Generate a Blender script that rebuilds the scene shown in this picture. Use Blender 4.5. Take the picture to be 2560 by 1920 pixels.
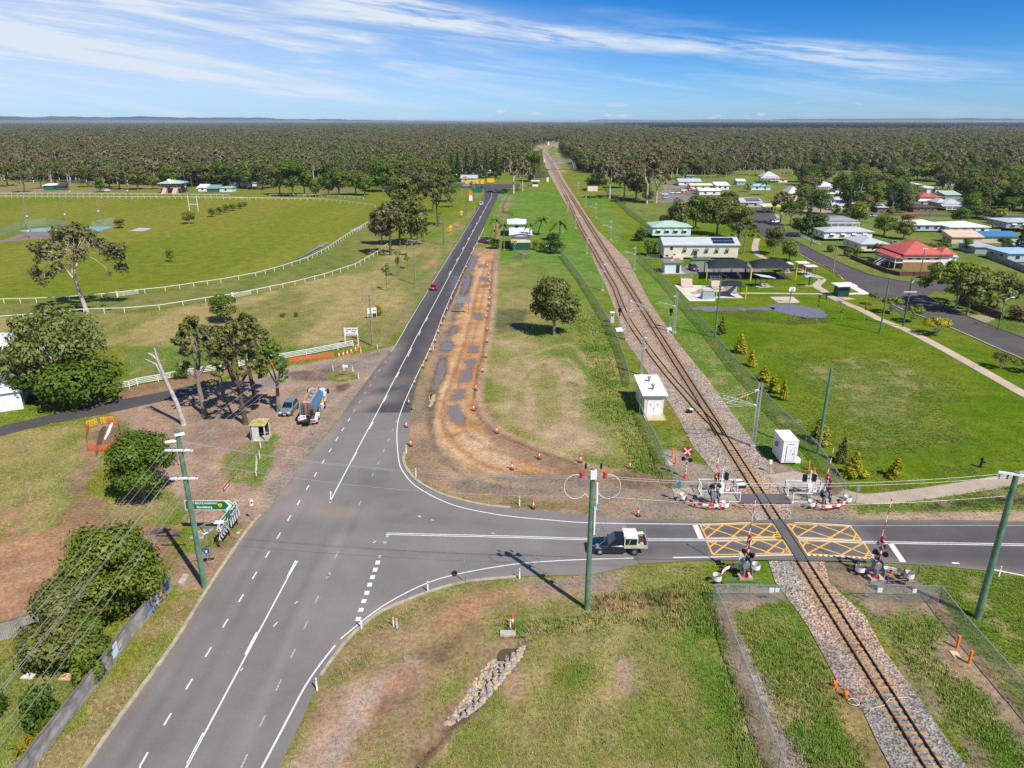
import bpy,bmesh,math,random
import numpy as np
from mathutils import Vector,Matrix
from mathutils.geometry import delaunay_2d_cdt
for _o in list(bpy.data.objects): bpy.data.objects.remove(_o)
random.seed(11); RN = np.random.default_rng(5)
sc = bpy.context.scene; COL = sc.collection
PI = math.pi; R = math.radians
# ---------------------------------------------------------------- camera, sky, sun, exposure
H = 40.0; F = 1780.0; TH = R(20.29); S_,C_ = math.sin(TH),math.cos(TH)
cam = bpy.data.cameras.new('camera'); camo = bpy.data.objects.new('camera',cam); COL.objects.link(camo)
camo.location = (0,0,H); camo.rotation_euler = (PI/2 - TH,0,0)
cam.sensor_width = 36; cam.lens = F/2560*36; cam.clip_start = 1; cam.clip_end = 80000
sc.camera = camo
SUN_EL,SUN_AZ = R(50.5),R(140.5)
sd = bpy.data.lights.new('sun','SUN'); sd.energy = 4.3; sd.angle = R(0.53); sd.color = (1.0,0.945,0.86)
so = bpy.data.objects.new('sun',sd); COL.objects.link(so)
_sv = Vector((math.cos(SUN_EL)*math.sin(SUN_AZ),math.cos(SUN_EL)*math.cos(SUN_AZ),math.sin(SUN_EL)))
so.rotation_euler = _sv.to_track_quat('Z','Y').to_euler()
so.location = (60,-60,150)
sc.view_settings.view_transform = 'Standard'; sc.view_settings.look = 'None'
sc.view_settings.exposure = 0.45; sc.view_settings.gamma = 1.0
sc.cycles.max_bounces = 5; sc.cycles.transparent_max_bounces = 12; sc.cycles.diffuse_bounces = 2
sc.cycles.glossy_bounces = 2; sc.cycles.transmission_bounces = 2; sc.cycles.volume_bounces = 0
sc.cycles.use_denoising = False
sc.cycles.caustics_reflective = False; sc.cycles.caustics_refractive = False

def build_world():
    w = bpy.data.worlds.new('World'); sc.world = w; w.use_nodes = True
    nt = w.node_tree; N = nt.nodes; L = nt.links; N.clear()
    out = N.new('ShaderNodeOutputWorld'); bg = N.new('ShaderNodeBackground'); bg.inputs[1].default_value = 0.115
    sky = N.new('ShaderNodeTexSky'); sky.sky_type = 'NISHITA'; sky.sun_disc = False
    sky.sun_elevation = SUN_EL; sky.sun_rotation = SUN_AZ; sky.altitude = 40; sky.air_density = 1.0; sky.dust_density = 0.25; sky.ozone_density = 3.0
    tc = N.new('ShaderNodeTexCoord'); sep = N.new('ShaderNodeSeparateXYZ'); L.new(tc.outputs['Generated'],sep.inputs[0])
    def M(op,a,b=None,c=None,clamp=False):
        n = N.new('ShaderNodeMath'); n.operation = op; n.use_clamp = clamp
        for i,v in enumerate((a,b,c)):
            if v is None: continue
            if isinstance(v,(int,float)): n.inputs[i].default_value = v
            else: L.new(v,n.inputs[i])
        return n.outputs[0]
    def SM(x,lo,hi):
        n = N.new('ShaderNodeMapRange'); n.interpolation_type = 'SMOOTHSTEP'
        n.inputs[1].default_value = lo; n.inputs[2].default_value = hi; L.new(x,n.inputs[0]); return n.outputs[0]
    def NZ(vec,scale,det=6,rough=.55,dist=0.0):
        n = N.new('ShaderNodeTexNoise'); n.inputs['Scale'].default_value = scale; n.inputs['Detail'].default_value = det
        n.inputs['Roughness'].default_value = rough; n.inputs['Distortion'].default_value = dist; L.new(vec,n.inputs['Vector']); return n.outputs[0]
    def CB(x,y,z=0.0):
        n = N.new('ShaderNodeCombineXYZ')
        for i,v in enumerate((x,y,z)):
            if isinstance(v,(int,float)): n.inputs[i].default_value = v
            else: L.new(v,n.inputs[i])
        return n.outputs[0]
    def MIX(f,a,b):
        n = N.new('ShaderNodeMix'); n.data_type = 'RGBA'
        if isinstance(f,(int,float)): n.inputs[0].default_value = f
        else: L.new(f,n.inputs[0])
        for i,v in ((6,a),(7,b)):
            if isinstance(v,tuple): n.inputs[i].default_value = v
            else: L.new(v,n.inputs[i])
        return n.outputs[2]
    az = M('ARCTAN2',sep.outputs[0],sep.outputs[1]); el = M('ARCSINE',sep.outputs[2])
    n_ = M('ADD',el,M('MULTIPLY',az,0.115))                    # across the streaks
    streak = NZ(CB(M('MULTIPLY',az,2.2),M('MULTIPLY',n_,26.0)),1.6,8,.6,.7)
    fine = NZ(CB(M('MULTIPLY',az,7.0),M('MULTIPLY',n_,80.0),3.0),1.5,6,.6,.4)
    big = NZ(CB(M('MULTIPLY',az,1.3),M('MULTIPLY',el,9.0),7.0),1.7,4,.5,.3)
    cover = M('SUBTRACT',1.0,SM(M('ADD',n_,M('MULTIPLY',M('SUBTRACT',big,.5),.05)),0.118,0.150))
    left = SM(az,0.35,-0.62)
    rightfade = SM(az,0.62,0.38)
    low = SM(el,0.005,0.04)
    st = M('MULTIPLY',SM(M('ADD',M('MULTIPLY',streak,.75),M('MULTIPLY',fine,.25)),.43,.72),cover)
    band = M('MULTIPLY',M('SUBTRACT',1.0,SM(M('ABSOLUTE',M('SUBTRACT',n_,M('ADD',0.112,M('MULTIPLY',M('SUBTRACT',big,.5),.05)))),0.0,0.022)),SM(fine,.3,.62))
    veil = M('MULTIPLY',M('MULTIPLY',left,cover),M('ADD',.42,M('MULTIPLY',streak,.5)))
    d = M('ADD',M('MULTIPLY',M('MULTIPLY',st,.95),M('ADD',.35,M('MULTIPLY',left,.5))),veil)
    d = M('ADD',d,M('MULTIPLY',M('MULTIPLY',band,.8),rightfade))
    d = M('MULTIPLY',d,M('ADD',.45,M('MULTIPLY',low,.55)),clamp=True)
    cum = NZ(CB(M('MULTIPLY',az,16.0),M('MULTIPLY',el,60.0),2.0),1.6,5,.6,.2)
    cm = M('MULTIPLY',SM(cum,.58,.68),M('MULTIPLY',SM(el,0.0,0.006),SM(el,0.030,0.012)))
    d2 = M('MAXIMUM',d,M('MULTIPLY',cm,.55))
    grad = SM(el,-0.02,0.135)
    tint = N.new('ShaderNodeMix'); tint.data_type = 'RGBA'; tint.blend_type = 'MULTIPLY'; tint.inputs[0].default_value = 1.0
    L.new(sky.outputs[0],tint.inputs[6]); L.new(MIX(SM(el,.18,.5),MIX(grad,(0.37,0.60,1.05,1),(0.072,0.34,0.72,1)),(.42,.58,.74,1)),tint.inputs[7])
    colr = MIX(d2,tint.outputs[2],(4.6,5.15,5.9,1))
    L.new(colr,bg.inputs[0]); L.new(bg.outputs[0],out.inputs[0])
build_world()

# ---------------------------------------------------------------- picture point -> place on the ground
def G(px,py,z=0.0):
    u = (px-1280)/F; v = (960-py)/F; t = (H-z)/max(S_-v*C_,1e-4)
    return (u*t,t*(C_+v*S_))
def GP(pts): return [G(*p) for p in pts]
def HT(Y,topy):
    v = (960-topy)/F; return H + Y*(-S_+v*C_)/(C_+v*S_)
def hz(bp,topy): return HT(G(*bp)[1],topy)
def wid(px,bp):                                   # width in metres of px picture pixels at that ground point
    v = (960-bp[1])/F; return px*(H/(S_-v*C_))/F
# ---------------------------------------------------------------- materials
MATS = {}
def nodes_of(name):
    m = bpy.data.materials.new(name); m.use_nodes = True
    return m,m.node_tree.nodes,m.node_tree.links,m.node_tree.nodes['Principled BSDF']
def mat(name,col,rough=.6,metal=0.0,var=.12,scale=3.0,bump=0.0,spec=.4,coat=0.0,weather=0.0):
    if name in MATS: return MATS[name]
    m,N,L,b = nodes_of(name)
    tc = N.new('ShaderNodeTexCoord'); n = N.new('ShaderNodeTexNoise'); n.inputs['Scale'].default_value = scale; n.inputs['Detail'].default_value = 5
    L.new(tc.outputs['Object'],n.inputs['Vector'])
    r = N.new('ShaderNodeMapRange'); r.inputs[1].default_value = .3; r.inputs[2].default_value = .7
    r.inputs[3].default_value = 1-var; r.inputs[4].default_value = 1+var; L.new(n.outputs[0],r.inputs[0])
    mx = N.new('ShaderNodeMix'); mx.data_type = 'RGBA'; mx.blend_type = 'MULTIPLY'; mx.inputs[0].default_value = 1
    mx.inputs[6].default_value = (*col,1); L.new(r.outputs[0],mx.inputs[7])
    last = mx.outputs[2]
    if weather:
        n2 = N.new('ShaderNodeTexNoise'); n2.inputs['Scale'].default_value = .9; n2.inputs['Detail'].default_value = 7; L.new(tc.outputs['Object'],n2.inputs['Vector'])
        r2 = N.new('ShaderNodeMapRange'); r2.inputs[1].default_value = .5; r2.inputs[2].default_value = .75; r2.inputs[4].default_value = weather; L.new(n2.outputs[0],r2.inputs[0])
        m2 = N.new('ShaderNodeMix'); m2.data_type = 'RGBA'; L.new(r2.outputs[0],m2.inputs[0]); L.new(last,m2.inputs[6]); m2.inputs[7].default_value = (.16,.12,.08,1); last = m2.outputs[2]
    L.new(last,b.inputs['Base Color']); b.inputs['Roughness'].default_value = rough; b.inputs['Metallic'].default_value = metal
    b.inputs['Specular IOR Level'].default_value = spec
    if coat: b.inputs['Coat Weight'].default_value = coat; b.inputs['Coat Roughness'].default_value = .08
    if bump:
        bp = N.new('ShaderNodeBump'); bp.inputs['Strength'].default_value = bump; bp.inputs['Distance'].default_value = .05
        L.new(n.outputs[0],bp.inputs['Height']); L.new(bp.outputs[0],b.inputs['Normal'])
    MATS[name] = m; return m
def leafmat(name,col,col2,trans=.22):
    if name in MATS: return MATS[name]
    m,N,L,b = nodes_of(name)
    geo = N.new('ShaderNodeNewGeometry'); n = N.new('ShaderNodeTexNoise'); n.inputs['Scale'].default_value = .55; n.inputs['Detail'].default_value = 4
    tc = N.new('ShaderNodeTexCoord'); L.new(tc.outputs['Object'],n.inputs['Vector'])
    oi = N.new('ShaderNodeObjectInfo')
    a = N.new('ShaderNodeMath'); a.operation = 'MULTIPLY_ADD'; L.new(geo.outputs['Random Per Island'],a.inputs[0]); a.inputs[1].default_value = .36; a.inputs[2].default_value = -.18
    a2 = N.new('ShaderNodeMath'); a2.operation = 'MULTIPLY_ADD'; L.new(oi.outputs['Random'],a2.inputs[0]); a2.inputs[1].default_value = .6; L.new(a.outputs[0],a2.inputs[2])
    a3 = N.new('ShaderNodeMath'); a3.operation = 'MULTIPLY_ADD'; L.new(n.outputs[0],a3.inputs[0]); a3.inputs[1].default_value = 1.6; a3.inputs[2].default_value = -.55
    s = N.new('ShaderNodeMath'); s.operation = 'ADD'; s.use_clamp = True; L.new(a2.outputs[0],s.inputs[0]); L.new(a3.outputs[0],s.inputs[1])
    mx = N.new('ShaderNodeMix'); mx.data_type = 'RGBA'; L.new(s.outputs[0],mx.inputs[0]); mx.inputs[6].default_value = (*col,1); mx.inputs[7].default_value = (*col2,1)
    d = N.new('ShaderNodeBsdfDiffuse'); t = N.new('ShaderNodeBsdfTranslucent'); mi = N.new('ShaderNodeMixShader'); mi.inputs[0].default_value = trans
    N.remove(b); out = N['Material Output']
    gl = N.new('ShaderNodeBsdfGlossy'); gl.inputs['Roughness'].default_value = .45; gl.inputs['Color'].default_value = (.8,.85,.9,1)
    m3 = N.new('ShaderNodeMixShader'); m3.inputs[0].default_value = .015
    L.new(mx.outputs[2],d.inputs[0]); L.new(mx.outputs[2],t.inputs[0]); L.new(d.outputs[0],mi.inputs[1]); L.new(t.outputs[0],mi.inputs[2])
    L.new(mi.outputs[0],m3.inputs[1]); L.new(gl.outputs[0],m3.inputs[2]); L.new(m3.outputs[0],out.inputs[0])
    MATS[name] = m; return m
def meshmat(name,col,dens):                      # woven wire: most of it is air
    if name in MATS: return MATS[name]
    m,N,L,b = nodes_of(name)
    b.inputs['Base Color'].default_value = (*col,1); b.inputs['Roughness'].default_value = .5; b.inputs['Metallic'].default_value = .3
    tc = N.new('ShaderNodeTexCoord'); n = N.new('ShaderNodeTexNoise'); n.inputs['Scale'].default_value = 9; L.new(tc.outputs['Object'],n.inputs['Vector'])
    r = N.new('ShaderNodeMapRange'); r.inputs[3].default_value = dens*.7; r.inputs[4].default_value = dens*1.3; L.new(n.outputs[0],r.inputs[0])
    L.new(r.outputs[0],b.inputs['Alpha']); MATS[name] = m; return m
def surfmat(name,kind):
    """ground surfaces: colour attribute 'Col' (what the surface is made of) times fine world-space grain"""
    if name in MATS: return MATS[name]
    m,N,L,b = nodes_of(name)
    at = N.new('ShaderNodeAttribute'); at.attribute_name = 'Col'
    geo = N.new('ShaderNodeNewGeometry')
    def nz(scale,det,rough=.6):
        n = N.new('ShaderNodeTexNoise'); n.inputs['Scale'].default_value = scale; n.inputs['Detail'].default_value = det; n.inputs['Roughness'].default_value = rough
        L.new(geo.outputs['Position'],n.inputs['Vector']); return n.outputs[0]
    def mr(x,a,c,lo,hi):
        r = N.new('ShaderNodeMapRange'); r.inputs[1].default_value = a; r.inputs[2].default_value = c; r.inputs[3].default_value = lo; r.inputs[4].default_value = hi; L.new(x,r.inputs[0]); return r.outputs[0]
    def mul(c,f):
        x = N.new('ShaderNodeMix'); x.data_type = 'RGBA'; x.blend_type = 'MULTIPLY'; x.inputs[0].default_value = 1; L.new(c,x.inputs[6]); L.new(f,x.inputs[7]); return x.outputs[2]
    col = at.outputs['Color']
    if kind == 'ground':
        f = nz(2.6,6,.75); g = nz(.32,5)
        col = mul(col,mr(f,.28,.72,.52,1.48)); col = mul(col,mr(g,.3,.7,.78,1.22))
        hs = N.new('ShaderNodeHueSaturation'); L.new(mr(nz(.9,4),.3,.7,.478,.522),hs.inputs['Hue']); L.new(col,hs.inputs['Color']); col = hs.outputs[0]
        bump,dist = .9,.16; hgt = f; b.inputs['Roughness'].default_value = 1.0; b.inputs['Specular IOR Level'].default_value = 0.0
    elif kind == 'ballast':
        v = N.new('ShaderNodeTexVoronoi'); v.inputs['Scale'].default_value = 6.5; L.new(geo.outputs['Position'],v.inputs['Vector'])
        sp = N.new('ShaderNodeSeparateColor'); L.new(v.outputs['Color'],sp.inputs[0])
        col = mul(col,mr(sp.outputs[0],0,1,.35,1.6)); f = v.outputs['Distance']
        hs = N.new('ShaderNodeHueSaturation'); L.new(mr(sp.outputs[1],0,1,.46,.54),hs.inputs['Hue']); L.new(col,hs.inputs['Color']); col = hs.outputs[0]
        col = mul(col,mr(nz(.5,5),.3,.7,.8,1.2))
        bump,dist,hgt = .8,.12,f; b.inputs['Roughness'].default_value = .9
    elif kind == 'asphalt':
        f = nz(9.0,4,.7); col = mul(col,mr(f,.25,.75,.88,1.12)); col = mul(col,mr(nz(.22,6),.3,.7,.90,1.10))
        bump,dist,hgt = .25,.02,f; b.inputs['Roughness'].default_value = .82; b.inputs['Specular IOR Level'].default_value = .3
    else:
        f = nz(5.0,6,.7); col = mul(col,mr(f,.25,.75,.82,1.18)); col = mul(col,mr(nz(.5,5),.3,.7,.85,1.15))
        bump,dist,hgt = .4,.03,f; b.inputs['Roughness'].default_value = .85; b.inputs['Specular IOR Level'].default_value = .25
    L.new(col,b.inputs['Base Color'])
    bp = N.new('ShaderNodeBump'); bp.inputs['Strength'].default_value = bump; bp.inputs['Distance'].default_value = dist; L.new(hgt,bp.inputs['Height']); L.new(bp.outputs[0],b.inputs['Normal'])
    MATS[name] = m; return m
# ---------------------------------------------------------------- mesh builder
class MB:
    def __init__(s): s.v = []; s.f = []; s.sm = []; s.mi = []; s.cur = 0
    def add(s,vs,fs,smooth=False):
        o = len(s.v); s.v.extend([tuple(p) for p in vs])
        for f in fs: s.f.append(tuple(i+o for i in f)); s.sm.append(smooth); s.mi.append(s.cur)
        return s
    def box(s,c,d,rz=0.0,M=None,top=1.0):
        x,y,z = d[0]/2,d[1]/2,d[2]/2
        vs = [Vector((sx*x*(top if sz > 0 else 1),sy*y*(top if sz > 0 else 1),sz*z)) for sz in (-1,1) for sy in (-1,1) for sx in (-1,1)]
        Mx = M or Matrix.Rotation(rz,3,'Z')
        vs = [Mx @ p + Vector(c) for p in vs]
        return s.add(vs,[(0,2,3,1),(4,5,7,6),(0,1,5,4),(2,6,7,3),(0,4,6,2),(1,3,7,5)])
    def bar(s,a,b,w,h=None):                    # square bar between two points
        a,b = Vector(a),Vector(b); h = h or w; d = b-a
        if d.length < 1e-6: return s
        q = d.to_track_quat('X','Z').to_matrix()
        return s.box((a+b)/2,(d.length,w,h),M=q)
    def tube(s,pts,r,n=8,caps=True,smooth=True):
        pts = [Vector(p) for p in pts]; k = len(pts)
        rs = r if isinstance(r,(list,tuple)) else [r]*k
        vs = []; q0 = None
        for i,p in enumerate(pts):
            d = (pts[min(i+1,k-1)]-pts[max(i-1,0)]); d = d if d.length > 1e-9 else Vector((0,0,1))
            up = Vector((0,1,0)) if abs(d.normalized().y) < .9 else Vector((1,0,0))
            x = d.cross(up).normalized(); y = x.cross(d).normalized()
            for j in range(n): a = 2*PI*j/n; vs.append(p + x*(rs[i]*math.cos(a)) + y*(rs[i]*math.sin(a)))
        fs = [(i*n+j,i*n+(j+1) % n,(i+1)*n+(j+1) % n,(i+1)*n+j) for i in range(k-1) for j in range(n)]
        s.add(vs,fs,smooth)
        if caps: s.add(vs[:n],[tuple(range(n-1,-1,-1))]); s.add(vs[-n:],[tuple(range(n))])
        return s
    def lathe(s,prof,c=(0,0,0),n=16,smooth=True):
        c = Vector(c); vs = []
        for r,z in prof:
            for j in range(n): a = 2*PI*j/n; vs.append(c+Vector((r*math.cos(a),r*math.sin(a),z)))
        k = len(prof)
        s.add(vs,[(i*n+j,i*n+(j+1) % n,(i+1)*n+(j+1) % n,(i+1)*n+j) for i in range(k-1) for j in range(n)],smooth)
        s.add(vs[:n],[tuple(range(n-1,-1,-1))]); s.add(vs[-n:],[tuple(range(n))])
        return s
    def prism(s,prof,axis,a,b,at=(0,0,0)):     # prof: 2-D outline (counter-clockwise), extruded along axis from a to b
        def P(p,t):
            u,w = p
            q = {'x': (t,u,w),'y': (u,t,w),'z': (u,w,t)}[axis]
            return (q[0]+at[0],q[1]+at[1],q[2]+at[2])
        n = len(prof); vs = [P(p,a) for p in prof]+[P(p,b) for p in prof]
        return s.add(vs,[tuple(range(n-1,-1,-1)),tuple(range(n,2*n))]+[(i,(i+1) % n,n+(i+1) % n,n+i) for i in range(n)])
    def sphere(s,c,r,n=10,m=7,sz=1.0):
        prof = [(max(1e-3,r*math.sin(PI*i/m)),-r*sz*math.cos(PI*i/m)) for i in range(m+1)]
        return s.lathe(prof,c,n)
    def build(s,name,material,parent=None,loc=None):
        me = bpy.data.meshes.new(name); me.from_pydata([tuple(p) for p in s.v],[],s.f)
        ms = material if isinstance(material,(list,tuple)) else [material]
        for m in ms: me.materials.append(m)
        me.polygons.foreach_set('use_smooth',s.sm); me.polygons.foreach_set('material_index',s.mi); me.update()
        bm = bmesh.new(); bm.from_mesh(me); bmesh.ops.recalc_face_normals(bm,faces=bm.faces); bm.to_mesh(me); bm.free()
        return obj(name,me,parent,loc)
def obj(name,me,parent=None,loc=None):
    o = bpy.data.objects.new(name,me); COL.objects.link(o)
    if parent is not None: o.parent = parent
    if loc is not None: o.location = loc
    return o
def tag(o,label,cat,group=None):
    o['label'] = label; o['category'] = cat
    if group: o['group'] = group
    return o
def thing(name,label,cat,loc,rz=0.0,group=None):
    o = bpy.data.objects.new(name,None); COL.objects.link(o)
    o.location = loc if len(loc) == 3 else (loc[0],loc[1],0.0); o.rotation_euler = (0,0,rz); o.empty_display_size = .3
    return tag(o,label,cat,group)
KIDS = {}
def copy_tree(o,loc,rz=0.0,label=None,sc_=None,group=None):
    kids = [c for c in bpy.data.objects if c.parent == o] if o.name not in KIDS else KIDS[o.name]
    KIDS[o.name] = kids
    r = o.copy(); COL.objects.link(r); r.location = loc if len(loc) == 3 else (loc[0],loc[1],0.0); r.rotation_euler = (0,0,rz)
    if sc_ is not None: r.scale = sc_ if hasattr(sc_,'__len__') else (sc_,sc_,sc_)
    if label: r['label'] = label
    if group: r['group'] = group
    for ch in kids:
        c = ch.copy(); COL.objects.link(c); c.parent = r
        if ch.name not in KIDS: KIDS[ch.name] = [g for g in bpy.data.objects if g.parent == ch]
        for g in KIDS[ch.name]:
            d = g.copy(); COL.objects.link(d); d.parent = c
    return r
def struct(o): o['kind'] = 'structure'; return o
def stuff(o): o['kind'] = 'stuff'; return o
def inst(me_name_obj,name,parent,loc,rz=0.0):   # another part sharing the mesh of an existing one
    o = bpy.data.objects.new(name,me_name_obj.data); COL.objects.link(o); o.parent = parent; o.location = loc; o.rotation_euler = (0,0,rz); return o
FONTC = {}
def lettering(text,size,material,parent,loc,rot,name='lettering',sx=1.0,align='CENTER',bold=0.0):
    cu = bpy.data.curves.new(name,'FONT'); cu.body = text; cu.size = size; cu.align_x = align; cu.align_y = 'CENTER'; cu.extrude = .004; cu.offset = bold; cu.resolution_u = 3
    t = bpy.data.objects.new('tmp_text',cu); COL.objects.link(t)
    dg = bpy.context.evaluated_depsgraph_get(); me = bpy.data.meshes.new_from_object(t.evaluated_get(dg)); bpy.data.objects.remove(t); bpy.data.curves.remove(cu)
    me.materials.clear(); me.materials.append(material)
    o = obj(name,me,parent,loc); o.rotation_euler = rot; o.scale = (sx,1,1); return o
def attr_col(me,cols):
    a = me.color_attributes.new('Col','FLOAT_COLOR','POINT'); c4 = np.ones((len(me.vertices),4),np.float32); c4[:,:3] = cols; a.data.foreach_set('color',c4.ravel())
# ---------------------------------------------------------------- numpy noise
_LAT = np.random.default_rng(3).random((256,256))
def vnoise(x,y):
    xi = np.floor(x).astype(int); yi = np.floor(y).astype(int); fx = x-xi; fy = y-yi; fx = fx*fx*(3-2*fx); fy = fy*fy*(3-2*fy)
    g = lambda a,b: _LAT[a & 255,b & 255]
    return (g(xi,yi)*(1-fx)+g(xi+1,yi)*fx)*(1-fy)+(g(xi,yi+1)*(1-fx)+g(xi+1,yi+1)*fx)*fy
def fbm(x,y,sc_,o=4,seed=0.0):
    a = 0; amp = .5; tot = 0; x = x/sc_+seed*17.3; y = y/sc_+seed*9.1
    for i in range(o): a = a+amp*vnoise(x,y); tot += amp; amp *= .55; x = x*2.03+5.1; y = y*2.03+1.7
    return a/tot
def polydist(X,Y,poly):                            # signed distance, positive inside
    d2 = np.full(X.shape,1e18); ins = np.zeros(X.shape,bool); n = len(poly)
    for i in range(n):
        ax,ay = poly[i]; bx,by = poly[(i+1) % n]; ex,ey = bx-ax,by-ay; L2 = ex*ex+ey*ey+1e-12
        t = np.clip(((X-ax)*ex+(Y-ay)*ey)/L2,0,1); dx = X-ax-t*ex; dy = Y-ay-t*ey; d2 = np.minimum(d2,dx*dx+dy*dy)
        c = (ay > Y) != (by > Y); ins ^= c & (X < (bx-ax)*(Y-ay)/((by-ay) if abs(by-ay) > 1e-12 else 1e-12)+ax)
    d = np.sqrt(d2); return np.where(ins,d,-d)
def sstep(x): x = np.clip(x,0,1); return x*x*(3-2*x)
def resample(pts,step):
    out = []
    for (a,b) in zip(pts[:-1],pts[1:]):
        L = math.hypot(b[0]-a[0],b[1]-a[1]); k = max(1,int(L/step))
        out += [(a[0]+(b[0]-a[0])*i/k,a[1]+(b[1]-a[1])*i/k) for i in range(k)]
    return out+[pts[-1]]
def smooth_line(pts,k=3):                          # Catmull-Rom
    P = [pts[0]]+list(pts)+[pts[-1]]; out = []
    for i in range(1,len(P)-2):
        p0,p1,p2,p3 = P[i-1],P[i],P[i+1],P[i+2]
        for j in range(k):
            t = j/k; out.append(tuple(.5*((2*p1[m])+(-p0[m]+p2[m])*t+(2*p0[m]-5*p1[m]+4*p2[m]-p3[m])*t*t+(-p0[m]+3*p1[m]-3*p2[m]+p3[m])*t**3) for m in range(2)))
    return out+[tuple(pts[-1])]
# ================================================================ THE SETTING
TA,TB = G(2331,1920),G(1572,720)                # two points on the main track's centre line
_td = Vector((TB[0]-TA[0],TB[1]-TA[1])).normalized(); _tn = Vector((-_td.y,_td.x))   # along, and to the left
def track_pt(s,off=0.0): return (TA[0]+_td.x*s+_tn.x*off,TA[1]+_td.y*s+_tn.y*off)
def track_d(x,y): return abs((x-TA[0])*_tn.x+(y-TA[1])*_tn.y)
def zroad(x,y):                                    # the road humps over the rails at the crossing
    return .03+.15*float(sstep(np.array(1-(track_d(x,y)-1.6)/7.0)))
# ---- ground
xs = [0.0]
while xs[-1] < 15500: xs.append(xs[-1]+(.45 if xs[-1] < 92 else max(.45,(xs[-1]-92)*.022+.45)))
xs = np.array([-v for v in xs[:0:-1]]+xs)
ys = [14.0]
while ys[-1] < 15500: ys.append(ys[-1]+(.42 if ys[-1] < 128 else .42+(ys[-1]-128)*(.0135 if ys[-1] < 900 else .08)))
ys = np.array(ys); NX,NY = len(xs),len(ys)
GX,GY = np.meshgrid(xs,ys); GX = GX.ravel(); GY = GY.ravel()
DRY = (.285,.215,.070); GRN = (.118,.180,.016); LUSH = (.095,.185,.012); OLV = (.178,.178,.030); PARK = (.088,.150,.007); PARK2 = (.128,.170,.016)
DIRT = (.40,.235,.135); DIRT2 = (.30,.165,.09); ORNG = (.43,.225,.10); DARKD = (.13,.085,.055); GRAV = (.30,.225,.17); GRAV2 = (.235,.195,.16); PINK = (.37,.255,.185); FLOOR = (.060,.062,.030)
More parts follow.
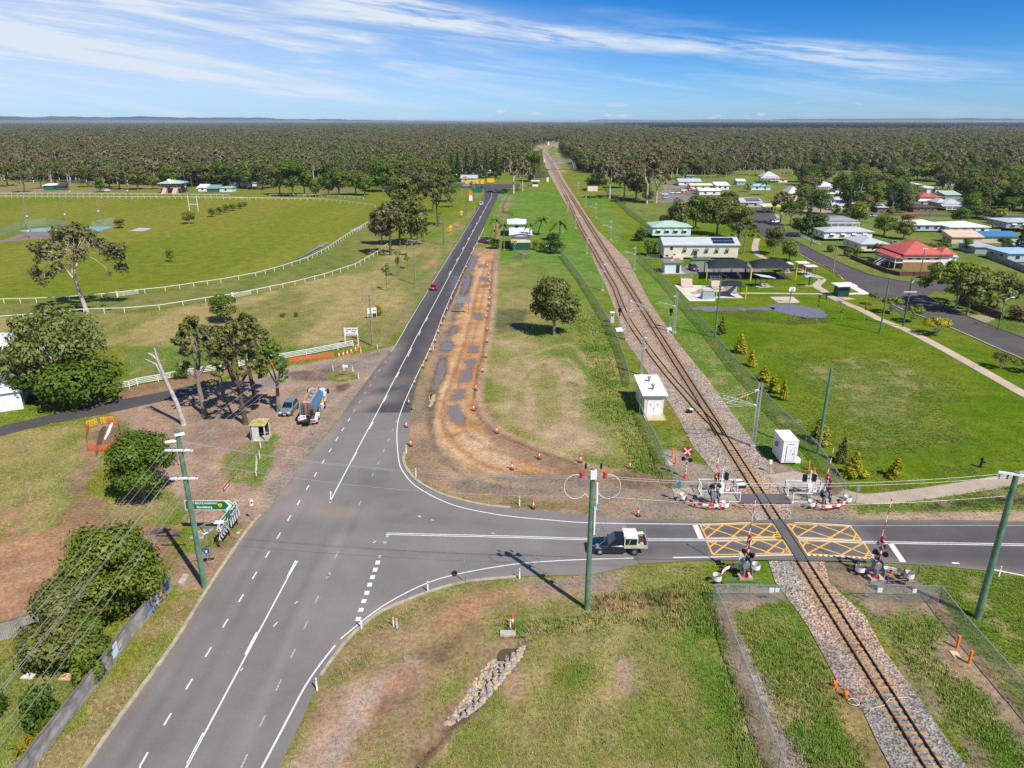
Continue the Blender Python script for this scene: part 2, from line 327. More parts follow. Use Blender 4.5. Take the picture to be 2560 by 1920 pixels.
REG = [  # outline in picture points, colour a, colour b, patch size, feather, edge wobble (metres), stretch
 ([(-4000,345),(6500,345),(6500,408),(2560,440),(2000,425),(1700,440),(1440,432),(1420,400),(1398,380),(1360,384),(1352,400),(1370,440),(1340,450),(1290,430),(1130,440),(1100,470),(950,470),(900,440),(700,450),(640,468),(200,455),(0,448),(-4000,440)],FLOOR,(.085,.078,.035),30,10,8),
 ([(-4000,300),(6500,300),(6500,350),(-4000,350)],FLOOR,(.07,.07,.03),60,10,8),
 ([(805,408),(905,405),(930,440),(800,450)],GRN,OLV,20,6,4),
 ([(0,455),(160,455),(420,470),(420,484),(-300,484),(-300,455)],OLV,(.25,.20,.10),14,4,3),
 ([(240,462),(420,474),(700,470),(900,470),(900,482),(560,484),(240,482)],(.19,.15,.085),OLV,12,4,4),
 ([(-500,485),(640,488),(870,497),(930,515),(935,552),(860,595),(760,655),(640,690),(420,728),(180,752),(-20,762),(-600,800)],(.145,.175,.020),(.190,.190,.030),34,3,2,.25),
 ([(0,762),(420,728),(640,688),(860,592),(930,552),(975,600),(940,640),(800,698),(640,735),(400,777),(200,787),(-300,812)],(.140,.168,.040),(.19,.185,.055),12,2,1,.3),
 ([(-300,800),(400,780),(640,738),(900,668),(985,600),(1090,600),(1180,545),(1010,790),(960,862),(640,880),(300,862),(-300,870)],(.185,.185,.055),(.31,.245,.10),9,2.5,3,.4),
 ([(300,868),(640,868),(880,862),(800,885),(640,912),(330,965)],(.105,.175,.030),(.150,.185,.045),10,1.5,1),
 ([(985,800),(1050,690),(1120,600),(1190,500),(1215,480),(1190,530),(1130,620),(1060,730),(1010,820),(960,862),(940,860)],(.135,.200,.036),(.25,.20,.09),7,1.2,1.5,.3),
 ([(970,842),(1052,725),(1096,655),(1088,655),(1035,728),(958,845)],(.27,.2,.11),(.17,.17,.06),4,.8,1.2),
 ([(1060,672),(1100,622),(1112,625),(1085,660)],DIRT,DIRT2,3,1.5,1.5),([(1112,570),(1150,548),(1150,570),(1120,588)],DIRT,OLV,3,1.5,1.5),
 ([(1195,470),(1230,480),(1205,520),(1165,535),(1160,490)],OLV,GRN,6,2,2),
 ([(1250,480),(1385,470),(1520,690),(1500,760),(1580,960),(1700,1215),(1600,1205),(1280,700),(1200,610)],(.100,.190,.026),(.135,.205,.040),9,3,2),
 ([(1220,600),(1262,486),(1285,490),(1245,600),(1235,640),(1215,640)],(.15,.17,.05),(.31,.22,.11),6,1.5,1.5),
 ([(1228,650),(1360,660),(1440,720),(1480,800),(1540,960),(1590,1080),(1600,1180),(1480,1160),(1340,1130),(1230,1000),(1215,820)],(.24,.215,.075),(.145,.185,.04),8,5,3,.6),
 ([(1225,850),(1330,850),(1420,930),(1450,1010),(1520,1130),(1400,1150),(1320,1110),(1235,1010)],(.38,.275,.165),(.23,.215,.075),6,3,3,.5),
 ([(1400,700),(1470,700),(1560,960),(1610,1080),(1680,1215),(1590,1205),(1520,1050),(1460,900)],(.115,.190,.028),(.20,.215,.055),6,2,2),
 ([(1225,775),(1320,775),(1320,825),(1250,830),(1222,810)],(.11,.12,.05),(.17,.155,.08),4,1.5,1.5),
 ([(1180,620),(1250,618),(1238,760),(1210,920),(1200,1000),(1260,1090),(1330,1130),(1640,1190),(1680,1215),(1690,1262),(1640,1300),(1400,1290),(1280,1275),(1120,1240),(1040,1200),(1010,1140),(1022,1040),(1075,870),(1130,740)],(.33,.215,.130),(.25,.18,.12),6,.7,.6),
 ([(1195,630),(1232,632),(1225,760),(1200,920),(1195,1000),(1240,1080),(1330,1140),(1400,1185),(1280,1190),(1160,1165),(1095,1100),(1085,1000),(1115,880),(1150,740)],ORNG,(.48,.30,.165),4,.6,.6),
 ([(1170,640),(1192,640),(1180,720),(1140,800),(1120,900),(1085,980),(1078,1060),(1068,1050),(1075,960),(1108,860),(1130,780),(1150,720)],(.19,.14,.11),(.25,.18,.12),3,.5,.5),
 ([(1090,1010),(1082,1060),(1095,1110),(1150,1170),(1210,1195),(1205,1205),(1135,1180),(1082,1130),(1070,1070),(1078,1010)],(.16,.115,.085),(.2,.15,.1),2,.35,.3),
 ([(1212,1000),(1250,1060),(1300,1100),(1480,1170),(1470,1195),(1330,1165),(1240,1120),(1195,1040),(1198,990)],(.21,.135,.085),(.30,.19,.115),3,.6,.6),
 ([(1140,1090),(1180,1070),(1260,1130),(1290,1165),(1240,1160),(1180,1125)],(.50,.36,.23),(.42,.26,.14),1.6,.4,.5),
 ([(1150,980),(1168,975),(1162,1030),(1148,1055),(1120,1020)],(.52,.37,.23),(.42,.26,.14),1.4,.4,.5),
 ([(1110,1200),(1240,1195),(1300,1180),(1400,1190),(1640,1215),(1640,1250),(1400,1240),(1250,1235),(1140,1225)],(.25,.195,.15),(.22,.17,.125),5,.8,.6),
 ([(1560,1180),(1640,1195),(1650,1225),(1590,1222),(1490,1205)],(.16,.11,.075),(.23,.15,.09),3,1,.8),
 ([(1140,1245),(1200,1240),(1280,1245),(1490,1258),(1490,1280),(1280,1272),(1190,1258)],(.17,.155,.055),(.25,.18,.1),2.5,.5,.5),
 ([(1660,1220),(1700,1225),(1950,1240),(2120,1255),(2130,1298),(1920,1302),(1740,1304),(1600,1298),(1500,1285),(1560,1262)],(.245,.205,.165),(.28,.215,.15),4,.8,.6),
 ([(2120,1275),(2300,1280),(2600,1272),(2800,1275),(2800,1308),(2334,1300),(2120,1300)],(.42,.31,.21),(.33,.25,.17),5,.6,.5),
 # left side: gravel forecourt and its dirt
 ([(985,865),(890,886),(730,914),(560,952),(400,992),(330,1010),(290,1030),(320,1062),(355,1120),(380,1170),(420,1230),(470,1300),(560,1330),(640,1296),(663,1285),(706,1230),(761,1152),(860,1032),(905,975),(960,905)],(.36,.245,.175),(.30,.215,.16),7,.7,.8),
 ([(980,868),(890,890),(745,925),(640,950),(560,965),(570,985),(700,965),(830,930),(940,925),(905,975),(850,1040),(770,1140),(700,1235),(660,1285),(650,1250),(740,1110),(830,1000),(990,880)],(.245,.205,.175),(.29,.215,.165),6,1.4,1.0),
 ([(-200,1060),(0,1068),(150,1035),(380,990),(330,1010),(240,1042),(-200,1090),(-200,1010),(0,1000),(60,1022),(240,965),(330,966)],(.105,.170,.026),OLV,7,.8,.8),
 ([(290,975),(500,935),(640,905),(650,915),(560,945),(390,985),(300,1005)],(.25,.15,.09),(.19,.15,.06),3,.6,.6),
 ([(300,1030),(560,990),(620,1010),(660,1060),(620,1110),(560,1150),(480,1140),(390,1100)],(.34,.225,.16),(.25,.175,.13),5,2,2),
 ([(-300,1095),(120,1070),(240,1048),(270,1090),(200,1180),(170,1260),(100,1320),(-300,1380)],(.165,.190,.045),(.27,.225,.085),8,1.5,1.5),
 ([(215,1060),(300,1050),(310,1100),(255,1125),(225,1200),(190,1250),(165,1220),(210,1140)],(.32,.205,.12),(.20,.14,.09),4,1,1),
 ([(-300,1400),(0,1355),(120,1320),(220,1240),(300,1270),(330,1300),(440,1320),(460,1340),(400,1420),(160,1530),(0,1580),(-300,1660)],(.36,.205,.115),(.25,.155,.09),7,1.2,1.5,.5),
 ([(0,1270),(60,1265),(55,1300),(0,1305)],DIRT,DIRT2,3,.5,.5),([(0,1335),(60,1310),(40,1338),(0,1345)],DIRT,DIRT2,3,.5,.5),
 ([(210,1275),(330,1225),(400,1225),(470,1260),(440,1290),(330,1300),(260,1300)],(.145,.185,.04),(.26,.2,.09),4,.8,1),
 ([(366,1330),(400,1318),(445,1322),(448,1338),(410,1356),(375,1354)],(.075,.072,.075),(.12,.1,.09),2,.4,.4),
 ([(470,1330),(560,1290),(600,1310),(580,1345),(500,1370),(470,1355)],(.15,.175,.04),(.24,.17,.09),2.5,.5,.6),
 ([(430,1400),(560,1360),(640,1295),(600,1370),(520,1480),(440,1480)],(.33,.215,.135),(.27,.18,.11),4,.7,.8),
 ([(390,1500),(520,1480),(440,1611),(314,1783),(220,1918),(90,2120),(-100,2120),(20,1935),(170,1830),(330,1600)],(.170,.190,.050),(.255,.20,.09),5,.6,.8),
 ([(400,1500),(430,1500),(370,1620),(300,1700),(270,1690),(330,1600)],(.27,.18,.1),OLV,3,.6,.8),
 ([(-200,1610),(80,1580),(330,1600),(170,1830),(30,1930),(-100,2120),(-300,2120)],(.155,.185,.042),(.14,.165,.04),5,.8,.8),
 ([(-60,1590),(40,1575),(75,1610),(30,1650),(-60,1660)],DIRT2,OLV,3,.8,.8),
 ([(700,930),(790,925),(855,912),(850,925),(820,950),(770,952),(740,950)],(.14,.10,.085),(.19,.14,.11),2.5,.35,.5),
 ([(835,965),(870,957),(880,970),(860,978),(838,975)],(.14,.09,.065),(.19,.12,.09),2.5,.35,.4),
 ([(815,935),(835,925),(870,924),(892,938),(888,950),(850,955),(822,950)],(.145,.175,.04),(.21,.175,.07),2,.35,.4),
 ([(690,1081),(700,1092),(676,1165),(655,1212),(630,1219),(570,1200),(546,1160),(560,1136),(610,1112),(650,1095)],(.125,.185,.035),(.2,.19,.07),3,.35,.4),
 ([(540,1160),(552,1140),(560,1200),(600,1235),(560,1240),(530,1200)],(.42,.28,.19),DIRT,2,.8,.6),
 ([(310,1085),(370,1070),(372,1085),(330,1092)],(.15,.10,.08),DIRT2,2,.4,.4),
 # foreground field
 ([(700,1920),(842,1630),(958,1526),(1071,1480),(1280,1442),(1482,1437),(1598,1410),(1750,1405),(1800,1500),(1830,1600),(1950,1930),(2050,2200),(500,2200)],(.225,.205,.070),(.170,.195,.044),4.5,.6,.6),
 ([(760,1830),(850,1640),(1000,1530),(1200,1460),(1420,1450),(1400,1490),(1280,1520),(1230,1580),(1180,1660),(1090,1760),(1000,1870),(930,1960),(690,1990)],(.35,.225,.145),(.25,.195,.085),4,1.6,1.6,.5),
 ([(845,1640),(960,1535),(1090,1485),(1110,1500),(1000,1580),(900,1690),(830,1740),(800,1730)],(.20,.185,.065),(.27,.19,.1),2.5,.8,.8),
 ([(830,1810),(960,1700),(1040,1620),(1060,1640),(940,1790),(880,1880),(740,1960),(700,1940)],(.36,.285,.235),(.40,.26,.17),2,1,1),
 ([(960,1700),(1010,1660),(1070,1660),(1060,1700),(990,1750),(930,1830),(930,1790)],(.36,.195,.115),(.29,.165,.1),3,.8,.8),
 ([(1040,1640),(1100,1580),(1175,1578),(1165,1620),(1080,1660)],(.145,.10,.055),(.22,.155,.08),1.5,.6,.8),
 ([(960,1750),(1040,1740),(1020,1770),(970,1775)],(.18,.12,.08),(.26,.17,.1),1.5,.5,.6),
 ([(1120,1510),(1260,1470),(1330,1475),(1280,1500),(1200,1530),(1100,1600),(1060,1590)],(.37,.205,.115),(.28,.2,.09),2,.9,.9),
 ([(1290,1450),(1470,1440),(1560,1440),(1540,1470),(1460,1490),(1340,1475)],(.23,.195,.165),(.30,.215,.15),3,.8,.8),
 ([(1480,1490),(1700,1480),(1720,1520),(1600,1545),(1480,1530)],(.115,.115,.04),(.20,.155,.06),2,.8,.8),
 ([(1230,1570),(1320,1560),(1450,1540),(1620,1545),(1600,1575),(1400,1580),(1320,1600),(1260,1690),(1240,1650)],(.12,.180,.034),(.18,.19,.05),2.5,.8,.8),
 ([(1700,1440),(1790,1480),(1830,1600),(1910,1800),(1960,1960),(1800,2000),(1790,1850),(1720,1650)],(.120,.190,.028),(.165,.200,.044),3,1.2,1.0),
 ([(1440,1560),(1640,1560),(1660,1680),(1560,1780),(1420,1860),(1380,1800),(1460,1680)],(.33,.26,.12),(.205,.205,.065),3,2,2,.6),
 ([(1360,1680),(1480,1650),(1500,1700),(1420,1740)],(.13,.19,.035),OLV,2,1,1),([(1540,1640),(1590,1645),(1580,1730),(1540,1710)],(.34,.24,.17),(.3,.23,.13),2,.6,.6),
 ([(1262,1680),(1312,1690),(1318,1740),(1288,1770),(1258,1730)],(.37,.225,.135),(.28,.19,.1),2,.5,.6),([(1085,1855),(1125,1850),(1100,1900),(1070,1920),(1060,1890)],(.47,.30,.15),(.3,.22,.1),2,.4,.4),
 ([(1210,1640),(1255,1582),(1325,1590),(1318,1625),(1210,1765),(1130,1840),(1030,1960),(950,1980),(1050,1830),(1150,1720)],(.21,.145,.085),(.26,.18,.10),2,.5,.5),
 ([(1060,1870),(1150,1800),(1110,1850),(1040,1940),(960,2000),(930,1980)],(.12,.09,.05),(.17,.12,.07),1.5,.5,.4),
 # strips beside the southern line
 ([(1783,1502),(1800,1470),(1930,1464),(1966,1504),(1840,1530),(1960,1930),(1900,1930),(1815,1600)],(.30,.215,.165),(.23,.17,.12),3,.6,.6),
 ([(1830,1535),(1960,1520),(2020,1575),(2110,1730),(2200,1930),(1960,1930),(1880,1700)],(.125,.190,.030),(.175,.195,.048),4,.7,.6),
 ([(1860,1600),(1880,1640),(1950,1800),(2010,1930),(1945,1930),(1895,1770),(1850,1650)],(.30,.255,.215),(.25,.20,.16),2,.4,.4),
 ([(2060,1700),(2110,1710),(2240,1930),(2180,1930),(2110,1830)],(.21,.16,.07),(.26,.20,.08),2,.7,.6),
 ([(2000,1405),(2190,1408),(2290,1430),(2310,1460),(2352,1480),(2420,1590),(2590,1800),(2700,2000),(2440,1960),(2380,1830),(2290,1720),(2180,1530)],(.27,.195,.135),(.21,.155,.105),3,.7,.8),
 ([(2190,1545),(2250,1528),(2345,1540),(2360,1590),(2340,1640),(2420,1690),(2480,1770),(2640,1960),(2520,1960),(2420,1850),(2320,1740),(2260,1660)],(.120,.190,.028),(.165,.200,.046),4,.8,.7),
 ([(2345,1610),(2400,1590),(2470,1680),(2440,1700),(2380,1680)],(.33,.235,.15),(.24,.17,.1),2,.6,.6),
 ([(2190,1410),(2354,1420),(2560,1442),(2900,1490),(2900,2100),(2720,2000),(2560,1770),(2412,1590),(2350,1490),(2310,1440)],(.125,.180,.026),(.165,.188,.044),6,.6,.5),
 # east of the railway
 ([(1500,490),(1460,500),(1640,760),(1760,960),(1880,1130),(1960,1180),(2040,1160),(1890,980),(1700,740),(1600,620)],(.100,.190,.024),(.150,.205,.042),7,1.2,1),
 ([(1530,500),(1570,500),(1660,560),(1640,570)],(.1,.19,.024),GRN,7,2,2),
 ([(1545,590),(1598,648),(1700,748),(1800,870),(1990,1100),(2130,1240),(2260,1222),(2600,1180),(3200,1120),(3200,850),(2560,840),(2300,770),(2190,740),(2080,690),(1960,640),(1900,590),(1850,560),(1660,575)],PARK,PARK2,13,1,1),
 ([(1990,900),(2250,900),(2350,980),(2300,1120),(2180,1170),(2060,1100)],(.115,.165,.026),(.16,.185,.05),9,8,6),
 ([(2120,1258),(2240,1243),(2600,1200),(3100,1170),(3100,1260),(2600,1272),(2320,1278),(2150,1284)],(.115,.175,.026),(.15,.19,.04),5,.6,.5),
 ([(2370,1252),(2480,1238),(2700,1232),(2700,1250),(2480,1262),(2300,1272)],(.052,.052,.032),(.10,.13,.03),2,.6,.6),
 ([(1890,1150),(1960,1160),(2080,1215),(2125,1255),(2000,1280),(1940,1220),(1880,1150)],(.26,.195,.14),(.21,.16,.115),3,.8,.8),
 ([(1690,1190),(1650,1130),(1680,1120),(1780,1180),(1800,1230),(1740,1240),(1700,1225)],(.26,.235,.21),(.30,.24,.185),3,.8,.8),
 ([(1770,775),(1900,770),(1990,790),(2110,800),(2100,810),(1960,812),(1800,790)],(.09,.115,.025),PARK,5,1,1.5),
 ([(1985,600),(2060,640),(2166,686),(2260,702),(2364,705),(2600,708),(2900,708),(2900,420),(2000,420),(1560,440),(1500,480),(1640,560),(1900,530)],(.115,.165,.030),(.17,.185,.05),14,1,1),
 ([(2310,742),(2345,728),(2600,728),(2900,730),(2900,950),(2560,846),(2412,788),(2370,768)],(.11,.165,.028),(.15,.175,.04),8,.8,.6),
 ([(1660,456),(1760,470),(1800,500),(1720,510),(1640,505)],(.17,.14,.11),(.26,.21,.16),8,3,3),
 ([(2020,515),(2080,520),(2060,545),(2000,530)],(.36,.29,.21),(.3,.25,.18),5,2,2),
 ([(1335,366),(1380,352),(1402,362),(1400,380),(1418,430),(1400,440),(1372,400),(1360,372),(1340,376)],(.13,.18,.03),(.33,.26,.17),12,4,4),
 ([(1335,374),(1368,362),(1382,356),(1368,368),(1337,377)],(.40,.26,.17),DIRT,12,3,2),
]
gc = np.empty((len(GX),3)); _w = sstep((fbm(GX,GY,9,4,1)-.35)/.3)[:,None]
gc[:] = np.array(GRN)*(1-_w)+np.array(OLV)*_w
TUFT = np.zeros(len(GX))
for ri,rg in enumerate(REG):
    poly,ca,cb,scale,feather,namp = rg[:6]; st = rg[6] if len(rg) > 6 else 1.0
    pw = GP(poly); bx = [p[0] for p in pw]; by = [p[1] for p in pw]; mg = feather+namp*2
    idx = np.where((GX > min(bx)-mg) & (GX < max(bx)+mg) & (GY > min(by)-mg) & (GY < max(by)+mg))[0]
    if not len(idx): continue
    X,Y = GX[idx],GY[idx]
    d = polydist(X,Y,pw)+namp*2.6*(fbm(X,Y,max(1.2,namp*2.2),4,ri+2)-.5)
    w = sstep((d+feather)/(2*feather))[:,None]
    n = sstep((fbm(X,Y*st,scale,5,ri+40)-.34)/.32)[:,None]
    gc[idx] = gc[idx]*(1-w)+(np.array(ca)*(1-n)+np.array(cb)*n)*w
# dirt shows through thin grass, in small bare scuffs
_m = (GY < 130); _s = sstep((fbm(GX,GY,2.3,4,77)-.58)/.14)*_m*.42*np.where(gc[:,2] < .019,.12,1.0)
gc = gc*(1-_s[:,None])+np.array((.33,.235,.135))*_s[:,None]
_green = gc[:,1]/(gc[:,0]+1e-6)
gz = np.zeros(len(GX))
def lower(poly,depth,feather):
    pw = GP(poly); d = polydist(GX,GY,pw); gz[:] = gz-depth*sstep(d/feather)
_near = (GY < 160)
gz -= .05*fbm(GX,GY,2.5,3,8)*_near
lower([(1240,1592),(1322,1594),(1316,1625),(1215,1760),(1130,1835),(1020,1990),(950,1990),(1060,1830),(1160,1700)],.85,1.6)
PUD = [([(1186,640),(1195,640),(1183,668),(1170,672),(1178,655)],0),([(1170,684),(1178,690),(1172,716),(1156,742),(1151,740),(1158,712)],0),
 ([(1136,815),(1143,817),(1138,832),(1124,838),(1126,826)],0),([(1104,858),(1125,853),(1131,862),(1122,876),(1106,874)],0),([(1140,760),(1153,759),(1154,767),(1142,769)],0),
 ([(1105,895),(1113,898),(1112,930),(1100,958),(1080,990),(1074,1000),(1080,975),(1090,940),(1098,910)],0),([(1074,986),(1093,984),(1088,1004),(1076,1018),(1070,1018)],1),([(1077,1022),(1083,1026),(1083,1052),(1077,1048)],0),
 ([(1197,661),(1211,661),(1212,669),(1198,668)],0),([(1202,692),(1218,692),(1219,702),(1203,701)],0),([(1206,713),(1219,712),(1220,718),(1206,718)],0),([(1187,783),(1204,784),(1203,800),(1187,798)],0),
 ([(1174,866),(1193,866),(1190,881),(1172,880)],0),([(1166,898),(1184,897),(1182,918),(1164,915)],0),([(1156,926),(1178,922),(1172,952),(1150,955)],0),([(1140,976),(1160,974),(1156,995),(1130,998)],0),([(1120,1018),(1142,1012),(1160,1045),(1152,1062),(1128,1050)],0)]
def paint(d,col,k):
    global gc
    w = (k*d)[:,None]; gc = gc*(1-w)+np.array(col)*w
for p,k in PUD:
    lower(p,.10,.25); paint(sstep((polydist(GX,GY,GP(p))+1.0)/.9)*(.5+.6*fbm(GX,GY,.9,3,4)),(.15,.10,.068),.9)
RUTS = [([(1218,650),(1196,720),(1170,830),(1138,930),(1108,1010),(1112,1070),(1160,1130),(1240,1172),(1330,1185)],.35,(.27,.145,.075),.8),([(1212,650),(1186,720),(1158,830),(1126,930),(1096,1020),(1100,1080),(1150,1142),(1230,1182)],.3,(.56,.37,.21),.6),([(1226,650),(1207,740),(1188,830),(1165,920),(1140,1000),(1150,1060),(1210,1110),(1330,1160)],.3,(.30,.17,.09),.8),
 ([(1231,650),(1226,740),(1212,850),(1195,930),(1186,1000),(1205,1050),(1290,1105),(1440,1160)],.25,(.15,.09,.055),.9),([(1240,660),(1236,760),(1222,870),(1206,950),(1200,1000),(1225,1055),(1310,1100),(1470,1160)],.5,(.50,.34,.22),.5),([(1090,1050),(1096,1100),(1140,1165),(1210,1198),(1300,1215)],.4,(.55,.38,.22),.5),
 ([(1000,870),(900,900),(780,960),(700,1030),(650,1100),(560,1180),(500,1250)],.6,(.22,.16,.12),.45),([(940,930),(860,985),(780,1060),(700,1160),(640,1250)],.5,(.42,.30,.22),.5),([(380,1010),(450,1080),(520,1180),(560,1290)],.5,(.24,.165,.12),.4),([(0,1470),(140,1430),(300,1390),(420,1330),(560,1270)],.6,(.46,.27,.16),.5),([(0,1420),(120,1390),(230,1330),(280,1280)],.5,(.24,.14,.085),.5),([(640,800),(760,800),(900,760),(1000,690)],.5,(.33,.26,.10),.4),([(300,830),(500,800),(700,760),(900,690)],.5,(.30,.24,.09),.4),
 ([(1600,1520),(1540,1600),(1480,1720),(1440,1860)],.5,(.36,.28,.13),.4),([(1380,1600),(1340,1720),(1320,1860)],.5,(.33,.25,.11),.35),([(1320,890),(1420,860),(1480,920)],.5,(.40,.30,.17),.5),([(1290,960),(1340,910),(1420,900),(1460,960),(1440,1040)],.45,(.42,.30,.18),.5)]
def _nl(pts,w):
    d = np.full(len(GX),1e9); P_ = smooth_line(GP(pts),4)
    for (ax,ay),(bx,by) in zip(P_[:-1],P_[1:]):
        ex,ey = bx-ax,by-ay; t = np.clip(((GX-ax)*ex+(GY-ay)*ey)/(ex*ex+ey*ey+1e-9),0,1); d = np.minimum(d,np.hypot(GX-ax-t*ex,GY-ay-t*ey))
    return sstep(1-d/(w*2))
for pts,w,c,k in RUTS: paint(_nl(pts,w)*(.45+.9*fbm(GX,GY,2.0,3,14)),c,k)
DIRTM = sstep((.95-_green)/.25)
gz += DIRTM*.09*(fbm(GX,GY,1.1,4,21)-.5)*(GY < 140)
_rd = np.zeros(len(GX))
me = bpy.data.meshes.new('ground'); me.vertices.add(len(GX)); me.vertices.foreach_set('co',np.stack([GX,GY,gz],1).astype(np.float32).ravel())
q = (np.arange(NY-1)[:,None]*NX+np.arange(NX-1)[None,:]).ravel(); fi = np.stack([q,q+1,q+1+NX,q+NX],1).astype(np.int32)
me.loops.add(fi.size); me.polygons.add(len(fi)); me.loops.foreach_set('vertex_index',fi.ravel()); me.polygons.foreach_set('loop_start',np.arange(0,fi.size,4,dtype=np.int32)); me.polygons.foreach_set('use_smooth',np.ones(len(fi),bool)); me.update(); me.validate()
attr_col(me,gc); me.materials.append(surfmat('ground_cover','ground')); struct(obj('ground',me))
def sheet(name,polyw,m,colfn,zfn,step=None,holes=None):   # polygon sheet with inner points, coloured by what it is made of
    B = resample(polyw+[polyw[0]],step or 3.0)[:-1]; pts = [Vector(p) for p in B]; n = len(B)
    if step:
        X,Y = np.meshgrid(np.arange(min(p[0] for p in B),max(p[0] for p in B),step),np.arange(min(p[1] for p in B),max(p[1] for p in B),step))
        X = X.ravel()+RN.random(X.size)*step*.3; Y = Y.ravel()+RN.random(Y.size)*step*.3; d = polydist(X,Y,B); k = d > step*.45
        pts += [Vector((a,b)) for a,b in zip(X[k],Y[k])]
    vs,es,fs,*_ = delaunay_2d_cdt(pts,[(i,(i+1) % n) for i in range(n)],[],1,1e-5)
    V = np.array([(v[0],v[1]) for v in vs]); z = zfn(V[:,0],V[:,1])
    me = bpy.data.meshes.new(name); me.from_pydata([(a,b,c) for (a,b),c in zip(V,z)],[],[tuple(f) for f in fs]); me.update()
    for p in me.polygons: p.use_smooth = True
    if me.polygons and me.polygons[0].normal.z < 0: me.flip_normals()
    attr_col(me,colfn(V[:,0],V[:,1])); me.materials.append(m); return struct(obj(name,me))
def flatz(z): return lambda X,Y: np.full(len(X),z)
# ---- roads
ASL,ASD,ASM = np.array((.188,.170,.160)),np.array((.068,.062,.062)),np.array((.135,.120,.115))
def lerp(a,b,w): return a*(1-w[:,None])+np.asarray(b)*w[:,None]
def near_line(X,Y,pts,w):
    d = np.full(len(X),1e9)
    for (ax,ay),(bx,by) in zip(pts[:-1],pts[1:]):
        ex,ey = bx-ax,by-ay; t = np.clip(((X-ax)*ex+(Y-ay)*ey)/(ex*ex+ey*ey+1e-9),0,1); d = np.minimum(d,np.hypot(X-ax-t*ex,Y-ay-t*ey))
    return sstep(1-d/w)
def dust(c,X,Y,pp,col,k,f): return lerp(c,col,k*sstep((polydist(X,Y,GP(pp))+f)/(2*f))*(.4+.9*fbm(X,Y,2,4,61)))
CTR = GP([(440,1960),(560,1744),(722,1440),(824,1257),(895,1121),(947,1024),(997,928),(1042,841),(1107,720)])
def col_light(X,Y):
    n = fbm(X,Y,7,5,31)[:,None]; c = ASL*(.86+.28*n)
    for off in (-8.0,-6.1,-4.3,-2.5,2.0,3.8):
        c = lerp(c,(.128,.115,.108),.5*near_line(X,Y,[(a+off,b) for a,b in CTR[:4]],.8))
    c = lerp(c,(.235,.215,.20),.6*near_line(X,Y,GP([(850,1345),(800,1470),(720,1610),(640,1800),(590,1920)]),1.5))
    for o in (0,14,30,48,62): c = lerp(c,(.10,.09,.085),.45*near_line(X,Y,GP([(900+o,1170),(915+o,1215),(960+o,1265),(1020+o*1.2,1290),(1130+o*2,1312)]),.28)*(fbm(X,Y,3,3,o)))
    c = lerp(c,(.13,.117,.11),.30*near_line(X,Y,GP([(870,1360),(1000,1385),(1300,1390),(1500,1385)]),.9))
    c = lerp(c,(.13,.117,.11),.30*near_line(X,Y,GP([(960,1300),(1100,1310),(1300,1320),(1560,1330)]),1.0))
    c = dust(c,X,Y,[(650,1300),(690,1245),(780,1255),(920,1270),(900,1300),(750,1290)],(.30,.245,.205),.55,2.2)
    c = dust(c,X,Y,[(700,1240),(760,1150),(840,1060),(870,1040),(780,1160),(730,1240)],(.30,.235,.185),.6,.8)
    c = dust(c,X,Y,[(840,1640),(958,1530),(1280,1446),(1280,1432),(950,1510),(820,1620)],(.25,.20,.16),.8,.5)
    c = dust(c,X,Y,[(1000,1160),(1050,1226),(1200,1270),(1280,1278),(1200,1262),(1040,1205)],(.25,.20,.16),.7,.4)
    c = dust(c,X,Y,[(1280,1440),(1500,1440),(1590,1410),(1500,1415),(1300,1425)],(.24,.205,.175),.6,.5)
    c = dust(c,X,Y,[(640,1310),(520,1480),(314,1783),(200,1950),(215,1950),(330,1783),(535,1480)],(.22,.17,.13),.8,.35)
    c = dust(c,X,Y,[(740,1700),(800,1690),(700,1930),(560,2150),(520,2150)],(.19,.175,.165),.6,.6)
    return c
LIGHT = [(60,2150),(220,1918),(314,1783),(440,1611),(521,1480),(593,1370),(637,1309),(663,1283),(706,1228),(761,1150),(825,1079),(858,1032),(1026,1032),(1024,1096),(1010,1131),(1013,1166),(1039,1200),(1080,1224),(1117,1240),(1204,1263),(1280,1271),(1448,1286),(1562,1297),(1582,1396),(1598,1410),(1482,1437),(1280,1442),(1167,1454),(1071,1480),(958,1526),(889,1578),(842,1630),(800,1689),(768,1770),(734,1845),(696,1920),(560,2150)]
def zr(X,Y): return np.array([zroad(a,b) for a,b in zip(X,Y)])
ASP = surfmat('asphalt','asphalt')
sheet('road_intersection',GP(LIGHT),ASP,col_light,zr,.75)
def col_cross(X,Y):
    n = fbm(X,Y,6,5,33)[:,None]; c = ASM*(.8+.4*n)
    c = lerp(c,(.095,.087,.086),.9*sstep((polydist(X,Y,GP([(2128,1300),(2900,1300),(2900,1500),(2270,1420)]))+.6)/1.2))
    for yy in (1325,1338,1368,1380): c = lerp(c,(.055,.055,.06),.35*near_line(X,Y,GP([(1600,yy),(2000,yy+2),(2700,yy+12)]),.5))
    c = dust(c,X,Y,[(1590,1412),(1600,1400),(1990,1400),(1990,1410)],(.22,.18,.15),.8,.5); c = dust(c,X,Y,[(1560,1304),(1560,1296),(2600,1297),(2600,1309)],(.22,.18,.15),.8,.45)
    c = dust(c,X,Y,[(2180,1410),(2190,1395),(2600,1430),(2600,1445)],(.22,.18,.15),.8,.6)
    return c
sheet('road_crossing',GP([(1562,1297),(1743,1304),(1920,1303),(2120,1300),(2334,1300),(2560,1303),(3100,1306),(3100,1500),(2560,1439),(2470,1428),(2354,1416),(2180,1406),(1989,1405),(1859,1402),(1714,1403),(1598,1410),(1582,1396)]),ASP,col_cross,zr,.75)
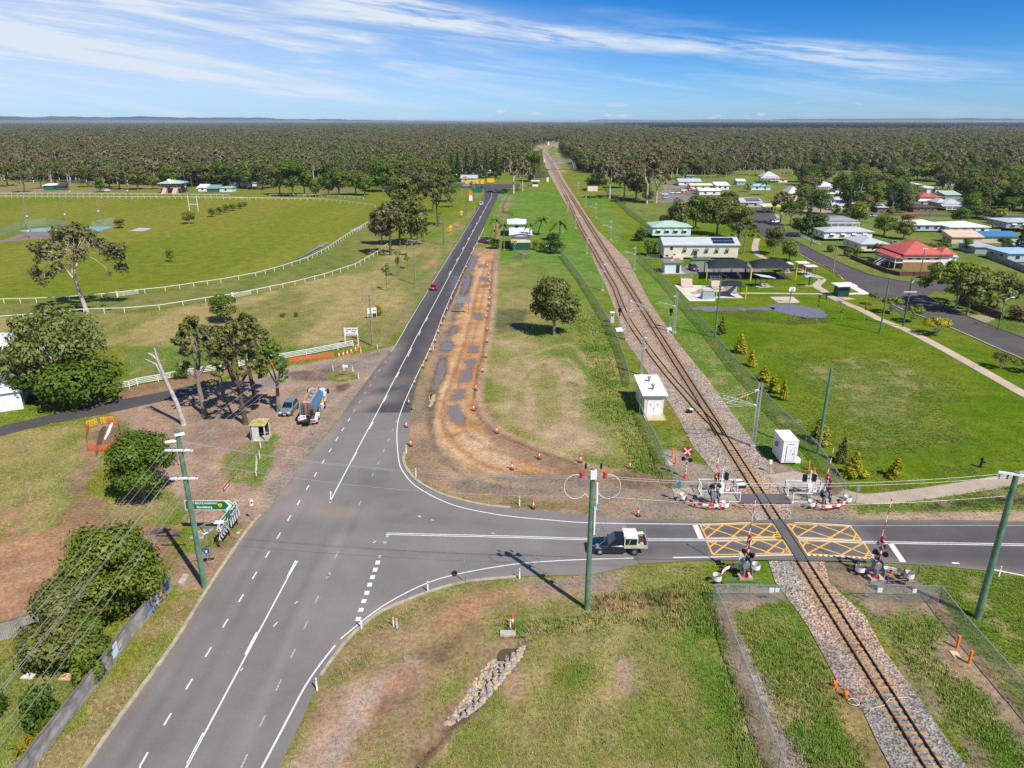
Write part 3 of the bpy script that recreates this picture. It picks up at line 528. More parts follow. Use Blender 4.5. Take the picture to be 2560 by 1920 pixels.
def col_north(X,Y):
    n = fbm(X,Y*.2,5,5,35)[:,None]; c = ASD*(.82+.36*n)
    c = lerp(c,(.10,.092,.09),.5*near_line(X,Y,[(a+1.8,b) for a,b in CTR[5:]]+GP([(1236,490)]),1.2)); c = lerp(c,(.10,.092,.09),.5*near_line(X,Y,[(a-1.8,b) for a,b in CTR[5:]],1.2))
    c = dust(c,X,Y,[(855,1035),(910,965),(980,870),(1000,850),(1000,880),(960,935),(930,985),(960,1000),(900,1035)],(.235,.19,.16),1.0,1.6)
    c = dust(c,X,Y,[(920,950),(1020,940),(1030,960),(920,975)],(.20,.17,.15),.55,1.2); c = dust(c,X,Y,[(930,985),(1010,975),(1000,1005),(930,1012)],(.20,.17,.15),.55,1)
    c = dust(c,X,Y,[(990,862),(1051,749),(1169,561),(1180,561),(1066,749),(1006,862)],(.13,.12,.115),.7,.4)
    c = dust(c,X,Y,[(1026,1032),(1080,860),(1128,760),(1120,760),(1070,860),(1015,1032)],(.15,.135,.125),.6,.4)
    return lerp(c,(.115,.115,.118),sstep((polydist(X,Y,GP([(1122,735),(1133,690),(1148,690),(1135,735)]))+.3)/.6))
sheet('road_north',GP([(858,1032),(900,975),(945,915),(975,880),(1000,845),(1045,760),(1114,653),(1169,561),(1205,500),(1212,484),(1206,477),(1180,472),(1120,468),(1000,466),(1000,459),(1140,459),(1300,461),(1300,467),(1270,471),(1252,479),(1245,490),(1219,546),(1190,613),(1129,760),(1083,850),(1060,900),(1036,985),(1026,1032)]),ASP,col_north,flatz(.028),1.2)
sheet('lane',GP([(-300,1125),(0,1066),(145,1032),(289,1001),(376,986),(470,966),(550,951),(560,962),(480,985),(376,1009),(260,1035),(116,1061),(0,1090),(-300,1160)]),ASP,lambda X,Y: lerp(ASD*(.9+.4*fbm(X,Y,3,4,3)[:,None]),(.24,.19,.15),.9*sstep((X-GP([(440,985)])[0][0])/12)),flatz(.02),1.0)
STREET = [(2480,950),(2440,905),(2300,832),(2258,790),(2198,744),(2178,735),(2140,716),(2111,700),(2082,674),(2044,659),(2010,640),(1960,612),(1900,588),(1885,560),(1870,528),(1872,515),(1925,515),(1950,560),(1986,601),(2059,639),(2166,685),(2227,699),(2267,704),(2364,705),(2600,708),(3000,709),(3000,729),(2600,728),(2341,728),(2316,741),(2373,768),(2412,787),(2494,820),(2560,844),(2900,975),(2900,1060),(2560,899),(2499,873),(2412,834),(2330,800)]
STREET = STREET[3:]+[(2258,774)]
sheet('street',GP(STREET),ASP,lambda X,Y: np.array((.088,.078,.074))*(.75+.5*fbm(X,Y,6,5,12)[:,None]),flatz(.03),2.0)
for nm,pp in (('back_street',[(1980,531),(2700,541),(2700,547),(1980,536)]),('far_street',[(150,452),(420,456),(420,460),(150,458)])):
    sheet(nm,GP(pp),ASP,lambda X,Y: np.array((.085,.083,.083))*(.8+.4*fbm(X,Y,8,4,12)[:,None]),flatz(.03))
CONC = surfmat('concrete_paving','concrete')
def conc(base): return lambda X,Y: np.array(base)*(.82+.36*fbm(X,Y,3,5,14)[:,None])
PATH = [(1893,596),(1887,622),(1900,640),(1930,652),(1975,668),(2020,684),(2045,692),(2056,699),(2046,708),(2042,716),(2060,728),(2090,748),(2150,773),(2200,799),(2260,822),(2330,857),(2400,895),(2480,940),(2560,985),(2800,1115)]
def strip(name,pts,w,m,colfn,z,step=2.0):
    P = smooth_line(pts,3); L,Rr = [],[]
    for i,p in enumerate(P):
        a,b = P[max(0,i-1)],P[min(len(P)-1,i+1)]; d = Vector((b[0]-a[0],b[1]-a[1])).normalized(); n = Vector((-d.y,d.x))*w/2
        L.append((p[0]+n.x,p[1]+n.y)); Rr.append((p[0]-n.x,p[1]-n.y))
    vs = []; fs = []
    for i,(a,b) in enumerate(zip(L,Rr)):
        vs += [(*a,z),(*b,z)]
        if i: fs.append((2*i-2,2*i,2*i+1,2*i-1))
    me = bpy.data.meshes.new(name); me.from_pydata(vs,[],fs); me.update()
    if me.polygons[0].normal.z < 0: me.flip_normals()
    V = np.array(vs); attr_col(me,colfn(V[:,0],V[:,1])); me.materials.append(m); return struct(obj(name,me))
strip('footpath',GP(PATH),2.1,CONC,conc((.46,.37,.28)),.024)
strip('footpath',GP([(1830,733),(1900,733),(2055,735)]),1.1,CONC,conc((.50,.45,.37)),.020)
strip('footpath',GP([(2100,1232),(2160,1247),(2240,1243),(2400,1221),(2560,1192),(2900,1120)]),2.4,CONC,conc((.40,.32,.25)),.024)
for nm,pp,cc in (('skate_slab',[(1686,712),(1774,714),(1813,714),(1860,746),(1790,745),(1787,753),(1724,753)],(.62,.56,.48)),('court_slab',[(1924,742),(1983,742),(2001,756),(1983,757.5),(1945,757)],(.50,.42,.34)),
  ('concrete_apron',[(2092,707),(2122,705),(2178,736),(2120,736),(2121,733),(2150,731),(2128,721),(2100,722)],(.70,.68,.63)),('concrete_apron',[(2090,742),(2125,744),(2141,748),(2112,750)],(.46,.36,.27)),
  ('concrete_apron',[(1860,1196),(1985,1178),(2060,1196),(2072,1222),(1890,1228)],(.40,.34,.28)),('concrete_apron',[(1680,1222),(1740,1218),(1850,1235),(1856,1258),(1690,1255)],(.33,.28,.22)),
  ('concrete_apron',[(1960,1238),(2110,1237),(2150,1258),(1975,1260)],(.33,.28,.22)),('car_park',[(1702,672),(1730,655),(1850,652),(1900,662),(1920,676),(1860,683),(1712,684)],(.20,.185,.17)),
  ('driveway',[(2421,789),(2450,787),(2490,797),(2470,806),(2450,807)],(.36,.29,.22)),('driveway',[(2293,702),(2300,699.5),(2320,699.5),(2325,703)],(.58,.52,.44)),('pavement',[(1893,536),(1945,536),(1950,546),(1893,546)],(.40,.34,.29)),
  ('car_park',[(1650,480),(1700,477),(1730,500),(1668,507)],(.20,.18,.165)),('tennis_court',[(-60,612),(0,602),(100,569),(290,565),(245,586),(110,597)],(.21,.155,.135)),('tennis_court',[(45,577),(100,570),(285,566),(250,577),(60,580)],(.16,.35,.36)),('concrete_pad',[(325,577),(348,569),(381,571),(358,578)],(.36,.42,.50)),
  ('playground_mulch',[(1752,686),(1792,682),(1960,683),(1978,699),(1780,700)],(.055,.035,.030)),('pipe_trench',[(250,1075),(258,1066),(266,1066),(252,1118),(240,1143),(238,1120)],(.10,.065,.04)),
  ('manhole_apron',[(472,1346),(500,1324),(517,1324),(508,1348)],(.42,.37,.28))):
    sheet(nm,GP(pp),CONC,conc(cc),flatz(.016+.004*(len(MATS) % 2)+(0.006 if cc[1] == .35 else 0)),1.5 if nm != 'playground_mulch' else 2)
# standing water
WAT,_N,_L,_b = nodes_of('standing_water'); _b.inputs['Base Color'].default_value = (.20,.165,.145,1); _b.inputs['Roughness'].default_value = .12; _b.inputs['IOR'].default_value = 1.4; _b.inputs['Specular IOR Level'].default_value = .9
MUD,_N,_L,_b = nodes_of('muddy_water'); _b.inputs['Base Color'].default_value = (.45,.36,.20,1); _b.inputs['Roughness'].default_value = .12
DCH,_N,_L,_b = nodes_of('ditch_water'); _b.inputs['Base Color'].default_value = (.10,.075,.035,1); _b.inputs['Roughness'].default_value = .1
def pond(pp,m,z,wob=.5):
    P = resample(smooth_line(GP(pp)+[G(*pp[0])],4),.5)[:-1]
    P = [(x+wob*(vnoise(np.array([x*1.3]),np.array([y*1.3]))[0]-.5),y+wob*1.6*(vnoise(np.array([x*1.1+9]),np.array([y*1.1]))[0]-.5)) for x,y in P]
    mb = MB(); mb.add([(x,y,z) for x,y in P],[tuple(range(len(P)))]); return struct(mb.build('water',m))
for p,k in PUD: pond(p,MUD if k else WAT,-.05,.35)
for p in ([(1915,764),(1945,761),(2010,765),(2040,773),(2062,780),(2065,792),(2010,794),(1965,785),(1935,778)],[(1730,768),(1800,767),(1870,769),(1930,768),(1925,776),(1800,778),(1735,776)],[(2050,695),(2062,695),(2058,700),(2048,700)],[(2092,748),(2104,752),(2112,762),(2100,758)],
   [(755,645),(820,608),(800,612),(745,648)],[(880,572),(910,565),(895,576),(876,577)]):
    pond(p,WAT,.034,1.2)
pond([(1252,1590),(1316,1592),(1310,1622),(1255,1640),(1240,1622)],DCH,-.45,.4); pond([(1080,1830),(1130,1800),(1110,1840),(1040,1930),(980,1990),(960,1985)],DCH,-.62,.3)
# ---- kerbs and road markings
KRB = mat('kerb_concrete',(.40,.34,.26),.85,scale=2,var=.2,bump=.2,weather=.5); KRD = mat('kerb_earth_stained',(.13,.085,.06),.9)
def profile_run(name,pts,w,h,m,z0=0.0,smooth=3):
    P = smooth_line(GP(pts),smooth) if smooth else GP(pts); mb = MB(); vs = []; n = len(P)
    for i,p in enumerate(P):
        a,b = P[max(0,i-1)],P[min(n-1,i+1)]; d = Vector((b[0]-a[0],b[1]-a[1])).normalized(); nn = Vector((-d.y,d.x))*w/2
        for s,z in ((-1,z0),(-1,z0+h),(1,z0+h),(1,z0)): vs.append((p[0]+nn.x*s,p[1]+nn.y*s,z))
    fs = [(i*4+j,i*4+(j+1) % 4,i*4+4+(j+1) % 4,i*4+4+j) for i in range(n-1) for j in range(4)]+[(0,1,2,3),(4*n-1,4*n-2,4*n-3,4*n-4)]
    mb.add(vs,fs); return struct(mb.build(name,m))
profile_run('kerb',[(60,2150),(214,1918),(308,1783),(434,1611),(515,1480),(588,1370),(632,1309),(652,1288)],.32,.14,KRB)
profile_run('kerb',[(1012,1128),(1009,1150),(1015,1170),(1041,1202),(1080,1225),(1117,1241),(1204,1263),(1276,1270)],.34,.15,KRB)
profile_run('kerb',[(1290,1443),(1167,1455),(1071,1481),(958,1527),(889,1580),(845,1630),(802,1690)],.26,.13,KRB)
for pp,m in (([(1894,591),(1955,613),(2008,641),(2044,660),(2080,674),(2108,700)],KRB),([(2180,737),(2198,745),(2258,775),(2330,801),(2412,835),(2499,874),(2560,900),(2900,1062)],KRB),([(1986,600),(2059,638),(2166,684),(2227,698)],KRD),([(2227,698),(2267,703.5),(2364,704),(2600,707)],KRD),([(2600,729),(2341,729),(2317,741.5),(2373,769),(2412,788),(2494,821),(2560,845),(2900,977)],KRD)):
    profile_run('kerb',pp,.35,.14,m)
WHT = mat('road_paint_white',(.74,.73,.70),.6,scale=6,var=.15); WHF = mat('road_paint_worn',(.36,.355,.35),.7,scale=6,var=.3); YEL = mat('road_paint_yellow',(.72,.40,.075),.6,scale=5,var=.22)
MARK = {}
def mline(P,w,m=WHT,off=0.0,step=1.0,z=.007):
    mb = MARK.setdefault(m.name,(MB(),m))[0]; P = resample(P,step); vs = []
    for i,p in enumerate(P):
        a,b = P[max(0,i-1)],P[min(len(P)-1,i+1)]; d = Vector((b[0]-a[0],b[1]-a[1])).normalized(); n = Vector((-d.y,d.x))
        for s in (-1,1):
            x,y = p[0]+n.x*(off+s*w/2),p[1]+n.y*(off+s*w/2); vs.append((x,y,zroad(x,y)+z))
    mb.add(vs,[(2*i,2*i+1,2*i+3,2*i+2) for i in range(len(P)-1)])
mline(smooth_line(GP([(996,1145),(1000,1165),(1010,1183),(1030,1208),(1060,1229),(1100,1250),(1146,1267),(1210,1281),(1280,1292),(1380,1301),(1482,1308),(1731,1311),(1880,1310)]),3),.13)
mline(smooth_line(GP([(1210,570),(1130,735),(1083,853),(1036,951),(1002,1030),(992,1082),(996,1145)]),3),.12)
mline(GP([(1985,1310),(2060,1312),(2128,1315)]),.12); mline(GP([(2128,1315),(2560,1314),(3000,1314)]),.10,WHF)
mline(smooth_line(GP([(1584,1396),(1468,1399),(1370,1404),(1280,1412),(1167,1431),(1071,1457),(958,1515),(851,1598)]),3),.12)
mline(smooth_line(GP([(838,1614),(800,1662),(762,1718),(710,1816),(655,1920),(540,2140)]),3),.14)
mline(GP([(1682,1394.5),(1920,1391.6),(1984,1391)]),.16)
for i in range(12): a = 2018+i*14; mline(GP([(a,1391.6+i*.48),(a+8,1391.9+i*.48)]),.22)
mline(GP([(2380,1408),(2398,1409)]),.25); mline(GP([(2480,1424),(2560,1440)]),.2)
for o in (-.14,.14): mline(GP([(966,1335),(1280,1342.7),(1482,1349),(1754,1350),(1940,1350)]),.11,off=o); mline(GP([(1994,1350.5),(2151,1356),(2560,1362.7),(3000,1370)]),.12,off=o)
mline(GP([(1738,1313),(1753,1348)]),.55); mline(GP([(2226,1359),(2258,1406)]),.55)
mline(CTR[4:]+GP([(1165,612),(1222,505),(1230,490),(1229,481)]),.13); mline(GP([(744,1403),(722,1440),(560,1744),(466,1920),(350,2140)]),.13); mline(CTR[3:5],.13)
for a,b in (((929,1055.6),(917,1074.5)),((887,1131),(874,1154)),((964,989),(954,1006)),((994.5,930),(987,944)),((1026,870.5),(1016,892)),((1048,828.5),(1043.6,839)),((1066.8,793.8),(1062,803)),((821,1230),(820,1258))): mline(GP([a,b]),.13,off=.26)
for i in range(1,10):
    a = Vector(CTR[8]).lerp(Vector(G(1222,505)),(i-.2)/10); b = Vector(CTR[8]).lerp(Vector(G(1222,505)),(i+.06)/10); mline([tuple(a),tuple(b)],.16,off=.28)
for a,b in (((746,1402),(725,1443)),((650,1581),(621,1637)),((518,1833),(478,1910))): mline(GP([a,b]),.13,off=-.26)
mline(smooth_line(GP([(1212,492),(1206,505),(1169,566),(1051,757),(1000,845),(978,879)]),3),.10)
def dash(pts,ln,m=WHT,w=.13):
    for i,p in enumerate(pts):
        g = G(*p); a = G(*pts[max(0,i-1)]); b = G(*pts[min(len(pts)-1,i+1)]); d = Vector((b[0]-a[0],b[1]-a[1])).normalized()*ln/2; mline([(g[0]-d.x,g[1]-d.y),(g[0]+d.x,g[1]+d.y)],w,m)
dash([(342,1935),(360,1899),(419,1799),(473,1711),(521,1631),(563.6,1559),(603,1496),(636.6,1439),(668.6,1387),(697,1339.6),(723,1296),(746.8,1257),(769,1220),(789,1186.6),(807.8,1155),(825.5,1126),(842.3,1098),(857.3,1073.6),(872.4,1050)],1.1)
dash([(885,1028),(899,1005.6),(912,983.6),(925,964),(937.5,943.7),(948.5,926),(963.5,904)],1.1,WHF)
dash([(991.9,1052.8),(982,1076),(970.8,1101.4),(959,1128.5),(946,1158),(932,1187)],1.0,WHF)
dash([(900,1258.5),(841.7,1387.3),(820.8,1439),(792,1500),(764.4,1563.5),(732.7,1634),(696.6,1713.4),(656,1804),(610.6,1904)],1.1,WHF)
for x,y in ((1052,888),(1030,950),(1007,1015),(983,1080),(958,1150),(933,1222),(908,1297),(884,1376)): X,Y = 640+x/3.456,1150+y/3.456; mline(GP([(X+1.4,Y-4.8),(X-1.4,Y+4.8)]),.42)
for x,y in ((1070,835),(1113,715),(1135,660)): X,Y = 640+x/3.456,1150+y/3.456; mline(GP([(X+1.2,Y-3),(X-1.2,Y+3)]),.36,WHF)
for a,b in (((1044,1290),(1049,1293)),((1049,1293),(1053,1290.6)),((1049,1293),(1050,1289)),((1078,1300),(1085,1302)),((1228,1333),(1236,1334)),((933,1358),(940,1353)),((736,1510),(745,1504)),((684,1567),(694,1556)),((601,1678),(608,1671)),((816,1444),(826,1434))): mline(GP([a,b]),.09)
def quadlines(q,n):
    P = [Vector(G(*p)) for p in q]; w = .17
    for a,b in ((0,1),(1,2),(2,3),(3,0)): mline([tuple(P[a]),tuple(P[b])],w,YEL)
    at = lambda u,v: tuple((P[0].lerp(P[1],u)).lerp(P[3].lerp(P[2],u),v))
    for k in range(n):
        a,b = k/n+.02,(k+1)/n-.02
        mline([at(a,0),at(b+.10,1) if b+.1 < 1 else at(1,.92)],w,YEL,z=.008); mline([at(b,0),at(max(a-.02,0),1)],w,YEL,z=.0095)
    mline([at(0,.45),at(.13,0)],w,YEL,z=.008); mline([at(1,.55),at(.88,1)],w,YEL,z=.008)
quadlines([(1751,1313.6),(1932.4,1313.6),(1953.9,1345.6),(1766.2,1345.6)],3); quadlines([(1767.4,1354.4),(1957.2,1354.4),(1977.6,1387),(1782,1387.4)],3)
quadlines([(1967.4,1314),(2125.6,1316.5),(2152.8,1351.2),(1992.3,1347)],2); quadlines([(1996.7,1355.5),(2160,1359),(2182.7,1396),(2017,1388.7)],2)
for k,(mb,m) in MARK.items(): struct(mb.build('road_markings',m))
# ---- railway: ballast, sleepers, rails
BAL = surfmat('ballast','ballast')
def col_bal(X,Y):
    n = sstep((fbm(X,Y,5,4,51)-.35)/.3)[:,None]; c = np.array((.40,.275,.20))*(1-n)+np.array((.31,.255,.205))*n
    s = sstep((Y-100)/60)[:,None]; c = c*(1-s)+np.array((.36,.255,.175))*s
    d = np.abs((X-TA[0])*_tn.x+(Y-TA[1])*_tn.y)[:,None]
    c = c*(1-.65*sstep(1.25-d*.75))+np.array((.27,.17,.085))*.65*sstep(1.25-d*.75)
    g = sstep((Y-63)/4)*0; far = (Y < 42)[:,None]*1.0
    c = c*(1-far)+np.array((.225,.205,.175))*far
    c = lerp(c,(.10,.085,.075),.7*near_line(X,Y,GP([(1992,1540),(2040,1610),(2090,1690),(2130,1720)]),1.3)*fbm(X,Y,2,4,3))
    return lerp(c,(.285,.275,.25),.8*near_line(X,Y,GP([(1955,1290),(1900,1285),(1975,1430),(1985,1455)]),1.8))
BALP = [(1365,420),(1376,442),(1465,598),(1490,665),(1517,720),(1569,859),(1640,960),(1653,975),(1685,1027),(1735,1120),(1800,1200),(1840,1240),(1890,1300),(1920,1400),(1937,1454),(1992,1527),(2021,1570),(2099,1715),(2157,1778),(2190,1850),(2227,1920),(2300,2100),(2540,2100),(2418,1920),(2354,1831),(2290,1732),(2209,1625),(2163,1541),(2073,1457),(2060,1400),(1985,1300),(1960,1230),(1940,1190),(1920,1154),(1856,1067),(1772,951),(1694,856),(1627,760),(1569,650),(1488,569),(1413,453),(1396,420),(1383,400),(1372,388),(1366,378),(1372,369),(1398,357),(1396,354),(1366,366),(1355,377),(1358,395)]
sheet('ballast',GP(BALP),BAL,col_bal,lambda X,Y: .012+.03*sstep((4.5-np.abs((X-TA[0])*_tn.x+(Y-TA[1])*_tn.y-1.2))/2.0),1.0)
RAIL = mat('rail_steel_dark',(.045,.030,.030),.55,.4,var=.3,scale=2); SLP = mat('timber_sleeper',(.36,.225,.115),.9,var=.35,scale=.7,bump=.3); SLC = mat('sleeper_rust_stained',(.24,.15,.085),.9,var=.3,scale=.7)
def rail_line(path,name,label,n_individual):
    """path: list of world points along the centre line"""
    t = thing(name,label,'railway track',(path[0][0],path[0][1],0)); ox,oy = path[0]
    dense = resample(path,6.0); n = len(dense)
    for s in (-1,1):
        mb = MB(); pr = [(-.075,.06),(-.03,.075),(-.03,.17),(-.045,.175),(-.045,.205),(.045,.205),(.045,.175),(.03,.17),(.03,.075),(.075,.06)]; vs = []; k = len(pr)
        for i,p in enumerate(dense):
            a,b = dense[max(0,i-1)],dense[min(n-1,i+1)]; d = Vector((b[0]-a[0],b[1]-a[1])).normalized(); nn = Vector((-d.y,d.x))
            for u,z in pr: vs.append((p[0]-ox+nn.x*(s*.5335+u),p[1]-oy+nn.y*(s*.5335+u),z))
        mb.add(vs,[(i*k+j,i*k+(j+1) % k,i*k+k+(j+1) % k,i*k+k+j) for i in range(n-1) for j in range(k)]); mb.build('rail',RAIL,t)
    # sleepers: the ones nearest the camera one by one, the rest of the line as one
    P = resample(path,.05); acc = 0; first = None; rest = MB(); cnt = 0; last = P[0]; L = 0.0
    for i in range(1,len(P)):
        L += math.hypot(P[i][0]-last[0],P[i][1]-last[1]); last = P[i]
        if L < .66: continue
        L = 0
        b = P[min(i+3,len(P)-1)]; a = P[i-3]; ang = math.atan2(b[1]-a[1],b[0]-a[0])+random.uniform(-.03,.03); loc = (P[i][0]-ox,P[i][1]-oy,.01)
        if P[i][1] > 420: break
        if cnt < n_individual:
            if first is None:
                mb = MB(); mb.box((0,0,.02),(.24,2.15,.09)); first = mb.build('sleeper',SLP,t); first.location = loc; first.rotation_euler.z = ang
            else: inst(first,'sleeper',t,loc,ang)
        else: rest.box((loc[0],loc[1],.03),(.24,2.15,.085),rz=ang)
        cnt += 1
    if rest.v: stuff(rest.build('sleepers',SLC,t))
    return t
_far = smooth_line(GP([(1403,452),(1386,418),(1374,400),(1365,386),(1363,378),(1368,369),(1380,362),(1399,355)]),6)
rail_line([track_pt(-14),track_pt(60),track_pt(160)]+[p for p in GP([(1595,757),(1480,572)])][0:0]+[track_pt(300)]+_far,'railway_track','brown single main line crossing the road through the yellow box markings',100)
_sid = GP([(1800,1090)])+smooth_line(GP([(1783,1062),(1752,1032),(1711,985),(1665,932),(1612,862),(1565,790),(1537,720)]),4)+GP([(1451,569),(1396,453),(1378,418)])
rail_line(_sid,'railway_track','siding that joins the main line at the points beside the white roofed hut',100)
# crossing panel between and beside the rails
def col_panel(X,Y): return np.array((.115,.11,.11))*(.8+.4*fbm(X,Y,2,4,9)[:,None])
for y0,y1 in ((1303,1406),(1237,1261)):
    s0 = (G(1960,y1)[1]-TA[1])/_td.y; s1 = (G(1930,y0)[1]-TA[1])/_td.y
    for o in (-.46,.46):
        pass
    sheet('crossing_panel',[track_pt(s0,-.46),track_pt(s1,-.46),track_pt(s1,.46),track_pt(s0,.46)],ASP,col_panel,flatz(.196),.8)
    if y0 == 1237:
        for sg in (-1,1): sheet('crossing_panel',[track_pt(s0,sg*.60),track_pt(s1,sg*.60),track_pt(s1,sg*2.9),track_pt(s0,sg*2.9)][::sg],ASP,col_panel,flatz(.15),.8)
# ================================================================ VEGETATION
BARK_PALE = mat('bark_pale',(.50,.43,.36),.85,var=.3,scale=1.2,bump=.3,weather=.35); BARK_GREY = mat('bark_grey',(.22,.18,.15),.9,var=.35,scale=1.5,bump=.4); BARK_DARK = mat('bark_dark',(.085,.065,.052),.9,var=.35,scale=1.5,bump=.4)
LEAF = {
 'gum': leafmat('leaf_gum',(.125,.112,.040),(.215,.205,.080),.25),'olive': leafmat('leaf_olive',(.095,.115,.024),(.190,.205,.050),.3),'brown': leafmat('leaf_browned',(.15,.112,.050),(.23,.195,.085),.25),
 'green': leafmat('leaf_green',(.070,.130,.014),(.155,.230,.026),.32),'lime': leafmat('leaf_lime',(.125,.190,.018),(.255,.300,.040),.35),'dark': leafmat('leaf_dark',(.035,.072,.012),(.085,.135,.024),.28),
 'pine': leafmat('leaf_pine',(.30,.30,.015),(.55,.46,.03),.35),'gold': leafmat('leaf_gold',(.26,.225,.015),(.50,.40,.02),.35),'melaleuca': leafmat('leaf_pale',(.145,.190,.038),(.320,.350,.110),.32),'red': leafmat('leaf_red',(.18,.07,.02),(.28,.12,.03)),
 'teal': leafmat('leaf_teal',(.025,.060,.035),(.05,.095,.05)),'wood': leafmat('leaf_wood',(.125,.140,.042),(.225,.220,.085),.28),'wood2': leafmat('leaf_wood_warm',(.160,.138,.062),(.245,.205,.105),.28),'wood3': leafmat('leaf_wood_green',(.085,.125,.024),(.175,.205,.045),.3)}
def leaves(blobs,n,leaf,rng,squash=.8,hollow=.55,long=1.5,ups=.35):
    b = np.array(blobs,float); w = b[:,3]**2; k = rng.choice(len(b),n,p=w/w.sum())
    d = rng.normal(size=(n,3)); d[:,2] += .18; d /= np.linalg.norm(d,axis=1)[:,None]
    rad = b[k,3]*(hollow+(1-hollow)*rng.random(n)**.6)*(1+.18*rng.normal(size=n))
    c = b[k,:3]+d*rad[:,None]*np.array([1,1,squash])
    nr = d*1.25+rng.normal(size=(n,3))*.5; nr[:,2] += ups; nr /= np.linalg.norm(nr,axis=1)[:,None]
    t = np.cross(nr,rng.normal(size=(n,3))); t /= np.linalg.norm(t,axis=1)[:,None]; bt = np.cross(nr,t)
    s = leaf*(.55+.8*rng.random(n))[:,None]; h = nr*s*.16
    fl = np.where((nr*d).sum(1) < 0,-1.0,1.0)[:,None]; bt = bt*fl; h = h*fl
    V = np.stack([c-t*s*long*.5,c-bt*s*.42+h,c+t*s*long*.5,c+bt*s*.42+h],1)
    g = np.cross(V[:,2]-V[:,0],V[:,3]-V[:,1]); fx = (g*d).sum(1) < 0; V[fx] = V[fx][:,::-1]
    o = b[:,:3].mean(0); o[2] = b[:,2].min()-.2*(b[:,2].max()-b[:,2].min()); gd = c-o; gd /= np.linalg.norm(gd,axis=1)[:,None]+1e-6
    nn = d*.7+gd*.3+nr*fl*.6+np.array((0,0,.12)); nn /= np.linalg.norm(nn,axis=1)[:,None]
    return V.reshape(-1,3),np.repeat(nn,4,0)
def quads_mesh(name,V,m):
    nn = None
    if isinstance(V,tuple): V,nn = V
    me = bpy.data.meshes.new(name); n = len(V); me.vertices.add(n); me.vertices.foreach_set('co',V.astype(np.float32).ravel())
    me.loops.add(n); me.polygons.add(n//4); me.loops.foreach_set('vertex_index',np.arange(n,dtype=np.int32)); me.polygons.foreach_set('loop_start',np.arange(0,n,4,dtype=np.int32)); me.update(); me.validate(); me.materials.append(m)
    if nn is not None: me.polygons.foreach_set('use_smooth',np.ones(n//4,bool)); me.normals_split_custom_set_from_vertices(nn.tolist())
    return me
def limb(mb,a,b,r0,r1,rng,bend=.12,seg=3,n=6):
    a,b = Vector(a),Vector(b); L = (b-a).length; pts = []; rs = []
    o = Vector(rng.normal(size=3))*L*bend; o.z = abs(o.z)*.3-L*.04
    for i in range(seg+1): t = i/seg; pts.append(a.lerp(b,t)+o*math.sin(PI*t)); rs.append(r0+(r1-r0)*t)
    mb.tube(pts,rs,n,caps=False)
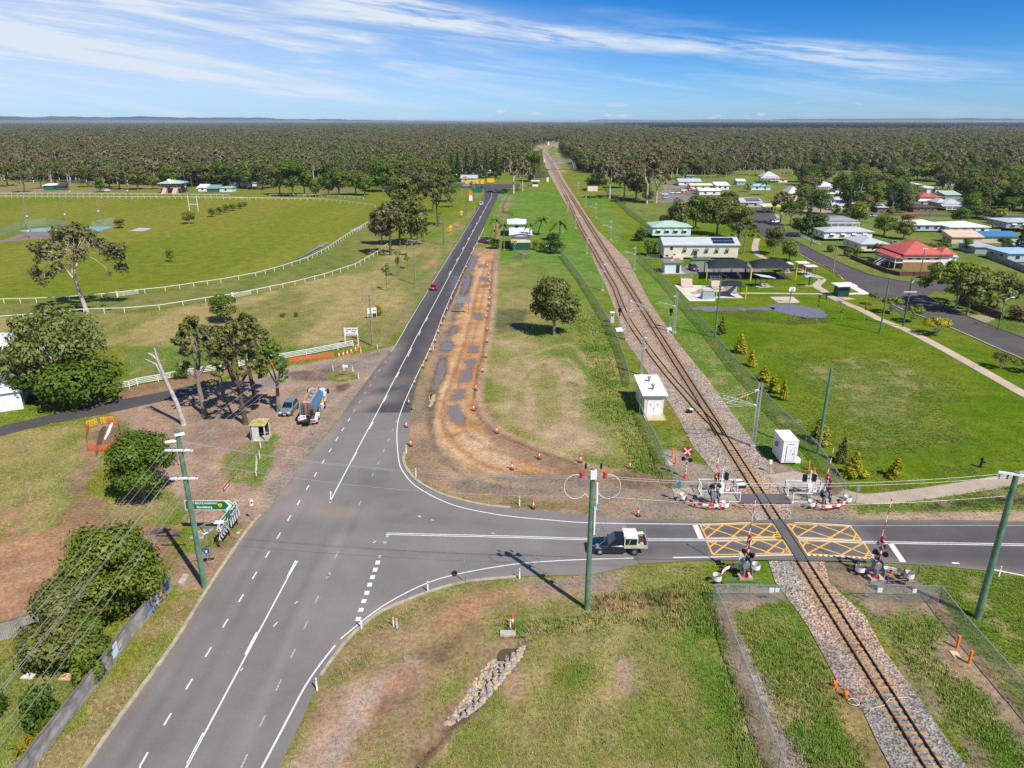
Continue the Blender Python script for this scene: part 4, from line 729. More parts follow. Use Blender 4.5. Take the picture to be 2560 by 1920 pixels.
def tree_meshes(kind,h,w,seed,nleaf,leaf,stems=1):
    rng = np.random.default_rng(seed); mb = MB(); blobs = []; tr = .018*h+.05
    if kind == 'gum':
        zf = h*.36; nb = 64; tops = [(rng.normal()*.03*w,rng.normal()*.03*w,zf)]
        mb.tube([(0,0,-.2),(0,0,.25),(tops[0][0]*.5,tops[0][1]*.5,zf*.5),tops[0]],[tr*1.5,tr*1.15,tr,tr*.85],8)
        mains = []
        for i in range(5):
            a = 2*PI*i/5+rng.random()*.9; rr = w*.5*(.30+.30*rng.random()); z = h*(.60+.17*rng.random()); p = (rr*math.cos(a),rr*math.sin(a),z); limb(mb,tops[0],p,tr*.6,tr*.28,rng); mains.append(p)
        for i in range(nb):
            a = rng.random()*2*PI; e = math.sqrt(rng.random()); rr = w*.5*(.86*e); zz = h*(.93-.40*e*e*(.6+.8*rng.random())); p = np.array((rr*math.cos(a),rr*math.sin(a),zz)); r = w*(.034+.052*rng.random())
            m = min(mains,key=lambda q: np.hypot(q[0]-p[0],q[1]-p[1])+abs(q[2]-p[2])*.5); limb(mb,m,tuple(p-np.array((0,0,r*.4))),tr*.2,tr*.04,rng,seg=3,n=4); blobs.append((*p,r))
        sq,ho = .75,.1
    elif kind in ('dense','round','airy'):
        zf = h*(.26 if kind == 'dense' else .08); nb = 22 if kind != 'airy' else 44; mb.tube([(0,0,-.2),(0,0,.2),(0,0,zf)],[tr*1.5,tr*1.2,tr],8)
        for i in range(nb):
            a = rng.random()*2*PI; e = rng.random()**.5; zt = rng.random(); prof = math.sin(PI*(.20+.72*zt))**.75; rr = w*.5*.74*e*prof; r = w*(.13+.075*rng.random())*(.62 if kind == 'airy' else 1); zz = zf+(h-zf)*(.12+.76*zt)-(r*.3 if zt > .8 else 0)
            blobs.append((rr*math.cos(a),rr*math.sin(a),min(zz,h-r*.8),r))
            if i < 9 or kind == 'airy': limb(mb,(0,0,zf*.9),blobs[-1][:3],tr*.5,tr*.1,rng,n=5)
        sq,ho = .85,(.6 if kind != 'airy' else .3)
    elif kind == 'column':                       # young conifer
        mb.tube([(0,0,-.1),(0,0,h*.9)],[tr,tr*.2],6); nb = 26
        for i in range(nb):
            t = (i+.5)/nb; a = i*2.4+rng.random(); rr = w*.5*(1-t)**.8*(.35+.5*rng.random()); r = w*(.19*(1-t)+.06); blobs.append((rr*math.cos(a),rr*math.sin(a),h*(.06+.9*t),r))
        sq,ho = .8,.2
    elif kind == 'hoop':                         # tall old conifer with drooping tiers
        mb.tube([(0,0,-.2),(0,0,h*.96)],[tr*1.1,tr*.15],7); nb = 60
        for i in range(nb):
            t = (i+.5)/nb; a = i*2.4+rng.random()*.8; env = w*.5*(1-t**1.6)*(.55+.45*math.sin(PI*min(1,t*2.5+.15))); rr = env*(.45+.55*rng.random()); p = (rr*math.cos(a),rr*math.sin(a),h*(.08+.9*t)-rr*.12); blobs.append((*p,w*(.10*(1-t)+.05)))
            if i % 2 == 0: limb(mb,(0,0,p[2]),p,tr*.16,tr*.04,rng,n=4)
        sq,ho = .55,.2
    elif kind == 'sapling':
        mb.tube([(0,0,-.1),(.02*w,0,h*.5),(-.03*w,.02*w,h*.95)],[.05+.006*h,.04+.004*h,.02],6)
        for i in range(7): a = rng.random()*2*PI; t = rng.random(); rr = w*.3*rng.random(); blobs.append((rr*math.cos(a),rr*math.sin(a),h*(.55+.38*t),w*(.13+.1*rng.random())))
        sq,ho = .8,.2
    elif kind == 'spread':                       # low multi-stemmed street tree, wide flat crown
        zf = h*.12
        for i in range(14):
            a = 2*PI*i/14+rng.random()*.5; e = .35+.6*rng.random()**.7; rr = w*.5*.78*e; r = w*(.12+.05*rng.random()); p = (rr*math.cos(a),rr*math.sin(a),h*(.62+.24*(1-e)+.1*rng.random())); blobs.append((*p,r)); limb(mb,(0,0,zf),p,tr*.5,tr*.12,rng,n=5)
        mb.tube([(0,0,-.1),(0,0,zf*1.2)],[tr*1.2,tr],7); sq,ho = .6,.3
    else: raise ValueError(kind)
    return mb,leaves(blobs,nleaf,leaf,rng,sq,ho)
PROTO = {}
def shared(kind,var,leafm,bark):
    k = (kind,var,leafm,bark)
    if k not in PROTO:
        hh,ww = {'gum': (14,11),'dense': (11,10),'round': (4,4.6),'column': (4,2.4),'hoop': (20,7),'sapling': (4.5,2.0),'spread': (3.4,5)}[kind]
        nl,lf = {'gum': (2300,.52),'dense': (2800,.50),'round': (1300,.27),'column': (1200,.22),'hoop': (2600,.46),'sapling': (170,.26),'spread': (1300,.25)}[kind]
        mb,V = tree_meshes(kind,hh,ww,100+var*7+len(kind),nl,lf); to = mb.build('trunk',BARKS[bark]); tm = to.data; bpy.data.objects.remove(to)
        PROTO[k] = (tm,quads_mesh('crown',V,LEAF[leafm]),hh,ww)
    return PROTO[k]
BARKS = {'pale': BARK_PALE,'grey': BARK_GREY,'dark': BARK_DARK}
TREES = []
def plant(kind,base,top,wpx,label,leafm='green',bark='grey',var=None,name='tree',cat='tree',group=None,world=None,h=None,w=None,rz=None):
    x,y = G(*base) if world is None else world
    h = h or max(.6,HT(y,top)); w = w or wid(wpx,base)
    tm,cm,hh,ww = shared(kind,(random.randrange(3) if var is None else var),leafm,bark)
    if name == 'tree': name = {'gum': 'gum_tree','round': 'bush','spread': 'street_tree','hoop': 'pine_tree'}.get(kind,name)
    t = thing(name,label,cat,(x,y,0),random.uniform(0,6.28) if rz is None else rz,group); t.scale = (w/ww,w/ww,h/hh)
    obj('trunk',tm,t); obj('crown',cm,t); TREES.append((x,y,w)); return t
def hero(kind,base,top,wpx,label,leafm,bark,nleaf,leaf,seed,name='tree',cat='tree',lean=(0,0),dx=0):
    x,y = G(*base); h = HT(y,top); w = wid(wpx,base); mb,V = tree_meshes(kind,h,w,seed,nleaf,leaf)
    t = thing(name,label,cat,(x,y,0)); mb.build('trunk',BARKS[bark],t); obj('crown',quads_mesh('crown',V,LEAF[leafm]),t); TREES.append((x,y,w))
    if lean != (0,0): t.rotation_euler = (lean[1],lean[0],0)
    return t
# ---- scattered instances (one object of countless pieces)
def scatter(name,pts,scl,rot,idx,protos,cols=None,kind='stuff',mats=None):
    me = bpy.data.meshes.new(name); n = len(pts); me.vertices.add(n); me.vertices.foreach_set('co',np.asarray(pts,np.float32).ravel())
    def A(nm,typ,arr): a = me.attributes.new(nm,typ,'POINT'); a.data.foreach_set('vector' if typ == 'FLOAT_VECTOR' else ('color' if typ == 'FLOAT_COLOR' else 'value'),np.asarray(arr).ravel())
    A('scl','FLOAT_VECTOR',np.asarray(scl,np.float32)); A('rz','FLOAT',np.asarray(rot,np.float32)); A('pick','INT',np.asarray(idx,np.int32))
    if cols is not None: A('tcol','FLOAT_COLOR',np.concatenate([cols,np.ones((n,1))],1).astype(np.float32))
    c = bpy.data.collections.new(name+'_kinds')
    for i,m in enumerate(protos):
        po = bpy.data.objects.new('%s_%02d' % (name,i),m); c.objects.link(po)
    o = obj(name,me); o['kind'] = kind
    ng = bpy.data.node_groups.new(name,'GeometryNodeTree'); ng.interface.new_socket('Geometry',in_out='INPUT',socket_type='NodeSocketGeometry'); ng.interface.new_socket('Geometry',in_out='OUTPUT',socket_type='NodeSocketGeometry')
    N,L = ng.nodes,ng.links; gi = N.new('NodeGroupInput'); go = N.new('NodeGroupOutput'); ip = N.new('GeometryNodeInstanceOnPoints'); ci = N.new('GeometryNodeCollectionInfo')
    ci.inputs['Collection'].default_value = c; ci.inputs['Separate Children'].default_value = True; ci.inputs['Reset Children'].default_value = True
    def at(nm,dt): a = N.new('GeometryNodeInputNamedAttribute'); a.data_type = dt; a.inputs['Name'].default_value = nm; return a.outputs[0]
    cx = N.new('ShaderNodeCombineXYZ'); L.new(at('rz','FLOAT'),cx.inputs[2])
    L.new(gi.outputs[0],ip.inputs['Points']); L.new(ci.outputs[0],ip.inputs['Instance']); ip.inputs['Pick Instance'].default_value = True
    L.new(at('pick','INT'),ip.inputs['Instance Index']); L.new(cx.outputs[0],ip.inputs['Rotation']); L.new(at('scl','FLOAT_VECTOR'),ip.inputs['Scale']); L.new(ip.outputs[0],go.inputs[0])
    md = o.modifiers.new('scatter','NODES'); md.node_group = ng
    for m in (mats or []): me.materials.append(m)
    return o
def merged_tree(kind,h,w,seed,nl,lf,leafm,bark):
    mb,(V,nn) = tree_meshes(kind,h,w,seed,nl,lf); me = bpy.data.meshes.new('woodland_tree'); o = len(mb.v)
    me.from_pydata([tuple(p) for p in mb.v]+[tuple(p) for p in V],[],list(mb.f)+[tuple(range(o+i,o+i+4)) for i in range(0,len(V),4)])
    me.materials.append(BARKS[bark]); me.materials.append(LEAF[leafm]); me.polygons.foreach_set('material_index',[0]*len(mb.f)+[1]*(len(V)//4)); me.polygons.foreach_set('use_smooth',[True]*len(me.polygons)); me.update(); ni = np.zeros((o,3)); me.vertices.foreach_get; vn = np.array([v.normal[:] for v in me.vertices][:o]); me.normals_split_custom_set_from_vertices(np.concatenate([vn,nn]).tolist()); return me
WOODS = [merged_tree('dense',14,9.5,201,420,1.15,'wood','pale'),merged_tree('dense',15,9,202,420,1.15,'wood2','pale'),merged_tree('gum',16,9.5,203,420,1.0,'wood','pale'),merged_tree('dense',12.5,9.5,204,440,1.1,'wood3','grey'),
         merged_tree('dense',14,10,205,440,1.15,'wood3','grey'),merged_tree('gum',17,9,206,400,1.0,'wood2','pale'),merged_tree('hoop',16,5.5,207,420,.8,'teal','dark')]
def build_forest():
    pts = []; r = 380.0; polys = [GP(REG[0][0]),GP(REG[1][0])]
    rng = np.random.default_rng(9); r = 380.0
    X = []; Y = []; SP = []
    while r < 14500:
        s = 6.0*max(1.0,(r/800)**.93); na = int(2*.80*r/s); a = (np.arange(na)+rng.random(na))/na*1.6-.80; rr = r+rng.random(na)*s
        X.append(rr*np.sin(a)); Y.append(rr*np.cos(a)); SP.append(np.full(na,s)); r += s*.95
    X = np.concatenate(X); Y = np.concatenate(Y); SP = np.concatenate(SP)
    d = np.maximum(polydist(X,Y,polys[0]),polydist(X,Y,polys[1]))
    rail = GP([(1403,452),(1386,418),(1374,400),(1365,386),(1363,378),(1368,369),(1382,360),(1410,353)]); dr = np.full(len(X),1e9)
    for ln,wd in ((rail,0),(GP([(1330,371),(1368,360),(1385,355)]),0)):
        for (ax,ay),(bx,by) in zip(ln[:-1],ln[1:]):
            ex,ey = bx-ax,by-ay; t = np.clip(((X-ax)*ex+(Y-ay)*ey)/(ex*ex+ey*ey),0,1); dr = np.minimum(dr,np.hypot(X-ax-t*ex,Y-ay-t*ey))
    clump = fbm(X,Y,60,3,5); k = (d > 4+70*(fbm(X,Y,70,3,8)-.55)*(Y < 900)) & (dr > 22) & (rng.random(len(X)) < .72+.6*clump)
    X,Y,SP,clump = X[k],Y[k],SP[k],clump[k]; n = len(X); rr = np.hypot(X,Y); az = np.arctan2(X,Y)
    idx = rng.integers(0,6,n); g = fbm(X,Y,120,3,3); idx = np.where((g > .49) & (rng.random(n) < .7),3+rng.integers(0,2,n),idx)
    far = (rr > 3300) & (az > .16+.04*np.sin(rr*.002)) & (fbm(X,Y,900,2,6) > .40); idx = np.where(far,6,idx)
    hs = (.68+.42*rng.random(n)**1.6)*(.75+.5*clump); ws = np.maximum(hs,.8)*np.clip(SP/6.0,1,3.2)**.75; hs = np.where(far,1.35+.2*rng.random(n),hs)
    ws = np.where(far,ws*1.5,ws); ord_ = np.argsort(rr)
    scatter('forest',np.stack([X,Y,np.zeros(n)],1),np.stack([ws,ws,hs],1),rng.random(n)*6.28,idx,WOODS,mats=[LEAF['wood']])
    return n
print('forest trees',build_forest())
HILL = mat('far_hills',(.10,.13,.14),1,var=.2,scale=.0004)  # bluish: the haze of distance is put into the colour
def hills(a0,a1,d,prof,seed):
    mb = MB(); vs = []; n = 140
    for i in range(n+1):
        a = a0+(a1-a0)*i/n; e = prof(i/n)*(.7+.5*vnoise(np.array([a*22+seed]),np.array([seed*3.1]))[0]+.25*vnoise(np.array([a*90+seed]),np.array([seed*1.1]))[0]); x,y = math.sin(a),math.cos(a)
        vs += [(x*d*.93,y*d*.93,-5),(x*d,y*d,max(-4,e)),(x*d*1.06,y*d*1.06,-5)]
    mb.add(vs,[(3*i+j,3*i+3+j,3*i+4+j,3*i+1+j) for i in range(n) for j in (0,1)],True); return struct(mb.build('hills',HILL))
hills(-.95,-.05,19000,lambda t: 150*(1-t)**.8+30,2); hills(.10,.95,17600,lambda t: 55+50*t,5); hills(-.75,-.25,17800,lambda t: 60+40*math.sin(PI*min(1,t*1.1))*(1-t*.6),9); hills(-1.0,1.0,16900,lambda t: 22,11)
# ---- grass standing up: blades gathered in tufts over the nearer ground
GB,_N,_L,_b = nodes_of('grass_blades'); _at = _N.new('ShaderNodeAttribute'); _at.attribute_type = 'INSTANCER'; _at.attribute_name = 'tcol'; _L.new(_at.outputs['Color'],_b.inputs['Base Color']); _b.inputs['Roughness'].default_value = 1; _b.inputs['Specular IOR Level'].default_value = 0
def tuft(seed,n,h):
    rng = np.random.default_rng(seed); vs = []; fs = []
    for i in range(n):
        a = rng.random()*6.28; r = .22*rng.random(); x,y = r*math.cos(a),r*math.sin(a); b = rng.random()*6.28; l = h*(.5+.7*rng.random()); w = .035; dx,dy = math.cos(b),math.sin(b); o = len(vs)
        vs += [(x-dy*w,y+dx*w,-.03),(x+dy*w,y-dx*w,-.03),(x+dx*l*.55,y+dy*l*.55,l)]; fs.append((o,o+1,o+2))
    me = bpy.data.meshes.new('tuft'); me.from_pydata(vs,[],fs); me.materials.append(GB); return me
TU = [tuft(i,16,.34) for i in range(5)]
def build_grass():
    rng = np.random.default_rng(21); n = 420000; yy = 28+(rng.random(n)**1.6)*130; xx = (rng.random(n)*2-1)*(yy*.80+6)
    ix = np.clip(np.searchsorted(xs,xx),1,NX-1); iy = np.clip(np.searchsorted(ys,yy),1,NY-1); ix -= (xx-xs[ix-1] < xs[ix]-xx); iy -= (yy-ys[iy-1] < ys[iy]-yy); gi = iy*NX+ix
    c = gc[gi]; gr = c[:,1]/(c[:,0]+1e-6); k = rng.random(n) < np.clip((gr-.70)*1.3,.0,1)*(.25+1.2*fbm(xx,yy,3,3,9))
    for poly,m in ((LIGHT,.3),([(1562,1297),(1920,1303),(2334,1300),(3100,1306),(3100,1500),(2354,1416),(1859,1402),(1598,1410)],.3),(BALP,.2),([(850,1036),(900,970),(945,910),(975,875),(1000,842),(1114,650),(1190,560),(1225,560),(1190,613),(1129,760),(1083,850),(1060,900),(1036,985),(1028,1036)],.3),([(-300,1125),(145,1032),(376,986),(550,951),(560,962),(376,1009),(116,1061),(-300,1160)],.2),([(2100,1232),(2240,1228),(2560,1180),(2560,1205),(2240,1258),(2150,1258)],.1)):
        k &= polydist(xx,yy,GP(poly)) < -m
    pl = GP(PATH)
    for (ax,ay),(bx,by) in zip(pl[:-1],pl[1:]):
        ex,ey = bx-ax,by-ay; t = np.clip(((xx-ax)*ex+(yy-ay)*ey)/(ex*ex+ey*ey),0,1); k &= np.hypot(xx-ax-t*ex,yy-ay-t*ey) > 1.4
    xx,yy,c,gr,gi = xx[k],yy[k],c[k],gr[k],gi[k]; n = len(xx)
    tall = np.full(n,.42)
    for pp,v in (([(1400,700),(1470,700),(1560,960),(1610,1080),(1680,1215),(1600,1205),(1520,1050),(1460,900)],1.15),([(1480,1480),(1640,1470),(1760,1440),(1830,1600),(1640,1580),(1480,1530)],1.1),([(1800,1560),(1850,1700),(1900,1830),(1950,1990),(1850,1990),(1800,1750)],1.0),([(1230,1560),(1460,1530),(1640,1545),(1440,1590),(1300,1600)],1.0),([(845,1640),(960,1535),(1090,1485),(1110,1500),(900,1690),(800,1740)],.7),([(1830,1535),(2020,1575),(2110,1730),(2200,1930),(1960,1930)],.75),([(2190,1545),(2345,1540),(2420,1690),(2640,1960),(2420,1850),(2260,1660)],.75),([(1360,870),(1700,1200),(1640,1200),(1340,900)],.8)):
        tall = np.maximum(tall,v*sstep((polydist(xx,yy,GP(pp))+1)/2))
    lawn = (c[:,2] < .0165) & (tall < .5); keep = ~lawn | (rng.random(n) < .3); xx,yy,c,gi,tall,lawn = xx[keep],yy[keep],c[keep],gi[keep],tall[keep],lawn[keep]; n = len(xx); tall = np.where(lawn,.2,tall)
    s = tall*(.6+.7*rng.random(n)); cc = np.minimum(c*(1.15+.6*rng.random(n))[:,None],.9)
    scatter('grass',np.stack([xx,yy,gz[gi]],1),np.stack([s*.9+.25,s*.9+.25,s],1),rng.random(n)*6.28,rng.integers(0,5,n),TU,cc,mats=[GB])
    return n
print('grass tufts',build_grass())
STN = [mat('stone_tan',(.46,.35,.20),.9,var=.3),mat('stone_grey',(.30,.28,.29),.9,var=.3)]
def build_stones():
    rng = np.random.default_rng(31); pr = []
    for i in range(6):
        bm = bmesh.new(); bmesh.ops.create_icosphere(bm,subdivisions=1,radius=.5)
        for v in bm.verts: v.co *= .75+.5*rng.random(); v.co.z *= .7
        me = bpy.data.meshes.new('stone'); bm.to_mesh(me); bm.free(); me.materials.append(STN[i % 2]); pr.append(me)
    pp = GP([(1228,1638),(1318,1612),(1300,1650),(1215,1752),(1168,1790),(1102,1805),(1140,1760),(1180,1700)]); X,Y = [],[]
    bx = [p[0] for p in pp]; by = [p[1] for p in pp]; xx = min(bx)+rng.random(5000)*(max(bx)-min(bx)); yy = min(by)+rng.random(5000)*(max(by)-min(by)); d = polydist(xx,yy,pp); k = d > .1*rng.random(5000); xx,yy = xx[k],yy[k]
    n = len(xx); iy = np.clip(np.searchsorted(ys,yy),0,NY-1); ix = np.clip(np.searchsorted(xs,xx),0,NX-1); z = gz[iy*NX+ix]+.05; s = .16+.24*rng.random(n)**1.5
    scatter('rubble',np.stack([xx,yy,z],1),np.stack([s*1.2,s,s],1),rng.random(n)*6.28,rng.integers(0,6,n),pr,mats=STN)
build_stones()
# ---- the single trees, nearest and largest first
hero('gum',(218,782),549,235,'tall gum tree with pale forked trunk and thin brown crown by the white rail','gum','pale',6500,.46,40,name='gum_tree')
hero('airy',(165,985),752,330,'wide pale green tree with grey twigs overhanging the white roofed shed','melaleuca','pale',9000,.42,41)
hero('dense',(225,1012),900,215,'bright green bushy tree leaning over the white rail fence beside the lane','green','grey',7500,.42,46)
hero('dense',(105,1008),905,120,'leafy green tree against the end wall of the white shed','green','grey',4000,.40,47)
hero('round',(362,1247),1080,190,'glossy round green tree standing on the grass beside the roped off trench','green','grey',14000,.23,42)
hero('round',(312,1535),1300,255,'broad yellow green tree behind the paling fence under the power lines','lime','grey',19000,.22,43)
hero('round',(180,1640),1440,220,'straggly grey green tree in the back yard by the side fence','olive','grey',13000,.22,44)
hero('round',(238,1655),1520,115,'dark green shrub mass pressed against the paling fence','green','dark',7000,.2,45)
plant('round',(228,1712),1600,92,'small bright green bush at the fence just past the white sheet','lime',world=None)
plant('round',(110,1822),1708,104,'neat round green bush on the lawn behind the paling fence','green')
plant('round',(-8,1790),1720,70,'dark bush at the edge of the yard lawn','green')
hero('dense',(1385,838),697,135,'lone leafy tree standing in the paddock between the road and the railway','olive','grey',7500,.46,51)
for i,(b,tp,w,sd_,lb) in enumerate((((512,1036),775,120,60,'slim gum with a forked grey trunk nearest the dead tree'),((614,1060),790,150,61,'leaning dark gum with a spreading crown over the gravel'),((640,1006),770,130,62,'tall dark gum in the middle of the gravel clump'),((697,1030),838,84,63,'shorter green gum nearest the parked grey car'),((560,1000),800,110,64,'thin crowned gum at the back of the gravel clump'))):
    hero('gum',b,tp,w,lb,'olive' if i != 3 else 'green','dark' if i in (1,2) else 'grey',3000,.36,sd_,name='gum_tree')
plant('dense',(563,806),737,86,'round dark green tree in the paddock behind the gums','green'); plant('round',(545,905),858,60,'leafy bush on the lawn behind the white rail fence','lime'); plant('round',(455,945),918,44,'low shrub poking through the rail fence','olive')
plant('round',(945,790),762,24,'yellow green shrub beside the small purple and yellow sign','gold'); plant('round',(708,792),783,20,'low dark bush alone in the dry paddock','olive'); plant('round',(741,792),780,14,'tiny grey bush in the dry paddock','olive')
for b,tp,w,lb,lf in (((968,727),652,28,'tall yellow green sapling in the paddock','lime'),((996,692),625,22,'thin sapling with leaves only at its top','lime'),((1019,672),630,26,'bushy yellow green sapling near the roadside pole','lime'),((1018,640),588,26,'green sapling in front of the dark gum clump','green'),((1058,611),575,20,'small gold sapling between the gum clump and the highway','gold'),((1070,605),570,18,'pale sapling beside the gold one','lime'),((1100,545),527,16,'gold leafed shrub by the far trees','gold')):
    plant('sapling',b,tp,w,lb,lf,cat='sapling',name='sapling')
for b,tp,w,lf,k,lb in (((976,638),500,100,'gum','gum','dark gum at the front of the roadside clump beside the racecourse'),((1029,614),486,95,'olive','dense','olive crowned tree at the roadside edge of the clump'),((1000,615),492,90,'olive','gum','middle gum of the roadside clump'),((1042,607),505,70,'gum','gum','grey gum at the back of the roadside clump'),((955,612),520,70,'gum','dense','brown crowned tree at the rail end of the clump'),
   ((1096,566),430,80,'olive','gum','tall gum with bare trunk standing alone by the highway'),((1081,532),428,78,'olive','gum','tall gum behind the lone roadside one'),((1010,525),432,95,'olive','dense','grey green tree behind the roadside clump'),((1054,500),425,80,'gum','dense','dark tree in the far roadside belt'),((1120,505),435,60,'olive','dense','olive tree near the far poles')):
    plant(k,b,tp,w,lb,lf,'dark' if k == 'gum' else 'grey')
BACK = 'trees along the back of the racecourse'
for x,y,tp,w,lf,k in ((733,491,402,80,'green','dense'),(762,488,398,60,'green','dense'),(700,488,412,60,'olive','dense'),(848,490,418,70,'green','dense'),(822,490,424,50,'dark','dense'),(890,488,422,60,'green','dense'),(912,489,430,50,'green','dense'),(958,480,396,80,'green','dense'),(1000,474,405,60,'olive','gum'),(657,475,402,60,'olive','gum'),(630,472,408,60,'green','dense'),(600,470,405,60,'olive','gum'),(560,468,400,60,'green','dense'),(520,466,404,60,'olive','dense'),(480,468,408,50,'olive','gum'),(383,473,435,40,'lime','dense'),(345,474,415,55,'olive','dense'),(300,474,420,55,'olive','gum'),(252,481,440,32,'green','dense'),(275,470,412,60,'gum','gum'),(222,468,416,55,'green','gum'),(140,462,402,50,'olive','gum'),(104,472,424,48,'brown','gum'),(61,481,424,54,'olive','gum'),(20,466,410,60,'olive','gum'),(430,466,410,60,'green','dense'),(680,470,420,40,'green','dense'),(790,492,448,34,'green','dense')):
    plant(k,(x,y),tp,w,{'green': 'leafy green tree in the belt along the back of the racecourse','olive': 'olive gum in the belt along the back of the racecourse','dark': 'very dark tree in the belt along the back of the racecourse','lime': 'yellow green tree beside the grandstand','gum': 'brownish gum behind the racecourse car park','brown': 'leafless looking brown tree beside the green shed'}[lf],lf,'grey' if k == 'dense' else 'dark',group=BACK)
for x,y,tp,w,lb in ((302,570,546,35,'clipped round tree beside the blue puddle pad on the racecourse'),(473,560,528,39,'largest clipped round tree on the racecourse, nearest the goal posts'),(427,655,622,24,'small open tree alone on the racecourse grass'),(272,652,624,22,'small bright tree beside the tall gum')):
    plant('dense',(x,y),tp,w,lb,'lime','grey',var=1)
for x,y,tp,w in ((531,542,518,23),(550,536,515,22),(567,531,510,21),(583,527,507,20),(600,522,505,18),(612,517,504,16)):
    plant('dense',(x,y),tp,w,'small round tree in the short row of six on the racecourse','lime','grey',var=0,group='row of small racecourse trees')
HP = 'tall hoop pines beyond the highway bend'
for x,y,tp,w in ((1145,452,372,34),(1168,450,366,30),(1190,448,366,34),(1215,445,374,30),(1240,446,364,36),(1130,455,382,34)):
    plant('hoop',(x,y),tp,w,'tall dark hoop pine behind the big white shed','dark','dark',group=HP,name='pine_tree')
for b,tp,w,lf,k,lb in (((1284,484),374,84,'gum','gum','big grey gum on the corner beside the far road junction'),((1306,478),392,60,'gum','gum','grey gum next to the big corner gum'),((1336,455),374,52,'green','dense','bright green tree beside the footbridge'),((1328,452),432,24,'green','round','round green bush by the far junction car park'),((1100,470),405,70,'olive','dense','olive tree left of the far junction'),((1060,468),396,70,'olive','dense','dark tree behind the far roadside belt'),((1180,470),452,10,'gold','round','yellow shrub in front of the grey roofed building'),((1212,446),420,22,'olive','gum','thin tree in front of the big white shed'),((1244,440),426,14,'dark','round','clipped dark bush beside the big white shed'),
   ((1490,475),428,60,'dark','dense','dark leafy tree right of the footbridge'),((1524,497),392,70,'gum','gum','tall gum at the fence beyond the footbridge'),((1560,495),395,80,'brown','gum','brown gum in the middle of the railway side grove'),((1617,509),378,90,'brown','gum','tallest brown gum of the railway side grove'),((1640,508),400,70,'gum','gum','white limbed gum leaning at the end of the grove'),((1590,500),410,80,'olive','dense','dark understorey tree inside the grove'),((1620,508),466,38,'melaleuca','dense','round grey green tree in front of the grove'),((1550,470),420,60,'olive','dense','tree at the back of the railway side grove'),
   ((1690,585),492,76,'olive','dense','broad tree at the railway end of the big clump behind the pale green house'),((1738,572),480,84,'green','dense','leafy tree in the middle of the clump behind the pale green house'),((1792,588),486,96,'olive','dense','largest tree of the clump behind the cream hall'),((1845,600),510,90,'olive','dense','spreading tree at the street end of the clump'),((1858,635),540,76,'olive','gum','drooping tree beside the end wall of the cream hall'),((1815,560),474,70,'gum','gum','grey crowned gum poking above the clump'),((1660,570),535,30,'dark','round','dark bush beside the pale green house'),
   ((1600,602),566,44,'dark','round','dark round bush beside the pale green house'),((1623,638),598,46,'green','round','green bush at the gable end of the cream hall'),
   ((1934,637),564,62,'olive','dense','leafy tree on the lawn between the hall and the street'),((1972,652),596,56,'lime','dense','smaller yellow green tree near the white kerb'),((1950,560),474,66,'brown','gum','brown gum beside the fuel station canopy'),((1975,565),500,60,'green','gum','green gum at the street corner'),
   ((2016,590),484,36,'dark','hoop','tall dark conifer above the street corner'),((2040,588),530,60,'dark','dense','very dark tree left of the white house'),((2000,588),540,60,'dark','dense','dark shrubby tree on the street corner'),((2118,538),466,30,'dark','hoop','tall dark conifer in front of the storage units'),((2146,560),500,60,'lime','dense','yellow green tree behind the big grey roof'),((2125,560),524,40,'lime','dense','bright tree next to the big grey roof'),((2209,590),538,66,'green','dense','dense round tree right of the long white house'),((2258,598),546,60,'lime','dense','glossy yellow green tree right of the dense round one'),
   ((2192,648),606,38,'olive','spread','open small tree in front of the grey hip roofed house'),((2143,645),618,28,'lime','round','bright bush at the street front'),((2118,640),616,30,'olive','round','low palm like bush behind the street verge'),((2075,630),610,26,'green','round','hedge bush beside the long white house'),((2337,698),652,46,'olive','dense','dark small tree outside the red roofed house'),((2415,628),594,34,'green','round','dense dark round tree beside the open garage'),
   ((2282,636),600,60,'green','spread','bushy garden tree right of the red roof'),((2320,634),606,50,'green','spread','banana clump behind the red roofed house'),((2355,630),605,46,'green','spread','banana clump near the green iron shed'),((2270,560),536,44,'red','round','rust coloured spreading tree by the back street'),((2398,560),516,60,'green','dense','dense tree at the back street bend'),((2440,545),512,70,'green','dense','dark hedge tree on the back street'),((2480,550),520,60,'olive','dense','grey green hedge tree on the back street'),((2545,640),560,50,'dark','hoop','dark conifer at the edge beside the blue roofed shed'),((2508,630),592,40,'green','spread','palm like garden plant beside the blue roofed shed')):
    plant(k,b,tp,w,lb,lf,'pale' if lf in ('brown','gum') else 'grey')
hero('gum',(2389,769),655,190,'big street gum with cream trunk beside the side street','lime','pale',5500,.5,71,name='gum_tree')
hero('dense',(2418,786),672,100,'dark bushy tree behind the big street gum','olive','grey',3600,.45,72); hero('dense',(2490,770),680,96,'dark green tree against the brown paling fence','olive','grey',3600,.45,73)
plant('round',(2556,800),760,90,'grey leafless looking shrub mass at the edge','brown'); plant('dense',(2545,745),700,50,'dark tree beside the side street','green')
for x,y,tp,w,lf,lb in ((2183,763,730,34,'melaleuca','grey green street tree next to the bus shelter apron'),(2226,784,740,64,'lime','open yellow green street tree second from the bus shelter'),(2278,806,762,60,'lime','rounded golden street tree beside the dark wooden pole'),(2341,838,793,74,'pine','widest low golden tree between the path and the street'),(2501,921,882,56,'olive','round olive tree between the path and the street'),(2562,930,900,60,'lime','low tree at the edge between the path and the street')):
    plant('spread',(x,y),tp,w,lb,lf,'pale')
